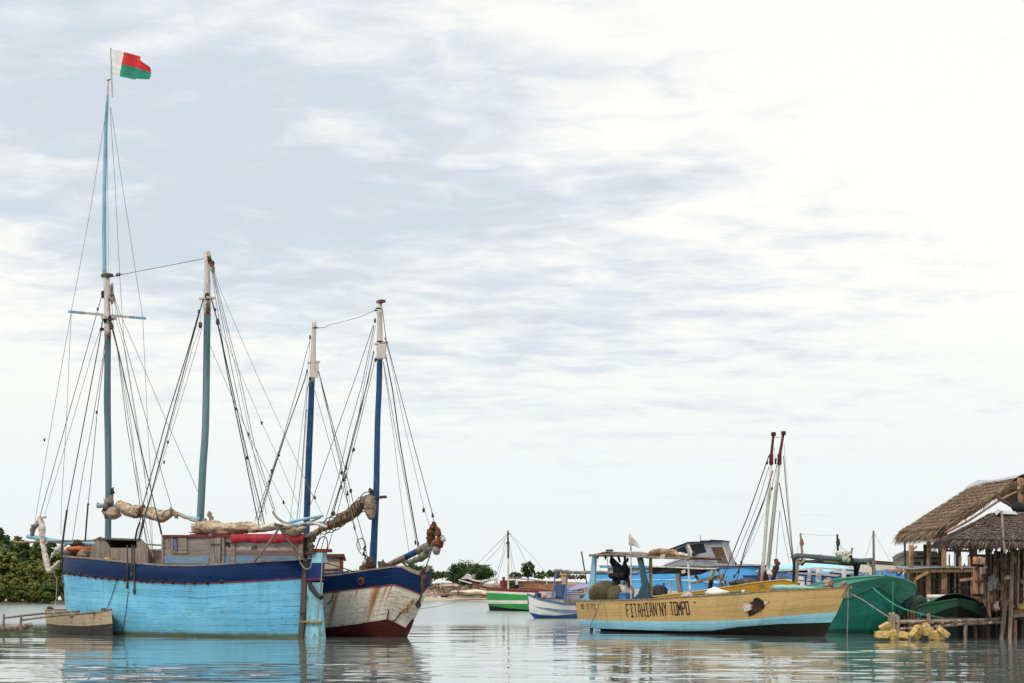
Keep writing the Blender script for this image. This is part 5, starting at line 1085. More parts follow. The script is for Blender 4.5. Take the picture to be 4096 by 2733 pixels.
mb.add(vs, [(i*9+j, (i+1)*9+j, (i+1)*9+j+1, i*9+j+1) for i in range(8) for j in range(8)]); mb.build('tarp_cover', M('dark green tarp', (.04, .115, .06), .8, .3, 2, (.04, .07, .05), .4), Dk.root, smooth=True, solid=.03)
m_wpi = M('white pipe', (.60, .55, .50), .6, .12)
for a, b in ((((3708, 2388)), (3852, 2388)), ((3712, 2384), (3716, 2412)), ((3730, 2390), (3732, 2402)), ((3852, 2384), (3850, 2396))):
    mb = MB(); mb.tube([P(a[0], a[1], 84), P(b[0], b[1], 84)], .10 if a[1] == b[1] else .05, 8); mb.build('pipe_frame', m_wpi, Dk.root)
mb = MB(); mb.blob(P(3682, 2410, 85), (.33, .3, .30), 5, .25, 0, 12, 8); mb.build('engine_cover', M('green black cover', (.02, .045, .04), .8), Dk.root, smooth=True)
panel(Dk, [(0, 0)]*0 or [(3830, 2500), (3832, 2500), (3832, 2502), (3830, 2502)], 0, .02, hd, 'keel_mark')

# ================================================================== GREEN AND WHITE BOAT, MIDDLE DISTANCE
hgr = HM('bright green strake', (.035, .27, .055), (.12, .14, .08), .6, .14, .3, .6); hw2 = HM('white strake', (.62, .60, .56), (.3, .25, .2), .4, .16, .3); hr2 = HM('dark red strake', (.20, .025, .02), W_OLD, .4, .2, .3)
A_ = Boat((2215, 208), (1952, 222), 'sailing_boat', 'green, white and red striped sailing boat moored off the beach')
A_.hull([
 (2215, 1948, [(1940, 2353), (2010, 2356), (2084, 2362), (2250, 2366)], (1, 1, 1)), (2215, 1949, [(1940, 2363), (2084, 2370), (2250, 2375)], (1, 1, 1)), (2214, 1950, [(1940, 2371), (2084, 2379), (2250, 2384)], (1, 1, 1)),
 (2213, 1953, [(1940, 2401), (2084, 2402), (2250, 2402)], (.97, .97, .97)), (2212, 1955, [(1940, 2415), (2100, 2416), (2250, 2418)], (.95, .95, .95)), (2211, 1957, [(1940, 2420), (2020, 2432), (2120, 2440), (2250, 2442)], (.9, .9, .85)), (2210, 1958, ('z', [(0, -.1), (1, -.1)]), (.8, .8, .7)),
], wshape(.4, 3, 2.4, 2.0, .5), [hr2, hw2, hgr, hw2, hgr, hd2], m_rail=m_redp, dz=.5, railw=.12, sub=2)
pole(A_, [(2033, 2375), (2033, 2320), (2033, 2234)], [4, 4, 4], m_white, 'mast')
pole(A_, [(2033, 2236), (2032, 2180), (2032, 2122)], [4, 4, 3], m_darkw, 'mast_head')
block(A_, 2032, 2172, 0, 7, 7, 'mast_cap'); block(A_, 2037, 2135, 0, 3, 3)
for pts in ([(2030, 2135), (1980, 2185), (1915, 2250), (1850, 2310)], [(2030, 2140), (1995, 2195), (1942, 2250), (1885, 2318)], [(2022, 2150), (2008, 2230), (1985, 2300), (1975, 2340)], [(2025, 2170), (2012, 2240), (1990, 2315)], [(2038, 2135), (2070, 2180), (2100, 2240), (2130, 2300)], [(2040, 2135), (2100, 2195), (2150, 2250), (2200, 2320)], [(2038, 2175), (2050, 2240), (2065, 2300)], [(2036, 2175), (2045, 2250), (2052, 2310)]):
    rope(A_, pts, .022, m_ropeg, 'stay', (0, .5))
pole(A_, [(1835, 2320), (1890, 2335)], [2.5, 3.5], m_white, 'bowsprit'); pole(A_, [(1889, 2335), (1950, 2352)], [4, 4.5], m_redp, 'bowsprit')
mb = MB(); mb.tube([A_.cp(x, y) for x, y in [(1862, 2310), (1895, 2322), (1925, 2326), (1960, 2320), (1982, 2318)]], [.06, .12, .13, .12, .08], 8, sub=4, lump=.3); mb.build('furled_jib', m_rag, A_.root, smooth=True)
mb = MB(); p = [A_.cp(x, y) for x, y in [(1842, 2316), (1866, 2296), (1878, 2305), (1895, 2297), (1886, 2318)]]; mb.prism(p, Vector((.3, .4, 0))); mb.build('jib_cloth', M('grey jib cloth', (.42, .40, .38), .9, .2, 3), A_.root)
pole(A_, [(2038, 2312), (2110, 2318), (2180, 2326)], [3, 2.5, 2], m_wood, 'boom')
for x, y in ((1988, 2320), (2066, 2330), (1985, 2332)):
    mb = MB(); q = A_.cp(x, y, .8); mb.beam(q+Vector((0, 0, .25)), q-Vector((0, 0, .25)), .3, .06); mb.build('hung_cloth', m_rag, A_.root)
panel(A_, [(2009, 2308), (2014, 2308), (2014, 2360), (2009, 2360)], .5, .2, m_redp, 'post')

# ================================================================== WHITE BOAT WITH BLUE GUNWALE
hww = HM('white hull', (.72, .71, .67), (.4, .36, .3), .1, .05, .3, .5, var=.05, streak=.12); hbb = HM('blue boot stripe', (.05, .14, .34), (.1, .1, .1), .3, .1)
m_bg = M('blue grey paint', (.085, .14, .26), .6, .2, 2); m_bgi = M('inner blue grey', (.20, .24, .32), .8, .2, 2, (.12, .11, .1), .3)
W_ = Boat((2390, 150), (2118, 145), 'motor_boat', 'white open boat with a blue gunwale and blue stripe, left of the tan boat')
W_.hull([
 (2390, 2110, [(2100, 2374), (2130, 2386), (2161, 2398), (2256, 2417), (2420, 2421)], (1, 1, 1)), (2385, 2118, [(2100, 2446), (2126, 2452), (2160, 2459), (2220, 2463), (2300, 2456), (2400, 2456)], (.9, .9, .85)),
 (2375, 2138, ('z', [(0, -.03), (1, -.03)]), (.78, .8, .7)), (2370, 2140, ('z', [(0, -.4), (1, -.4)]), (.3, .4, .3)),
], wshape(.5, 2.2, 2.2, 1.5, .5), [hww, hbb, hbb], fdz=lambda t: .75*min(1, (1-t)*2.2), m_rail=m_bg, railw=.22, railh=.16, dz=.7, m_in=m_bgi, m_deck=m_bgi)
for x0, y0, x1, y1, w_, m_ in ((2222, 2288, 2210, 2400, .13, m_bg), (2272, 2295, 2255, 2400, .13, m_bg), (2326, 2207, 2347, 2335, .10, m_rope), (2213, 2290, 2225, 2278, .1, m_wood)):
    mb = MB(); mb.beam(W_.cp(x0, y0, .4), W_.cp(x1, y1, .4), w_); mb.build('post', m_, W_.root)
mb = MB(); mb.tube([W_.cp(x, y, .4) for x, y in [(2216, 2285), (2240, 2284), (2280, 2289), (2330, 2290), (2400, 2289), (2455, 2290)]], [.12, .14, .13, .12, .13, .1], 8, lump=.35, sub=5); mb.build('furled_awning', M('brown grey roll', (.26, .22, .19), .9, .3, 3, (.4, .36, .32), .3), W_.root, smooth=True)
panel(W_, [(2218, 2336), (2264, 2338), (2268, 2370), (2262, 2400), (2215, 2376)], .3, .06, m_bg, 'blue_canvas')
mb = MB(); mb.beam(W_.cp(2168, 2380, .0), W_.cp(2210, 2380, .0), .7, .5); mb.build('icebox', m_rag, W_.root, bevel=.04)
mb = MB(); mb.blob(W_.cp(2176, 2385, .5), (.14, .14, .16), 4, .3); mb.build('orange_buoy', M('orange buoy', (.55, .2, .08), .6), W_.root, smooth=True)
panel(W_, [(2150, 2372), (2180, 2375), (2182, 2392), (2150, 2390)], -.1, .3, m_mblue, 'thwart')
for y in (2362, 2370):
    mb = MB(); mb.beam(W_.cp(2225, y, -.4), W_.cp(2330, y, -.4), .3, .06); mb.build('thwart', m_mblue, W_.root)
panel(W_, [(2278, 2380), (2320, 2380), (2320, 2400), (2278, 2400)], .2, .5, m_tin, 'engine_box')
panel(W_, [(2258, 2398), (2330, 2400), (2330, 2418), (2258, 2415)], .9, .1, m_pole, 'side_board')
pole(W_, [(2186, 2340), (2188, 2325)], 3, m_metal, 'bow_cleat', -.4)
mb = MB(); vs = []
for i in range(11):
    x = lerp(2268, 2400, i/10); y = interp([(2268, 2362), (2290, 2348), (2320, 2337), (2350, 2332), (2400, 2332)], x)
    for j in range(5): vs.append(P(x, y+j*4.5+(2 if j else 0), 160-j*.9))
mb.add(vs, [(i*5+j, (i+1)*5+j, (i+1)*5+j+1, i*5+j+1) for i in range(10) for j in range(4)])
one('boat_cover', mb, M('lilac grey cover', (.20, .21, .33), .8, .15, 1), P(2335, 2400, 158), 'lilac grey cover draped over a hull behind the white boat', 'boat cover', smooth=True, solid=.06)

# ================================================================== JERRYCANS AT THE JETTY
CG = 'yellow jerrycan floats tied by the jetty'
def jerry(px, py, w, h, rot, ry, d, label):
    """px,py centre; w,h size in image pixels; rot tilt"""
    mb = MB(); s = d/F; W, Hh, Dp = w*s*.9, h*s*.92, w*s*.7
    c = P(px, py, d)
    ca, sa = math.cos(R(rot)), math.sin(R(rot)); cy, sy = math.cos(R(ry)), math.sin(R(ry))
    def tr(x, y, z):
        x, y = x*cy-y*sy, x*sy+y*cy
        return c+Vector((x*ca-z*sa, y, x*sa+z*ca))
    pr = [(-.5, .46), (-.46, .5), (.46, .5), (.5, .46), (.5, -.46), (.46, -.5), (-.46, -.5), (-.5, -.46)]
    rings = [(-.5, .86), (-.45, .97), (-.2, 1), (-.17, .96), (-.13, 1), (.13, 1), (.17, .96), (.2, 1), (.34, .98), (.44, .7), (.5, .42)]
    vs = []
    for z, k in rings:
        kx = k if z > .3 else k; shift = .10*max(0, z-.34)/.16
        for x, y in pr: vs.append(tr((x*kx-shift*.5)*W, y*k*Dp, z*Hh))
    n = 8; fs = [(i*n+k, i*n+(k+1) % n, (i+1)*n+(k+1) % n, (i+1)*n+k) for i in range(len(rings)-1) for k in range(n)]+[tuple(range(7, -1, -1)), tuple(range((len(rings)-1)*n, len(rings)*n))]
    mb.add(vs, fs)
    root = thing('jerrycan', label, 'jerrycan', tuple(P(px, py, d)), CG)
    mb.build('can', m_yel, root, smooth=True, bevel=.03)
    q = MB(); q.tube([tr(.32*W, 0, .34*Hh), tr(.34*W, 0, .56*Hh)], .035, 8); q.build('spout_cap', m_yel, root)
    q = MB(); q.tube([tr(-.36*W, 0, .40*Hh), tr(-.30*W, 0, .55*Hh), tr(.05*W, 0, .57*Hh), tr(.14*W, 0, .46*Hh)], .018, 6, sub=2); q.build('handle', m_yel, root, smooth=True)
jerry(3530, 2540, 34, 62, 90, 10, 75, 'jerrycan lying on its side, lowest and leftmost of the yellow floats')
jerry(3541, 2509, 32, 50, -62, 20, 76, 'tilted jerrycan resting on top of the leftmost yellow float')
jerry(3571, 2541, 34, 46, 8, 40, 75, 'upright jerrycan right beside the lying float at the jetty post')
jerry(3613, 2544, 34, 40, 75, 30, 76, 'small low jerrycan alone in the middle gap between the two clusters')
jerry(3668, 2530, 44, 62, -38, 30, 75.5, 'large dull jerrycan leaning at the left of the right-hand cluster')
jerry(3706, 2519, 32, 52, 14, 15, 74.5, 'pale jerrycan standing upright highest in the right-hand cluster')
jerry(3724, 2534, 32, 52, 20, 50, 76, 'jerrycan half hidden behind the pale upright one')
jerry(3756, 2542, 44, 48, 5, 30, 75, 'squat jerrycan low in the water near the right end')
jerry(3774, 2530, 26, 58, 52, 10, 74.6, 'jerrycan tipped diagonally over the squat one, rightmost float')
mb = MB(); mb.blob(P(3690, 2497, 76), (.14, .12, .12), 3, .3); one('red_float', mb, m_redrag, P(3690, 2505, 76), 'small dull red float hanging just above the yellow cans', 'float', smooth=True)

# ================================================================== JETTY
J = thing('jetty', 'low rickety pole jetty with green rope running along it', 'jetty', tuple(P(3800, 2555, 80)))
def jp(name, pts, r, m=m_pole, lump=.12, par=None, n=7, sub=3):
    mb = MB(); mb.tube([P(*p) for p in pts], r, n, lump=lump, seed=pts[0][0]*.1, sub=sub); return mb.build(name, m, par or J, smooth=True)
jp('rail', [(3600, 2489, 77), (3700, 2487, 77.2), (3850, 2484, 77.6), (4000, 2478, 80)], [.08, .07, .08, .07])
jp('rail', [(3595, 2516, 77), (3700, 2511, 77.2), (3850, 2497, 77.6), (4010, 2490, 80)], [.06, .07, .07, .06])
jp('rail', [(3560, 2495, 78.5), (3640, 2482, 78), (3900, 2476, 78.4)], [.06, .07, .06], m_darkw)
for x0, y0, x1, y1, r_, d in ((3567, 2450, 3578, 2545, .13, 77), (3590, 2478, 3592, 2600, .10, 77), (3714, 2454, 3716, 2520, .07, 77.1), (3640, 2488, 3636, 2600, .07, 77.2), (3862, 2495, 3858, 2620, .08, 77.7), (3950, 2500, 3952, 2620, .08, 79.8), (4008, 2470, 3995, 2620, .085, 80), (3900, 2476, 3903, 2620, .07, 78.4), (3760, 2484, 3757, 2620, .07, 78.2)):
    jp('pile', [(x0, y0, d), ((x0+x1)/2+1, (y0+y1)/2, d), (x1, y1, d)], r_, m_pole if d < 78 else m_darkw)
for x in (3585, 3620, 3650, 3682, 3728, 3770, 3820, 3870, 3915, 3960):
    mb = MB(); mb.beam(P(x, 2492, 76.9), P(x+6, 2488, 78.3), .12, .05); mb.build('cross_stick', m_darkw if x % 2 else m_pole, J)
mb = MB(); mb.blob(P(3576, 2485, 77.8), (.22, .2, .28), 3, .4, 0, 10, 8); mb.build('lashing', m_wood, J)
for pts, r_, nm in (([(3492, 2352, 84), (3530, 2385, 82), (3600, 2430, 80), (3700, 2460, 78), (3760, 2472, 78.2), (3850, 2482, 78.6), (3930, 2478, 79.5), (4010, 2470, 80)], .028, 'from the green bow to the jetty end'), ([(3405, 2378, 84.5), (3450, 2400, 82), (3510, 2440, 80), (3557, 2470, 78)], .022, 'from the green hull to the thick corner post'), ([(3640, 2482, 78.2), (3680, 2472, 78), (3700, 2460, 78), (3860, 2488, 78.5), (3920, 2490, 79), (4000, 2472, 80)], .02, 'sagging below the main green rope on the jetty')):
    mb = MB(); mb.tube([P(*p) for p in pts], r_, 6, sub=4); one('mooring_rope', mb, m_ropegr if r_ != .022 else m_ropel, P(*pts[0]), ('green' if r_ != .022 else 'pale')+' mooring rope '+nm, 'rope')
mb = MB(); mb.tube([P(3572, 2325, 83.2), P(3571, 2445, 78.5)], .012, 5); one('hanging_line', mb, m_ropegr, P(3572, 2445, 79), 'thin line hanging straight down over the green bow', 'rope')

# ================================================================== THATCHED HUTS
def thmat(name, col):
    m, nt, b = newmat(name)
    tc = nd(nt, 'ShaderNodeTexCoord').outputs['Object']
    n1 = noi(nt, tc, 1.4, 6, .7); n2 = noi(nt, mapv(nt, tc, (6, 6, 2)), 2, 5, .75)
    g = nd(nt, 'ShaderNodeNewGeometry').outputs['Random Per Island']
    c = mix(nt, ramp(nt, n1, .3, .7), tuple(x*.62 for x in col), tuple(x*1.3 for x in col)); c = mix(nt, ramp(nt, n2, .48, .66), c, tuple(x*.35 for x in col))
    c = mix(nt, mth(nt, 'MULTIPLY', ramp(nt, g, .2, 1.), .6), c, tuple(min(1, x*1.7) for x in col)); c = mix(nt, mth(nt, 'MULTIPLY', mth(nt, 'SUBTRACT', 1.0, ramp(nt, g, .0, .35)), .6), c, tuple(x*.35 for x in col))
    nt.links.new(c, b.inputs['Base Color']); b.inputs['Roughness'].default_value = .95; b.inputs['Specular IOR Level'].default_value = .1; bump(nt, b, n2, .6, .05)
    return m
def thatch(name, E1, E2, R2, R1, mat, parent, n=3000, th=.22, fringe=.5, bl=.42, edges=True):
    """one thatched slope; E = eave corners, R = ridge corners"""
    mb = MB(); E1, E2, R2, R1 = map(Vector, (E1, E2, R2, R1))
    nor = (E2-E1).cross(R1-E1).normalized(); 
    if nor.z < 0: nor = -nor
    def pt(a, b): return E1.lerp(E2, a).lerp(R1.lerp(R2, a), b)
    NA, NB = 18, 12; vs = []
    for k in (0, 1):
        for i in range(NA+1):
            for j in range(NB+1):
                p = pt(i/NA, j/NB); vs.append(p+nor*(0 if k == 0 else -th)+nor*.07*noise.noise(p*1.3)+Vector((0, 0, .06*noise.noise(p*.6))))
    fs = []; m_ = (NA+1)*(NB+1)
    for i in range(NA):
        for j in range(NB):
            q = (i*(NB+1)+j, (i+1)*(NB+1)+j, (i+1)*(NB+1)+j+1, i*(NB+1)+j+1); fs += [q, tuple(z+m_ for z in reversed(q))]
    for i in range(NA):
        for j in (0, NB): fs.append((i*(NB+1)+j, (i+1)*(NB+1)+j, (i+1)*(NB+1)+j+m_, i*(NB+1)+j+m_))
    for j in range(NB):
        for i in (0, NA): fs.append((i*(NB+1)+j, i*(NB+1)+j+1, i*(NB+1)+j+1+m_, i*(NB+1)+j+m_))
    mb.add(vs, fs)
    def blade(p, L, w, lift, droop):
        a = random.random(); a = (p[0], p[1]) 
        b0 = pt(*a); dn = (pt(a[0], 0)-pt(a[0], 1)).normalized(); al = (E2-E1).normalized()
        d = (dn+al*random.gauss(0, .22)+nor*lift+Vector((0, 0, -droop))).normalized()
        sd = al.cross(d).cross(d).normalized()*w
        b0 = b0+nor*random.uniform(.0, .07)
        mb.add([b0-sd, b0+sd, b0+d*L*.6+sd*.8, b0+d*L, b0+d*L*.6-sd*.8], [(0, 1, 2, 3, 4)])
    for _ in range(n): blade((random.random(), (int(random.random()*13)+random.random()**2*.55)/13), bl*random.uniform(.5, 1.2), random.uniform(.015, .04), random.uniform(-.02, .26), 0)
    for _ in range(int(n*.28)): blade((random.uniform(-.01, 1.01), random.uniform(0, .06)), fringe*random.uniform(.5, 1.25), random.uniform(.02, .05), random.uniform(-.4, .15), random.uniform(.2, 1.6))
    if edges:
        for e in (0, 1):
            for _ in range(int(n*.10)):
                b_ = random.random(); b0 = pt(e, b_)-nor*th*random.random(); d = ((E2-E1).normalized()*(1 if e else -1)*random.uniform(.1, .7)+(pt(e, 0)-pt(e, 1)).normalized()*random.uniform(.4, 1)+Vector((0, 0, -random.uniform(.1, .8)))).normalized(); L = .28*random.uniform(.3, 1)
                sd = d.cross(nor).normalized()*random.uniform(.012, .03); mb.add([b0-sd, b0+sd, b0+d*L], [(0, 1, 2)])
    return mb.build(name, mat, parent)
m_th = thmat('brown thatch', (.27, .185, .125)); m_th2 = thmat('old grey thatch', (.125, .095, .08))
H1 = thing('thatched_shelter', 'large open shelter with a steep brown thatched roof and grey ridge sheet', 'shelter', tuple(P(3800, 2380, 84)))
E2 = P(3766, 2112, 88.3); E1 = P(3602, 2126, 94.5); R2 = P(4088, 1906, 88.6); R1 = P(3912, 1930, 95)
thatch('thatch_slope', E1, E2, R2, R1, m_th, H1, 9500, .25, .75, .27)
far = (R1-E1); far.x = -far.x
xs = R1.x+(R1.x-E1.x)
thatch('thatch_slope', Vector((R1.x+(R1.x-E1.x), E1.y, E1.z)), Vector((R2.x+(R2.x-E2.x), E2.y, E2.z)), R2+Vector((.02, 0, 0)), R1+Vector((.02, 0, 0)), m_th, H1, 1500, .22, .5)
mb = MB(); 
for sx in (-1, 1):
    a = [R1.lerp(R2, -.01)+Vector((0, 0, .12)), R1.lerp(R2, .35)+Vector((0, 0, .03)), R1.lerp(R2, .7)+Vector((0, 0, .06)), R1.lerp(R2, 1.02)+Vector((0, 0, .12))]; dn = (E1-R1).normalized() if sx < 0 else Vector((-(E1-R1).x, (E1-R1).y, (E1-R1).z)).normalized()
    b = [p+dn*w_+Vector((0, 0, .03)) for p, w_ in zip(a, (.75, .55, .35, .45))]
    mb.add(a+b, [(i, i+1, i+5, i+4) for i in range(3)])
mb.build('ridge_sheet', m_tin, H1, solid=.02)
# frame: rafters, tie beam, posts
for (a, b, w_, m_) in ((E1+Vector((.1, 0, -.3)), R1+Vector((0, 0, -.3)), .14, m_darkw), (E1+Vector((.2, 0, -.28)), E2+Vector((.2, 0, -.28)), .14, m_darkw)):
    mb = MB(); mb.beam(a, b, w_); mb.build('roof_beam', m_, H1)
def hp(name, pts, r, m, par=H1):
    if par is H1: pts = [(x, y, d+8) for x, y, d in pts]
    return jp(name, pts, r, m, .06, par)
hp('roof_beam', [(3778, 2134, 80.2), (3880, 2080, 80.2), (3996, 2003, 80.2), (4080, 1962, 80.2)], .06, m_brown)
hp('roof_beam', [(3985, 1985, 80.1), (4100, 2060, 80.1)], .075, m_darkw)
hp('king_post', [(4082, 1912, 80.2), (4083, 2030, 80.2)], .15, m_brown); hp('king_post', [(4092, 1940, 80), (4094, 1975, 80)], .12, m_darkw)
hp('roof_beam', [(4070, 1955, 80.1), (4110, 1960, 80.1)], .1, m_orangew)
for k in range(12):
    x = 3790+k*24; y = 2110-(x-3790)*.56
    hp('thatch_batten', [(x, y-8, 80.6), (x+2, y+18, 80.6)], .022, m_wood) if k % 3 == 0 else None
hp('tarp_roll', [(4052, 2040, 79.7), (4075, 2030, 79.7), (4100, 2045, 79.7)], [.15, .28, .2], m_tar)
P_ = [(3617, 2170, 3622, 2206, .05, 86, m_darkw), (3644, 2180, 3646, 2600, .12, 82, m_brown), (3637, 2205, 3637, 2400, .10, 85.5, m_wood), (3701, 2178, 3702, 2440, .10, 86, m_darkw), (3716, 2165, 3716, 2410, .12, 83, m_brown), (3763, 2135, 3764, 2385, .13, 84, m_darkw), (3775, 2120, 3776, 2400, .12, 80.6, m_orangew), (3830, 2170, 3831, 2400, .17, 83, m_darkw), (3893, 2165, 3895, 2400, .20, 83, m_darkw), (3820, 2215, 3818, 2400, .05, 81, m_tin)]
for x0, y0, x1, y1, r_, d, m_ in P_: hp('post', [(x0, y0, d), ((x0+x1)/2, (y0+y1)/2, d), (x1, 2600, d)], r_, m_)
hp('brace', [(3645, 2205, 82), (3668, 2185, 82)], .05, m_brown); hp('brace', [(3775, 2200, 80.6), (3800, 2178, 81)], .05, m_orangew)
for y, x0, x1 in ((2189, 3720, 3885), (2202, 3760, 3885)): hp('cross_beam', [(x0, y, 84.5), (x1, y+2, 84.5)], .06, m_brown if y < 2195 else m_wood)
# second, lower hut: hip roof of older thatch
H2 = thing('thatched_hut', 'smaller hut with a darker grey thatched hip roof, in front of the tall shelter', 'hut', tuple(P(4000, 2380, 77.5)))
e1 = P(3822, 2156, 76.5); e2 = P(4230, 2160, 76); r1 = P(3982, 2050, 78.6); r2 = P(4100, 2050, 78.6); e0 = e1+Vector((.2, 4.6, 0)); e3 = e2+Vector((0, 4.6, 0))
thatch('thatch_slope', e1, e2, r2, r1, m_th2, H2, 5200, .22, .45, .24, False); thatch('thatch_slope', e0, e1, r1, r1+Vector((0, .1, 0)), m_th2, H2, 1600, .22, .5, .36, False)
thatch('thatch_slope', e2, e3, r2+Vector((0, .1, 0)), r2, m_th2, H2, 500, .22, .5, .36, False); thatch('thatch_slope', e3, e0, r1+Vector((0, .1, 0)), r2+Vector((0, .1, 0)), m_th2, H2, 500, .22, .5, .36, False)
mb = MB(); a = [P(3976, 2049, 78.3), P(3992, 2036, 78.4), P(4004, 2043, 78.4), P(4062, 2046, 78.4)]; mb.add(a+[p+Vector((0, -.35, -.14)) for p in a]+[p+Vector((0, .5, -.1)) for p in a], [(0, 1, 5, 4), (1, 2, 6, 5), (2, 3, 7, 6), (0, 1, 9, 8), (1, 2, 10, 9), (2, 3, 11, 10)]); mb.build('ridge_sheet', m_tin, H2, solid=.02)
hp('prop_pole', [(4007, 2045, 76.6), (4011, 2110, 76.3), (4019, 2212, 76)], .05, m_pole, H2)
for x in (3950, 4010, 4100): hp('post', [(x, 2150, 80), (x+1, 2400, 80)], .09, m_darkw, H2)
hp('roof_beam', [(3810, 2158, 77), (4100, 2164, 77)], .08, m_darkw, H2)
mb = MB()
for k in range(26):
    x = random.uniform(3860, 4096); p = P(x, random.uniform(2150, 2172), 78.5); mb.tube([p, p+Vector((random.uniform(-.1, .1), 0, -random.uniform(.15, .5)))], [.05, .02], 5)
mb.blob(P(3920, 2178, 79), (.55, .3, .2), 3, .5, 0, 10, 7); mb.blob(P(3845, 2172, 79), (.3, .3, .2), 5, .5, 0, 10, 7); mb.build('hanging_nets', M('dark hung nets', (.03, .035, .028), .9, .4, 5), H2)
# grey-brown plank cabin of a laid-up hull on the left
HL = thing('laid_up_hull', 'weathered grey brown plank hull laid up under the eave of the tall shelter', 'boat hull', tuple(P(3680, 2400, 88)))
pts = [(3580, 2224), (3620, 2206), (3745, 2208), (3760, 2216), (3762, 2262), (3586, 2262)]
mb = MB(); mb.prism([P(x, y, 96-(x-3580)*.008) for x, y in pts], Vector((.3, 2.2, 0))); mb.build('planking', m_woodh, HL)
for (x0, y0, x1, y1, m_, nm) in ((3580, 2222, 3621, 2204, m_tin, 'cap_rail'), (3620, 2206, 3748, 2208, m_wood, 'cap_rail'), (3640, 2232, 3765, 2234, m_black, 'seam_gap'), (3650, 2252, 3765, 2254, m_black, 'seam_gap'), (3670, 2216, 3697, 2217, m_black, 'slot'), (3640, 2243, 3780, 2244, m_wood, 'wale')):
    mb = MB(); mb.beam(P(x0, y0, 95.8-(x0-3580)*.008), P(x1, y1, 95.8-(x1-3580)*.008), .05, .07); mb.build(nm, m_, HL)
# shelf with a sheet roof and sawn beams
SH = thing('timber_rack', 'sawn orange timber rack with a grey green sheet on top, left of the pole fence', 'rack', tuple(P(3750, 2400, 81)))
mb = MB(); a = [P(x, y, 87.8) for x, y in ((3582, 2268), (3600, 2272), (3640, 2277), (3700, 2272), (3780, 2269), (3894, 2270))]; b = [P(x, y, 92) for x, y in ((3590, 2262), (3610, 2264), (3640, 2266), (3700, 2264), (3780, 2262), (3894, 2263))]
mb.add(a+b, [(i, i+1, i+7, i+6) for i in range(5)]); mb.build('roof_sheet', M('grey green sheet', (.16, .21, .20), .5, .2, 1), SH, solid=.025)
def sb(nm, x0, y0, x1, y1, w_, m_, d=80): 
    d += 8; w_ *= 1.1; y1 = 2560 if nm == 'post' and y1 > 2380 else y1
    mb = MB(); mb.beam(P(x0, y0, d), P(x1, y1, d), w_*.8, w_); mb.build(nm, m_, SH)
sb('beam', 3618, 2284, 3893, 2281, .15, m_orangew); sb('beam', 3583, 2272, 3622, 2288, .12, m_orangew, 79.8); sb('brace', 3662, 2316, 3712, 2288, .12, m_orangew, 79.8); sb('brace', 3592, 2304, 3612, 2286, .08, m_darkw)
sb('beam', 3838, 2322, 3893, 2314, .11, m_orangew, 79.8); sb('beam', 3590, 2330, 3660, 2332, .22, m_brown, 81); sb('beam', 3600, 2345, 3660, 2346, .12, m_brown, 80.5); sb('beam', 3665, 2325, 3765, 2318, .07, m_wood, 81); sb('beam', 3808, 2354, 3886, 2350, .10, m_darkw, 80.8)
for x0, y0, x1, y1, w_, m_, d in ((3587, 2285, 3588, 2400, .05, m_darkw, 80), (3622, 2286, 3626, 2330, .12, m_brown, 80.5), (3648, 2290, 3640, 2600, .13, m_brown, 80.6), (3660, 2310, 3652, 2390, .10, m_orangew, 80.2), (3713, 2290, 3710, 2392, .20, m_orangew, 80.4), (3758, 2315, 3762, 2385, .12, m_brown, 81), (3775, 2292, 3777, 2388, .27, m_brown, 80.3), (3790, 2292, 3794, 2388, .20, m_darkw, 80.6), (3888, 2288, 3884, 2405, .13, m_brown, 80.4), (3697, 2300, 3695, 2388, .09, m_darkw, 81.5), (3842, 2226, 3840, 2275, .11, m_orangew, 81), (3875, 2226, 3878, 2275, .11, m_orangew, 81), (3614, 2330, 3618, 2440, .1, m_brown, 81.5)):
    sb('post', x0, y0, x1, y1, w_, m_, d)
for k in range(12):
    x = 3668+k*19+random.uniform(-6, 6); sb('post', x, 2225+random.uniform(-8, 60), x+random.uniform(-4, 4), 2395, random.uniform(.05, .09), random.choice([m_pole, m_wood, m_brown]), 82+random.uniform(-1, 3))
mb = MB(); mb.beam(P(3720, 2356, 88.1), P(3800, 2366, 88), .04); mb.build('sagging_line', m_rope, SH)
# dark planks and floor added as a mass of painted shade behind
BW = thing('shade_planks', 'dark planks added to stand for the deep shade behind the rack and pole fence', 'wall', tuple(P(3900, 2500, 86)))
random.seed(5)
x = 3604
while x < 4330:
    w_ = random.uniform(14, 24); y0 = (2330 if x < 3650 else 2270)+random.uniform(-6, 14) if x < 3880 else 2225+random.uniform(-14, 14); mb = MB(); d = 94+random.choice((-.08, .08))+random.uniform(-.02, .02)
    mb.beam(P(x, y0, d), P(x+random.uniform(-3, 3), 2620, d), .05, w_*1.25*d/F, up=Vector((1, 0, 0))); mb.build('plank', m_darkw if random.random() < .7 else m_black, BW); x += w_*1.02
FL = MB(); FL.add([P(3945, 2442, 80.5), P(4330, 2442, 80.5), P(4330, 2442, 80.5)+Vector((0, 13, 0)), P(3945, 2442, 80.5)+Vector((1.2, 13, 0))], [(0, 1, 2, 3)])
one('platform_floor', FL, m_darkw, P(3900, 2440, 83), 'dark boarded platform floor over the piles', 'platform', solid=.12)
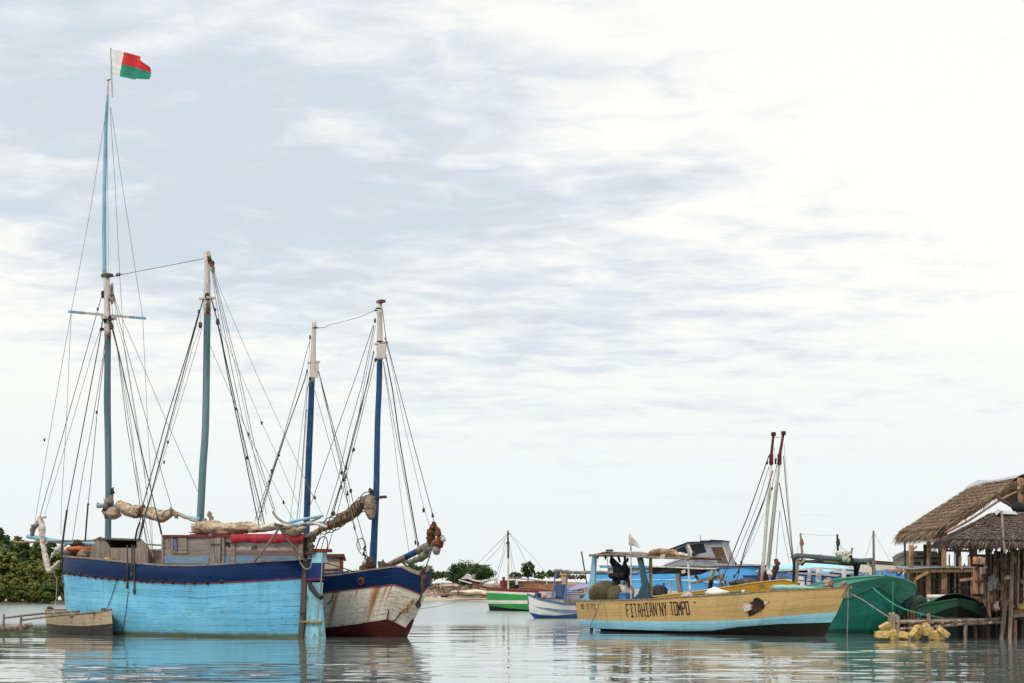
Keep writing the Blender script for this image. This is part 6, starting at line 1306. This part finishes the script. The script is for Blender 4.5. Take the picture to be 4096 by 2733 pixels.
# pole fence
PF = thing('pole_fence', 'tall fence of upright brown poles at the right edge, above the water', 'fence', tuple(P(3990, 2500, 79)))
random.seed(11)
poles = [(3899, 2226, 3902, 2400, .085, m_orangew), (3910, 2228, 3918, 2420, .07, m_brown), (3935, 2230, 3938, 2405, .085, m_wood), (3950, 2190, 3946, 2430, .08, m_pole), (3925, 2224, 3928, 2390, .07, m_pole), (3962, 2222, 3968, 2440, .07, m_wood), (3982, 2210, 3975, 2420, .08, m_brown), (3996, 2205, 3988, 2440, .09, m_brown), (4008, 2212, 4010, 2445, .10, m_wood), (4022, 2214, 4020, 2440, .08, m_pole), (4034, 2208, 4032, 2445, .08, m_brown), (4049, 2188, 4044, 2440, .075, m_pole), (4062, 2180, 4058, 2440, .07, m_brown), (4072, 2200, 4070, 2430, .06, m_wood), (4086, 2186, 4080, 2430, .08, m_brown), (4098, 2175, 4092, 2430, .09, m_brown), (3942, 2300, 3950, 2440, .06, m_brown), (3956, 2330, 3958, 2470, .07, m_orangew), (4000, 2230, 3990, 2440, .06, m_wood), (4015, 2230, 4016, 2445, .08, m_wood), (3973, 2230, 3980, 2440, .06, m_darkw)]
for k in range(9): poles.append((3905+k*22+random.uniform(-5, 5), 2235+random.uniform(-14, 40), 3905+k*22+random.uniform(-8, 8), 2445, random.uniform(.04, .07), random.choice([m_darkw, m_wood, m_brown])))
for k in range(16): poles.append((3950+k*9.6+random.uniform(-5, 5), 2200+random.uniform(-30, 30), 3950+k*9.4+random.uniform(-9, 9), 2440, random.uniform(.03, .05), random.choice([m_pole, m_wood, m_pole, m_brown])))
for x0, y0, x1, y1, r_, m_ in poles:
    d = 80+random.uniform(-.35, .5)+(4.3 if x0 < 3945 else 0); jp('fence_pole', [(x0, y0, d), (lerp(x0, x1, .5)+random.uniform(-2, 2), (y0+y1)/2, d), (x1, y1, d)], [r_*.85, r_, r_*1.1], m_, .15, PF)
for x0, y0, x1, y1, r_, m_, d in ((4048, 2290, 4036, 2650, .085, m_orangew, 78.4), (4052, 2175, 4046, 2330, .06, m_pole, 78.6), (4060, 2480, 4055, 2640, .09, m_brown, 79.5), (4022, 2400, 3998, 2620, .09, m_wood, 79), (4085, 2480, 4080, 2640, .09, m_darkw, 82)):
    jp('pile', [(x0, y0, d), ((x0+x1)/2+1, (y0+y1)/2, d), (x1, min(2600, y1), d)], r_, m_pole if m_ is m_orangew else m_, .1, PF)
for y, x0, x1, m_ in ((2262, 3890, 4110, m_darkw), (2325, 3900, 4110, m_wood), (2380, 3890, 4110, m_darkw), (2445, 3880, 4110, m_darkw), (2222, 3890, 4110, m_wood), (2300, 4040, 4110, m_brown), (2345, 4040, 4110, m_pole), (2368, 4040, 4110, m_orangew), (2390, 4040, 4110, m_wood), (2408, 4045, 4110, m_brown), (2450, 4045, 4110, m_pole), (2274, 4050, 4110, m_brown), (2240, 4050, 4110, m_wood)):
    jp('fence_rail', [(x0, y, 80.6), ((x0+x1)/2, y+2, 80.6), (x1, y-1, 80.6)], .06, m_, .1, PF)
for k in range(34):
    x, y = random.uniform(3905, 4094), random.uniform(2215, 2430); mb = MB(); mb.blob(P(x, y, 79.7), (random.uniform(.05, .13), .06, random.uniform(.06, .16)), k, .5, 0, 7, 5); mb.build('lashing', random.choice([m_wood, m_darkw, m_rag if k % 7 == 0 else m_pole, m_brown]), PF)
mb = MB(); mb.beam(P(4048, 2464, 79.4), P(4115, 2458, 79.4), .22, .16); mb.build('platform_beam', m_wood, PF)
for y0, y1, m_ in ((2398, 2452, m_orangew), (2360, 2385, m_brown)):
    mb = MB(); mb.beam(P(4050, (y0+y1)/2, 80.3), P(4110, (y0+y1)/2, 80.3), .08, (y1-y0)*80/F); mb.build('side_board', m_, PF)
mb = MB(); mb.beam(P(4064, 2426, 79.8), P(4093, 2426, 79.8), .25, .24); one('yellow_box', mb, m_yel, P(4078, 2438, 79.8), 'bright yellow box on the platform at the right edge', 'box', bevel=.02)
for x, y, m_, lb in ((3968, 2335, M('pale netting', (.22, .25, .22), .9, .4, 6), 'pale grey plastic bag snagged on the pole fence'), (3985, 2425, m_rag, 'white plastic scrap low on the pole fence'), (3943, 2268, m_rag, 'tiny white scrap high on the left of the pole fence')):
    mb = MB(); r_ = .22 if x == 3968 else .12 if x == 3985 else .06; mb.blob(P(x, y, 79.5), (r_*.9, .1, r_*1.5), x, .5, 0, 10, 8); one('plastic_scrap', mb, m_, P(x, y+5, 79.5), lb, 'plastic scrap', smooth=True)

# ================================================================== LAND, SHORE, TREES
def landmat():
    m, nt, b = newmat('sandy bank'); g = nd(nt, 'ShaderNodeNewGeometry').outputs['Position']; s = nd(nt, 'ShaderNodeSeparateXYZ'); nt.links.new(g, s.inputs[0])
    n1 = noi(nt, mapv(nt, g, (.05, .03, .3)), 1, 6, .7); n2 = noi(nt, mapv(nt, g, (.35, .12, 1)), 1, 5, .7)
    c = mix(nt, ramp(nt, n2, .42, .62), (.27, .15, .10), (.17, .10, .065)); c = mix(nt, ramp(nt, n1, .56, .66), c, (.10, .11, .05))
    c = mix(nt, mth(nt, 'MULTIPLY', ramp(nt, n1, .30, .44), 1), (.52, .42, .30), c)
    zz = mth(nt, 'MULTIPLY_ADD', n2, 1.0, s.outputs[2]); c = mix(nt, ramp(nt, zz, 1.6, 2.1), (.50, .41, .30), c)
    c = mix(nt, ramp(nt, s.outputs[2], .10, .3), (.32, .27, .2), c)
    nt.links.new(c, b.inputs['Base Color']); b.inputs['Roughness'].default_value = .95; return m
mb = MB(); XS = [-420+i*6 for i in range(141)]; prof = [(0, -.4), (4, .05), (10, .35), (24, .8), (32, 1.6), (44, 2.6), (60, 3.6), (95, 5.2), (130, 6.0), (180, 6.0), (400, 4), (2500, 3)]
vs = []
for x in XS:
    # shoreline distance and hill height vary along the bay
    px = CX+x*F/560
    sd = interp([(-1e4, 560), (200, 555), (900, 560), (1700, 575), (2000, 570), (2600, 570), (1e4, 560)], px)
    hh = interp([(0, .35), (1300, .4), (1680, .95), (1800, 1.0), (1950, .9), (2100, .95), (2350, 1.0), (2600, .8), (3100, .7), (4000, .6)], px)
    for dy, z in prof:
        n_ = noise.noise(Vector((x*.03, dy*.03, 0))); z2 = z if z < .4 else .4+(z-.4)*hh*(1+.35*n_)+.35*noise.noise(Vector((x*.12, dy*.1, 5)))*min(1, z-.3)
        vs.append((x*(1+dy/560*.9), sd+dy+6*noise.noise(Vector((x*.02, 0, 9))), z2))
n_ = len(prof); mb.add(vs, [(i*n_+j, (i+1)*n_+j, (i+1)*n_+j+1, i*n_+j+1) for i in range(len(XS)-1) for j in range(n_-1)])
o = mb.build('shore_bank', landmat(), None, smooth=True); tag(o, kind='structure')

def leafmat(name, col, col2):
    m, nt, b = newmat(name); tc = nd(nt, 'ShaderNodeTexCoord').outputs['Object']
    n1 = noi(nt, tc, .45, 4, .7); g = nd(nt, 'ShaderNodeNewGeometry').outputs['Random Per Island']
    c = mix(nt, ramp(nt, n1, .38, .62), col, col2); k = mth(nt, 'MULTIPLY_ADD', g, .8, .55)
    sc = nd(nt, 'ShaderNodeVectorMath', operation='SCALE'); nt.links.new(c, sc.inputs[0]); nt.links.new(k, sc.inputs['Scale']); nt.links.new(sc.outputs[0], b.inputs['Base Color'])
    b.inputs['Roughness'].default_value = .7; b.inputs['Specular IOR Level'].default_value = .2; return m
lf_dark = leafmat('dark green leaves', (.018, .042, .010), (.045, .078, .018)); lf_olive = leafmat('olive leaves', (.068, .088, .014), (.135, .14, .026)); lf_mid = leafmat('mid green leaves', (.040, .072, .014), (.085, .115, .024)); lf_dry = leafmat('dry scrub leaves', (.10, .085, .045), (.06, .075, .03))
def tree(name, label, px, ybase, d, wpx, ytop, leaf, group, cat='tree', clumps=60, lpc=34, ls=None, low=.15, seed=0, fl=1.0):
    clumps = int(clumps*1.25)
    rnd = random.Random(seed*97+int(px)); s = d/F; base = P(px, ybase, d); H_ = (ybase-ytop)*s; W_2 = wpx*s/2
    root = thing(name, label, cat, tuple(base), group); ls = ls or max(.34, H_*.042)
    mb = MB(); zc = base.z+H_*(low+(1-low)*.5)
    cx = Vector((base.x, base.y, zc)); rz = H_*(1-low)/2; cs = []
    for i in range(clumps):
        while True:
            v = Vector((rnd.uniform(-1, 1), rnd.uniform(-1, 1), rnd.uniform(-1, 1)))
            if .25 < v.length < 1: break
        v = v*(v.length**-.35)*rnd.choice((1, 1, .95, 1.04, 1.14)); q = cx+Vector((v.x*W_2*.86, v.y*W_2*.86*fl, v.z*rz*.86)); cs.append(q)
        r_ = rnd.uniform(.20, .34)*min(W_2, rz*1.3)
        for k in range(lpc):
            u = Vector((rnd.gauss(0, 1), rnd.gauss(0, 1), rnd.gauss(0, 1))).normalized()*r_*rnd.uniform(.55, 1.08); u.z *= .75
            c = q+u; n = (u.normalized()+Vector((rnd.uniform(-.6, .6), rnd.uniform(-.6, .6), rnd.uniform(0, .9)))).normalized(); a = n.orthogonal().normalized(); b = n.cross(a); th = rnd.uniform(0, 6.28)
            e = (a*math.cos(th)+b*math.sin(th))*ls*rnd.uniform(.5, 1.2); f = n.cross(e)*.6; mb.add([c-e, c+f, c+e, c-f], [(0, 1, 2, 3)])
    mb.build('crown', leaf, root)
    if low > .02:
        mb = MB(); mb.tube([base-Vector((0, 0, .5)), base+Vector((W_2*.05, 0, H_*low)), Vector((base.x+W_2*.02, base.y, zc))], [H_*.035, H_*.03, H_*.012], 7, sub=2)
        for k in range(6):
            q = cs[k*3]; s0 = base+Vector((0, 0, H_*(low*.6+.08*k*.5))); mb.tube([s0, s0.lerp(q, .5)+Vector((0, 0, H_*.04)), q], [H_*.014, H_*.010, H_*.004], 5, sub=2)
        mb.build('trunk', m_darkw, root, smooth=True)
    return root
TG = 'mangrove trees on the left bank'
spec = [(-15, 2404, 430, 120, 2088, lf_dark, 'tall dark tree at the far left edge of the left bank'), (60, 2404, 470, 80, 2122, lf_mid, 'mid green tree second from the left edge, behind the lighter bushes'),
 (30, 2406, 400, 120, 2185, lf_olive, 'olive bush filling the left corner below the tall dark tree'), (100, 2404, 450, 80, 2150, lf_dark, 'dark tree under the tip of the light blue bowsprit'), (95, 2406, 400, 100, 2235, lf_olive, 'olive bush low at the water below the boat pole'),
 (150, 2405, 440, 90, 2158, lf_mid, 'mid green tree between the bowsprit and the white rag'), (160, 2407, 395, 100, 2230, lf_olive, 'yellowish olive bush directly below the white rag'), (205, 2404, 450, 80, 2140, lf_dark, 'dark tree just left of the light blue bow'),
 (225, 2407, 400, 80, 2240, lf_olive, 'olive bush touching the left edge of the light blue bow'), (250, 2405, 430, 70, 2185, lf_mid, 'mid green tree partly hidden by the light blue bow'), (0, 2408, 385, 90, 2300, lf_olive, 'lowest olive bush at the water in the left corner'),
 (65, 2408, 385, 80, 2310, lf_olive, 'small olive bush at the waterline under the boat pole'), (130, 2408, 385, 80, 2325, lf_olive, 'small olive bush at the waterline above the canoe beams'), (195, 2408, 385, 80, 2320, lf_mid, 'small green bush at the waterline above the canoe')]
for i, (px, yb, d, w, yt, lf, lb) in enumerate(spec):
    tree('mangrove_tree', lb, px, yb, d, w, yt, lf, TG, clumps=95 if w > 85 else 75, lpc=46, low=-.04 if yt > 2240 else .03, seed=i)
mb = MB()                                                            # left bank under the mangroves
L0 = [(-300, 2409, 372), (60, 2409, 374), (180, 2409, 378), (262, 2408, 392), (300, 2407, 420), (330, 2402, 520)]
a = [P(x, y, d) for x, y, d in L0]; a = [Vector((p.x, p.y, -.3)) for p in a]; b = [Vector((p.x-2, p.y+12, .45)) for p in a]; c = [Vector((p.x-6, p.y+240, .6)) for p in a]
mb.add(a+b+c, [(i, i+1, i+7, i+6) for i in range(5)]+[(i+6, i+7, i+13, i+12) for i in range(5)]); o = mb.build('mud_bank', M('dark mud', (.06, .06, .03), .9, .4, .3), None); tag(o, kind='structure')
SG = 'trees and bushes on the sandy shore'
for i, (px, yb, d, w, yt, lf, lb, nm, cl, fl) in enumerate([
 (1880, 2352, 600, 205, 2247, lf_dark, 'broad round dark tree, largest on the sandy shore', 'round_tree', 210, 1), (1690, 2357, 590, 110, 2262, lf_dark, 'dark tree right behind the stem of the white schooner', 'round_tree', 80, 1), (1640, 2330, 600, 90, 2255, lf_mid, 'mid green tree behind the bow bulwark of the white schooner', 'round_tree', 60, 1),
 (2112, 2318, 640, 58, 2245, lf_dark, 'narrow dark tree just right of the distant boat mast', 'shore_tree', 60, 1), (2060, 2318, 640, 60, 2290, lf_mid, 'low bush at the foot of the narrow dark tree', 'bush', 40, 1), (2165, 2318, 640, 70, 2285, lf_mid, 'low bush right of the narrow dark tree', 'bush', 40, 1), (2200, 2310, 640, 34, 2281, lf_dark, 'small pointed dark bush above the white boat', 'bush', 30, 1),
 (1770, 2315, 650, 80, 2285, lf_dry, 'dry scrub left of the broad round tree', 'bush', 44, 1), (1735, 2320, 640, 60, 2288, lf_dry, 'dry scrub between the dark tree and the broad round tree', 'bush', 36, 1), (1500, 2330, 620, 130, 2278, lf_dark, 'dark low tree behind the navy bulwark of the white schooner', 'round_tree', 70, 1), (1420, 2330, 620, 120, 2280, lf_mid, 'green low tree right of the cream cabin', 'round_tree', 60, 1),
 (2050, 2362, 590, 60, 2325, lf_dark, 'dark bush directly behind the striped green boat', 'bush', 40, 1), (2235, 2315, 650, 60, 2290, lf_dry, 'dry scrub on the ridge above the white boat', 'bush', 30, 1), (2300, 2318, 650, 110, 2298, lf_dry, 'dry scrub behind the brown rolled awning', 'bush', 40, 1), (2420, 2315, 650, 120, 2294, lf_mid, 'distant scrub seen through the tan boat canopy', 'bush', 40, 1), (1330, 2330, 620, 90, 2290, lf_mid, 'green scrub hidden behind the cream cabin', 'bush', 36, 1)]):
    tree(nm, lb, px, yb, d, w, yt, lf, SG, 'tree' if 'tree' in nm else 'bush', cl, 40, None, .03 if nm == 'bush' else .08, 40+i)
# scrub tufts on the bank: uncountable
mb = MB(); rnd = random.Random(3)
for _ in range(900):
    px = rnd.uniform(1640, 2560); d = rnd.choice([rnd.uniform(606, 650), rnd.uniform(640, 720)]); z = interp([(570, .4), (600, 1.8), (620, 2.9), (640, 3.8), (665, 4.8), (700, 5.6), (760, 5.6)], d)*interp([(1680, .95), (1800, 1.0), (1950, .9), (2100, .95), (2350, 1.0), (2600, .8)], px)
    c = Vector(((px-CX)*d/F, d, z+.1)); s_ = rnd.uniform(.25, .8)
    for k in range(7):
        u = Vector((rnd.uniform(-1, 1), rnd.uniform(-1, 1), rnd.uniform(0, 1)))*s_; e = Vector((rnd.uniform(-1, 1), rnd.uniform(-1, 1), rnd.uniform(-.5, 1))).normalized()*.3; f = e.orthogonal().normalized()*.2; mb.add([c+u-e, c+u+f, c+u+e, c+u-f], [(0, 1, 2, 3)])
o = mb.build('scrub', lf_dry, None); tag(o, kind='stuff')
# things on the beach
def shore_hut(px, py, d, w, h, dep, wallm, roofm, label, name='hut', cat='hut', flat=True):
    s = d/F; c = P(px, py, d); r0 = thing(name, label, cat, tuple(c)); mb = MB(); W2 = w*s/2; hh = h*s
    mb.prism([c+Vector((-W2, 0, -.3)), c+Vector((W2, 0, -.3)), c+Vector((W2, 0, hh)), c+Vector((-W2, 0, hh*.93))], Vector((.3, dep, 0))); mb.build('wall', wallm, r0)
    mb = MB(); mb.prism([c+Vector((-W2*1.06, -.3, hh*.94)), c+Vector((W2*1.06, -.3, hh*1.01)), c+Vector((W2*1.06, -.3, hh*1.01+.25)), c+Vector((-W2*1.06, -.3, hh*.94+.25))], Vector((.3, dep+.6, 0))); mb.build('roof', roofm, r0)
    return r0
shore_hut(2170, 2374, 586, 150, 46, 5, M('ochre brown wall', (.23, .115, .06), .9, .3, .5), M('rust roof', (.15, .07, .05), .9, .3), 'long ochre brown hut on the beach behind the striped boat')
shore_hut(2120, 2345, 612, 130, 18, 5, M('dark red brown wall', (.12, .065, .05), .9, .3, .5), m_brtrim, 'low dark brown building above the ochre hut')
shore_hut(2030, 2352, 600, 60, 28, 4, m_brtrim, m_darkw, 'small maroon hut beside the mast of the striped boat')
tk = thing('water_tub', 'pale ochre tub standing on the ridge above the white boat', 'tub', tuple(P(2254, 2328, 610))); mb = MB(); c = P(2254, 2330, 610); mb.tube([c, c+Vector((0, 0, 2.2)), c+Vector((0, 0, 2.25)), c+Vector((0, 0, 2.9))], [.85, .85, 1.2, 1.25], 14); mb.build('tub', M('ochre tub', (.46, .31, .16), .8, .15), tk)
mbm = M('sand pile', (.56, .46, .34), .95, .15, .3)
for i, (px, py, w_, h_, lb) in enumerate([(1880, 2372, 150, 12, 'wide pale sand pile at the foot of the round tree'), (1800, 2345, 70, 7, 'small bare sand patch left of the round tree'), (1960, 2376, 90, 9, 'sand pile beside the stem of the striped boat')]):
    mb = MB(); d = 584 if py > 2350 else 610; mb.blob(P(px, py, d), (w_/2*d/F, 4, h_*d/F), i, .25, 0, 18, 10); one('sand_pile', mb, mbm, P(px, py, d), lb, 'sand pile', smooth=True)
for i, (px, py, w_, m_, lb) in enumerate([(1780, 2384, 34, m_tar, 'dark dinghy pulled up on the sand, leftmost of the beached boats'), (1740, 2385, 22, m_rag, 'small white dinghy left of the dark one on the sand'), (1800, 2388, 22, m_rag, 'whitish dinghy just right of the dark dinghy'), (1910, 2383, 38, m_tin, 'grey dinghy below the tree at the right part of the beach'), (1935, 2386, 30, m_brown, 'brown dinghy closest to the striped boat')]):
    d = 581; s = d/F; c = P(px, py+3, d); L = w_*s/2; r0 = thing('beached_dinghy', lb, 'dinghy', tuple(c), 'dinghies drawn up on the beach')
    st = [(-1, 0, .55), (-.8, .5, .40), (-.3, .85, .3), (.3, .85, .3), (.8, .55, .40), (1, .0, .6)]; vs = []
    for x, w, z in st: vs += [c+Vector((x*L, -w*.6, z)), c+Vector((x*L*.85, -w*.3, -.25)), c+Vector((x*L*.85, w*.3, -.25)), c+Vector((x*L, w*.6, z))]
    mb = MB(); mb.add(vs, [(i_*4+j, i_*4+j+1, i_*4+j+5, i_*4+j+4) for i_ in range(5) for j in range(3)]); mb.build('hull', m_, r0, solid=.06)
    mb = MB(); mb.beam(c+Vector((-L*.3, -.55, .22)), c+Vector((-L*.3, .55, .22)), .3, .06); mb.build('thwart', m_wood, r0)
for px, py, lb in ((1834, 2384, 'dark figure standing on the sand by the beached dinghies'),):
    d = 580; b_ = P(px, py, d); me = bpy.data.meshes.new('person'); V_ = [(0, 0, .95), (0, 0, 1.2), (0, 0, 1.42), (0, 0, 1.52), (0, 0, 1.66), (.12, 0, .5), (.13, 0, .06), (.13, -.12, .03), (-.12, .05, .5), (-.14, .1, .06), (-.14, -.02, .03), (.19, 0, 1.38), (.27, 0, 1.1), (.28, -.1, .85), (-.19, 0, 1.38), (-.27, 0, 1.1), (-.28, -.1, .85)]
    E_ = [(0, 1), (1, 2), (2, 3), (3, 4), (0, 5), (5, 6), (6, 7), (0, 8), (8, 9), (9, 10), (2, 11), (11, 12), (12, 13), (2, 14), (14, 15), (15, 16)]; RR = [.15, .14, .13, .06, .11, .085, .05, .04, .085, .05, .04, .06, .045, .035, .06, .045, .035]
    me.from_pydata([Vector(v)*1.06 for v in V_], E_, []); o = bpy.data.objects.new('person', me); COL.objects.link(o); o.location = b_; me.materials.append(M('dark clothes', (.05, .045, .05), .9))
    sk_ = o.modifiers.new('s', 'SKIN'); 
    for v, r_ in zip(me.skin_vertices[0].data, RR): v.radius = (r_, r_)
    me.skin_vertices[0].data[0].use_root = True; sb_ = o.modifiers.new('u', 'SUBSURF'); sb_.levels = sb_.render_levels = 1; tag(o, lb, 'person')

# ================================================================== WATER
def watermat():
    m, nt, b = newmat('river water'); g = nd(nt, 'ShaderNodeNewGeometry').outputs['Position']
    b.inputs['IOR'].default_value = 1.6; b.inputs['Specular IOR Level'].default_value = 1.0
    b.inputs['Base Color'].default_value = (.12, .15, .14, 1)         # silty estuary water
    s = nd(nt, 'ShaderNodeSeparateXYZ'); nt.links.new(g, s.inputs[0])
    far = ramp(nt, s.outputs[1], 97, 135)                             # breeze beyond the moored boats
    nt.links.new(mth(nt, 'MULTIPLY_ADD', far, .16, .03), b.inputs['Roughness'])
    c = noi(nt, mapv(nt, g, (.35, 1.5, 1)), 1.0, 3, .6, .3)
    h = mth(nt, 'MULTIPLY', c, mth(nt, 'MULTIPLY', far, .010))
    n = nd(nt, 'ShaderNodeBump'); n.inputs['Strength'].default_value = 1; n.inputs['Distance'].default_value = 1.0; nt.links.new(h, n.inputs['Height']); nt.links.new(n.outputs[0], b.inputs['Normal'])
    return m
def wave(x, y):
    V = Vector; N_ = noise.noise
    pa = N_(V((x*.035, y*.11, 3.1)))+.6*N_(V((x*.09, y*.35, 7.7)))      # gusty and calm patches
    A = min(1.6, max(.25, .72+1.25*pa))*(lerp(2.3, 1.15, min(1, max(0, (y-44)/20))) if y < 64 else lerp(1.15, .55, min(1, (y-64)/20)))
    e = min(1, max(0, (y-34)/3))*min(1, max(0, (150-y)/12))
    f = max(.0, 1-(y-34)/75)
    return e*(.016*N_(V((x*.13, y*.42, 0)))+A*(.0115*N_(V((x*.45, y*1.25, 5)))+.0075*N_(V((x*.9+y*.2, y*2.3, 9)))+.0034*f*N_(V((x*2.2, y*4.6, 2)))))
def watermesh():
    ys = [34.0]
    while ys[-1] < 150: ys.append(ys[-1]+.13+.0022*(ys[-1]-34))
    NC = 250; vs = []; fs = []
    for y in ys:
        for i in range(NC+1):
            x = (i/NC*2-1)*.345*y; vs.append((x, y, wave(x, y) if 0 < i < NC else 0))
    fs = [(r*(NC+1)+i, r*(NC+1)+i+1, (r+1)*(NC+1)+i+1, (r+1)*(NC+1)+i) for r in range(len(ys)-1) for i in range(NC)]
    n0 = len(vs); L = len(ys)-1
    near = list(range(NC+1)); far = [L*(NC+1)+i for i in range(NC+1)]
    vs += [(-900, -60, 0), (900, -60, 0), (900, 34, 0), (-900, 34, 0), (-900, ys[-1], 0), (900, ys[-1], 0), (-900, 1500, 0), (900, 1500, 0)]
    fs.append(tuple([n0+3, n0, n0+1, n0+2]+near[::-1])); fs.append(tuple([n0+4]+far+[n0+5, n0+7, n0+6]))
    fs.append(tuple([n0+3]+[r*(NC+1) for r in range(len(ys))]+[n0+4])); fs.append(tuple([n0+5]+[r*(NC+1)+NC for r in range(L, -1, -1)]+[n0+2]))
    me = bpy.data.meshes.new('water'); me.from_pydata(vs, [], fs); me.materials.append(watermat())
    me.polygons.foreach_set('use_smooth', [True]*len(me.polygons)); me.update()
    bm = bmesh.new(); bm.from_mesh(me); bmesh.ops.recalc_face_normals(bm, faces=bm.faces)
    if sum(f.normal.z for f in bm.faces) < 0: bmesh.ops.reverse_faces(bm, faces=bm.faces)
    bm.to_mesh(me); bm.free()
    o = bpy.data.objects.new('water', me); COL.objects.link(o); return tag(o, kind='structure')
watermesh()
mb = MB(); mb.add([(-3000, -200, -2.5), (3000, -200, -2.5), (3000, 6000, -2.5), (-3000, 6000, -2.5)], [(0, 1, 2, 3)]); o = mb.build('ground', M('river bed', (.08, .07, .05), .9, .2, .1), None); tag(o, kind='structure')

# ================================================================== SKY, SUN, CAMERA
w = bpy.data.worlds.new('World'); SC.world = w; w.use_nodes = True; nt = w.node_tree; nt.nodes.clear()
out = nt.nodes.new('ShaderNodeOutputWorld'); bg = nt.nodes.new('ShaderNodeBackground'); nt.links.new(bg.outputs[0], out.inputs[0])
ELEV, ROT = R(48), R(215)          # sun high, behind and left of the camera
sky = nt.nodes.new('ShaderNodeTexSky'); sky.sky_type = 'NISHITA'; sky.sun_disc = False; sky.sun_elevation = ELEV; sky.sun_rotation = ROT
sky.air_density = 1.0; sky.dust_density = 2.0
tc = nd(nt, 'ShaderNodeTexCoord').outputs['Generated']; s = nd(nt, 'ShaderNodeSeparateXYZ'); nt.links.new(tc, s.inputs[0]); X_, Y_, Z_ = s.outputs
zp = mth(nt, 'ADD', mth(nt, 'MAXIMUM', Z_, 0.0), .11)
cv = nd(nt, 'ShaderNodeCombineXYZ'); nt.links.new(mth(nt, 'DIVIDE', X_, zp), cv.inputs[0]); nt.links.new(mth(nt, 'DIVIDE', Y_, zp), cv.inputs[1])
tx = mth(nt, 'DIVIDE', X_, mth(nt, 'MAXIMUM', Y_, .05))
n1 = noi(nt, mapv(nt, cv.outputs[0], (2.4, 3.6, 1), (4.9, 2.2, 0)), 1.0, 8, .56, .35)
n2 = noi(nt, mapv(nt, cv.outputs[0], (7.5, 8.5, 1), (1.3, 7.7, 0)), 1.0, 5, .6, .5)
f = mth(nt, 'MULTIPLY_ADD', n2, .45, mth(nt, 'MULTIPLY', n1, .55))
# a grey bank reaches from high on the left down toward the middle; the overcast is thin and bright elsewhere
dx = mth(nt, 'DIVIDE', mth(nt, 'ADD', tx, .17), .27)
dz = mth(nt, 'DIVIDE', mth(nt, 'SUBTRACT', mth(nt, 'MULTIPLY_ADD', tx, .22, Z_), .185), .085)
dd = mth(nt, 'SQRT', mth(nt, 'ADD', mth(nt, 'MULTIPLY', dx, dx), mth(nt, 'MULTIPLY', dz, dz)))
top = mth(nt, 'MULTIPLY', ramp(nt, Z_, .262, .31), .10)
f2 = mth(nt, 'SUBTRACT', mth(nt, 'ADD', f, mth(nt, 'MULTIPLY', mth(nt, 'SUBTRACT', mth(nt, 'MINIMUM', dd, 1.9), .84), .22)), top)
k = ramp(nt, f2, .36, .66)
cc = mix(nt, k, (.62, .685, .75), (.97, .955, .915))
cc = mix(nt, mth(nt, 'MULTIPLY', mth(nt, 'SUBTRACT', 1.0, ramp(nt, Z_, .03, .17)), .70), cc, (.765, .85, .86))
cc = mix(nt, ramp(nt, Z_, .45, .9), cc, (1.7, 1.72, 1.75))
sc = nd(nt, 'ShaderNodeVectorMath', operation='SCALE'); nt.links.new(cc, sc.inputs[0]); sc.inputs['Scale'].default_value = 10.0
fin = mix(nt, .93, sky.outputs[0], sc.outputs[0]); nt.links.new(fin, bg.inputs[0]); bg.inputs[1].default_value = .1
sl = bpy.data.lights.new('sun', 'SUN'); sl.energy = 1.5; sl.angle = R(12); sl.color = (1, .96, .90); so = bpy.data.objects.new('sun', sl); COL.objects.link(so)
sdir = Vector((math.sin(ROT)*math.cos(ELEV), math.cos(ROT)*math.cos(ELEV), math.sin(ELEV)))
so.rotation_euler = sdir.to_track_quat('Z', 'Y').to_euler(); so.location = (-30, -20, 60)

cam = bpy.data.cameras.new('camera'); co = bpy.data.objects.new('camera', cam); COL.objects.link(co); SC.camera = co
co.location = (0, 0, HC); co.rotation_euler = (R(90), 0, 0); cam.sensor_width = 36; cam.lens = 36*F/4096
cam.shift_y = (HY-2733/2)/4096; cam.clip_end = 8000; cam.clip_start = .5
SC.view_settings.view_transform = 'Standard'; SC.view_settings.look = 'None'; SC.view_settings.exposure = 0.13; SC.view_settings.gamma = 1
SC.render.engine = 'CYCLES'
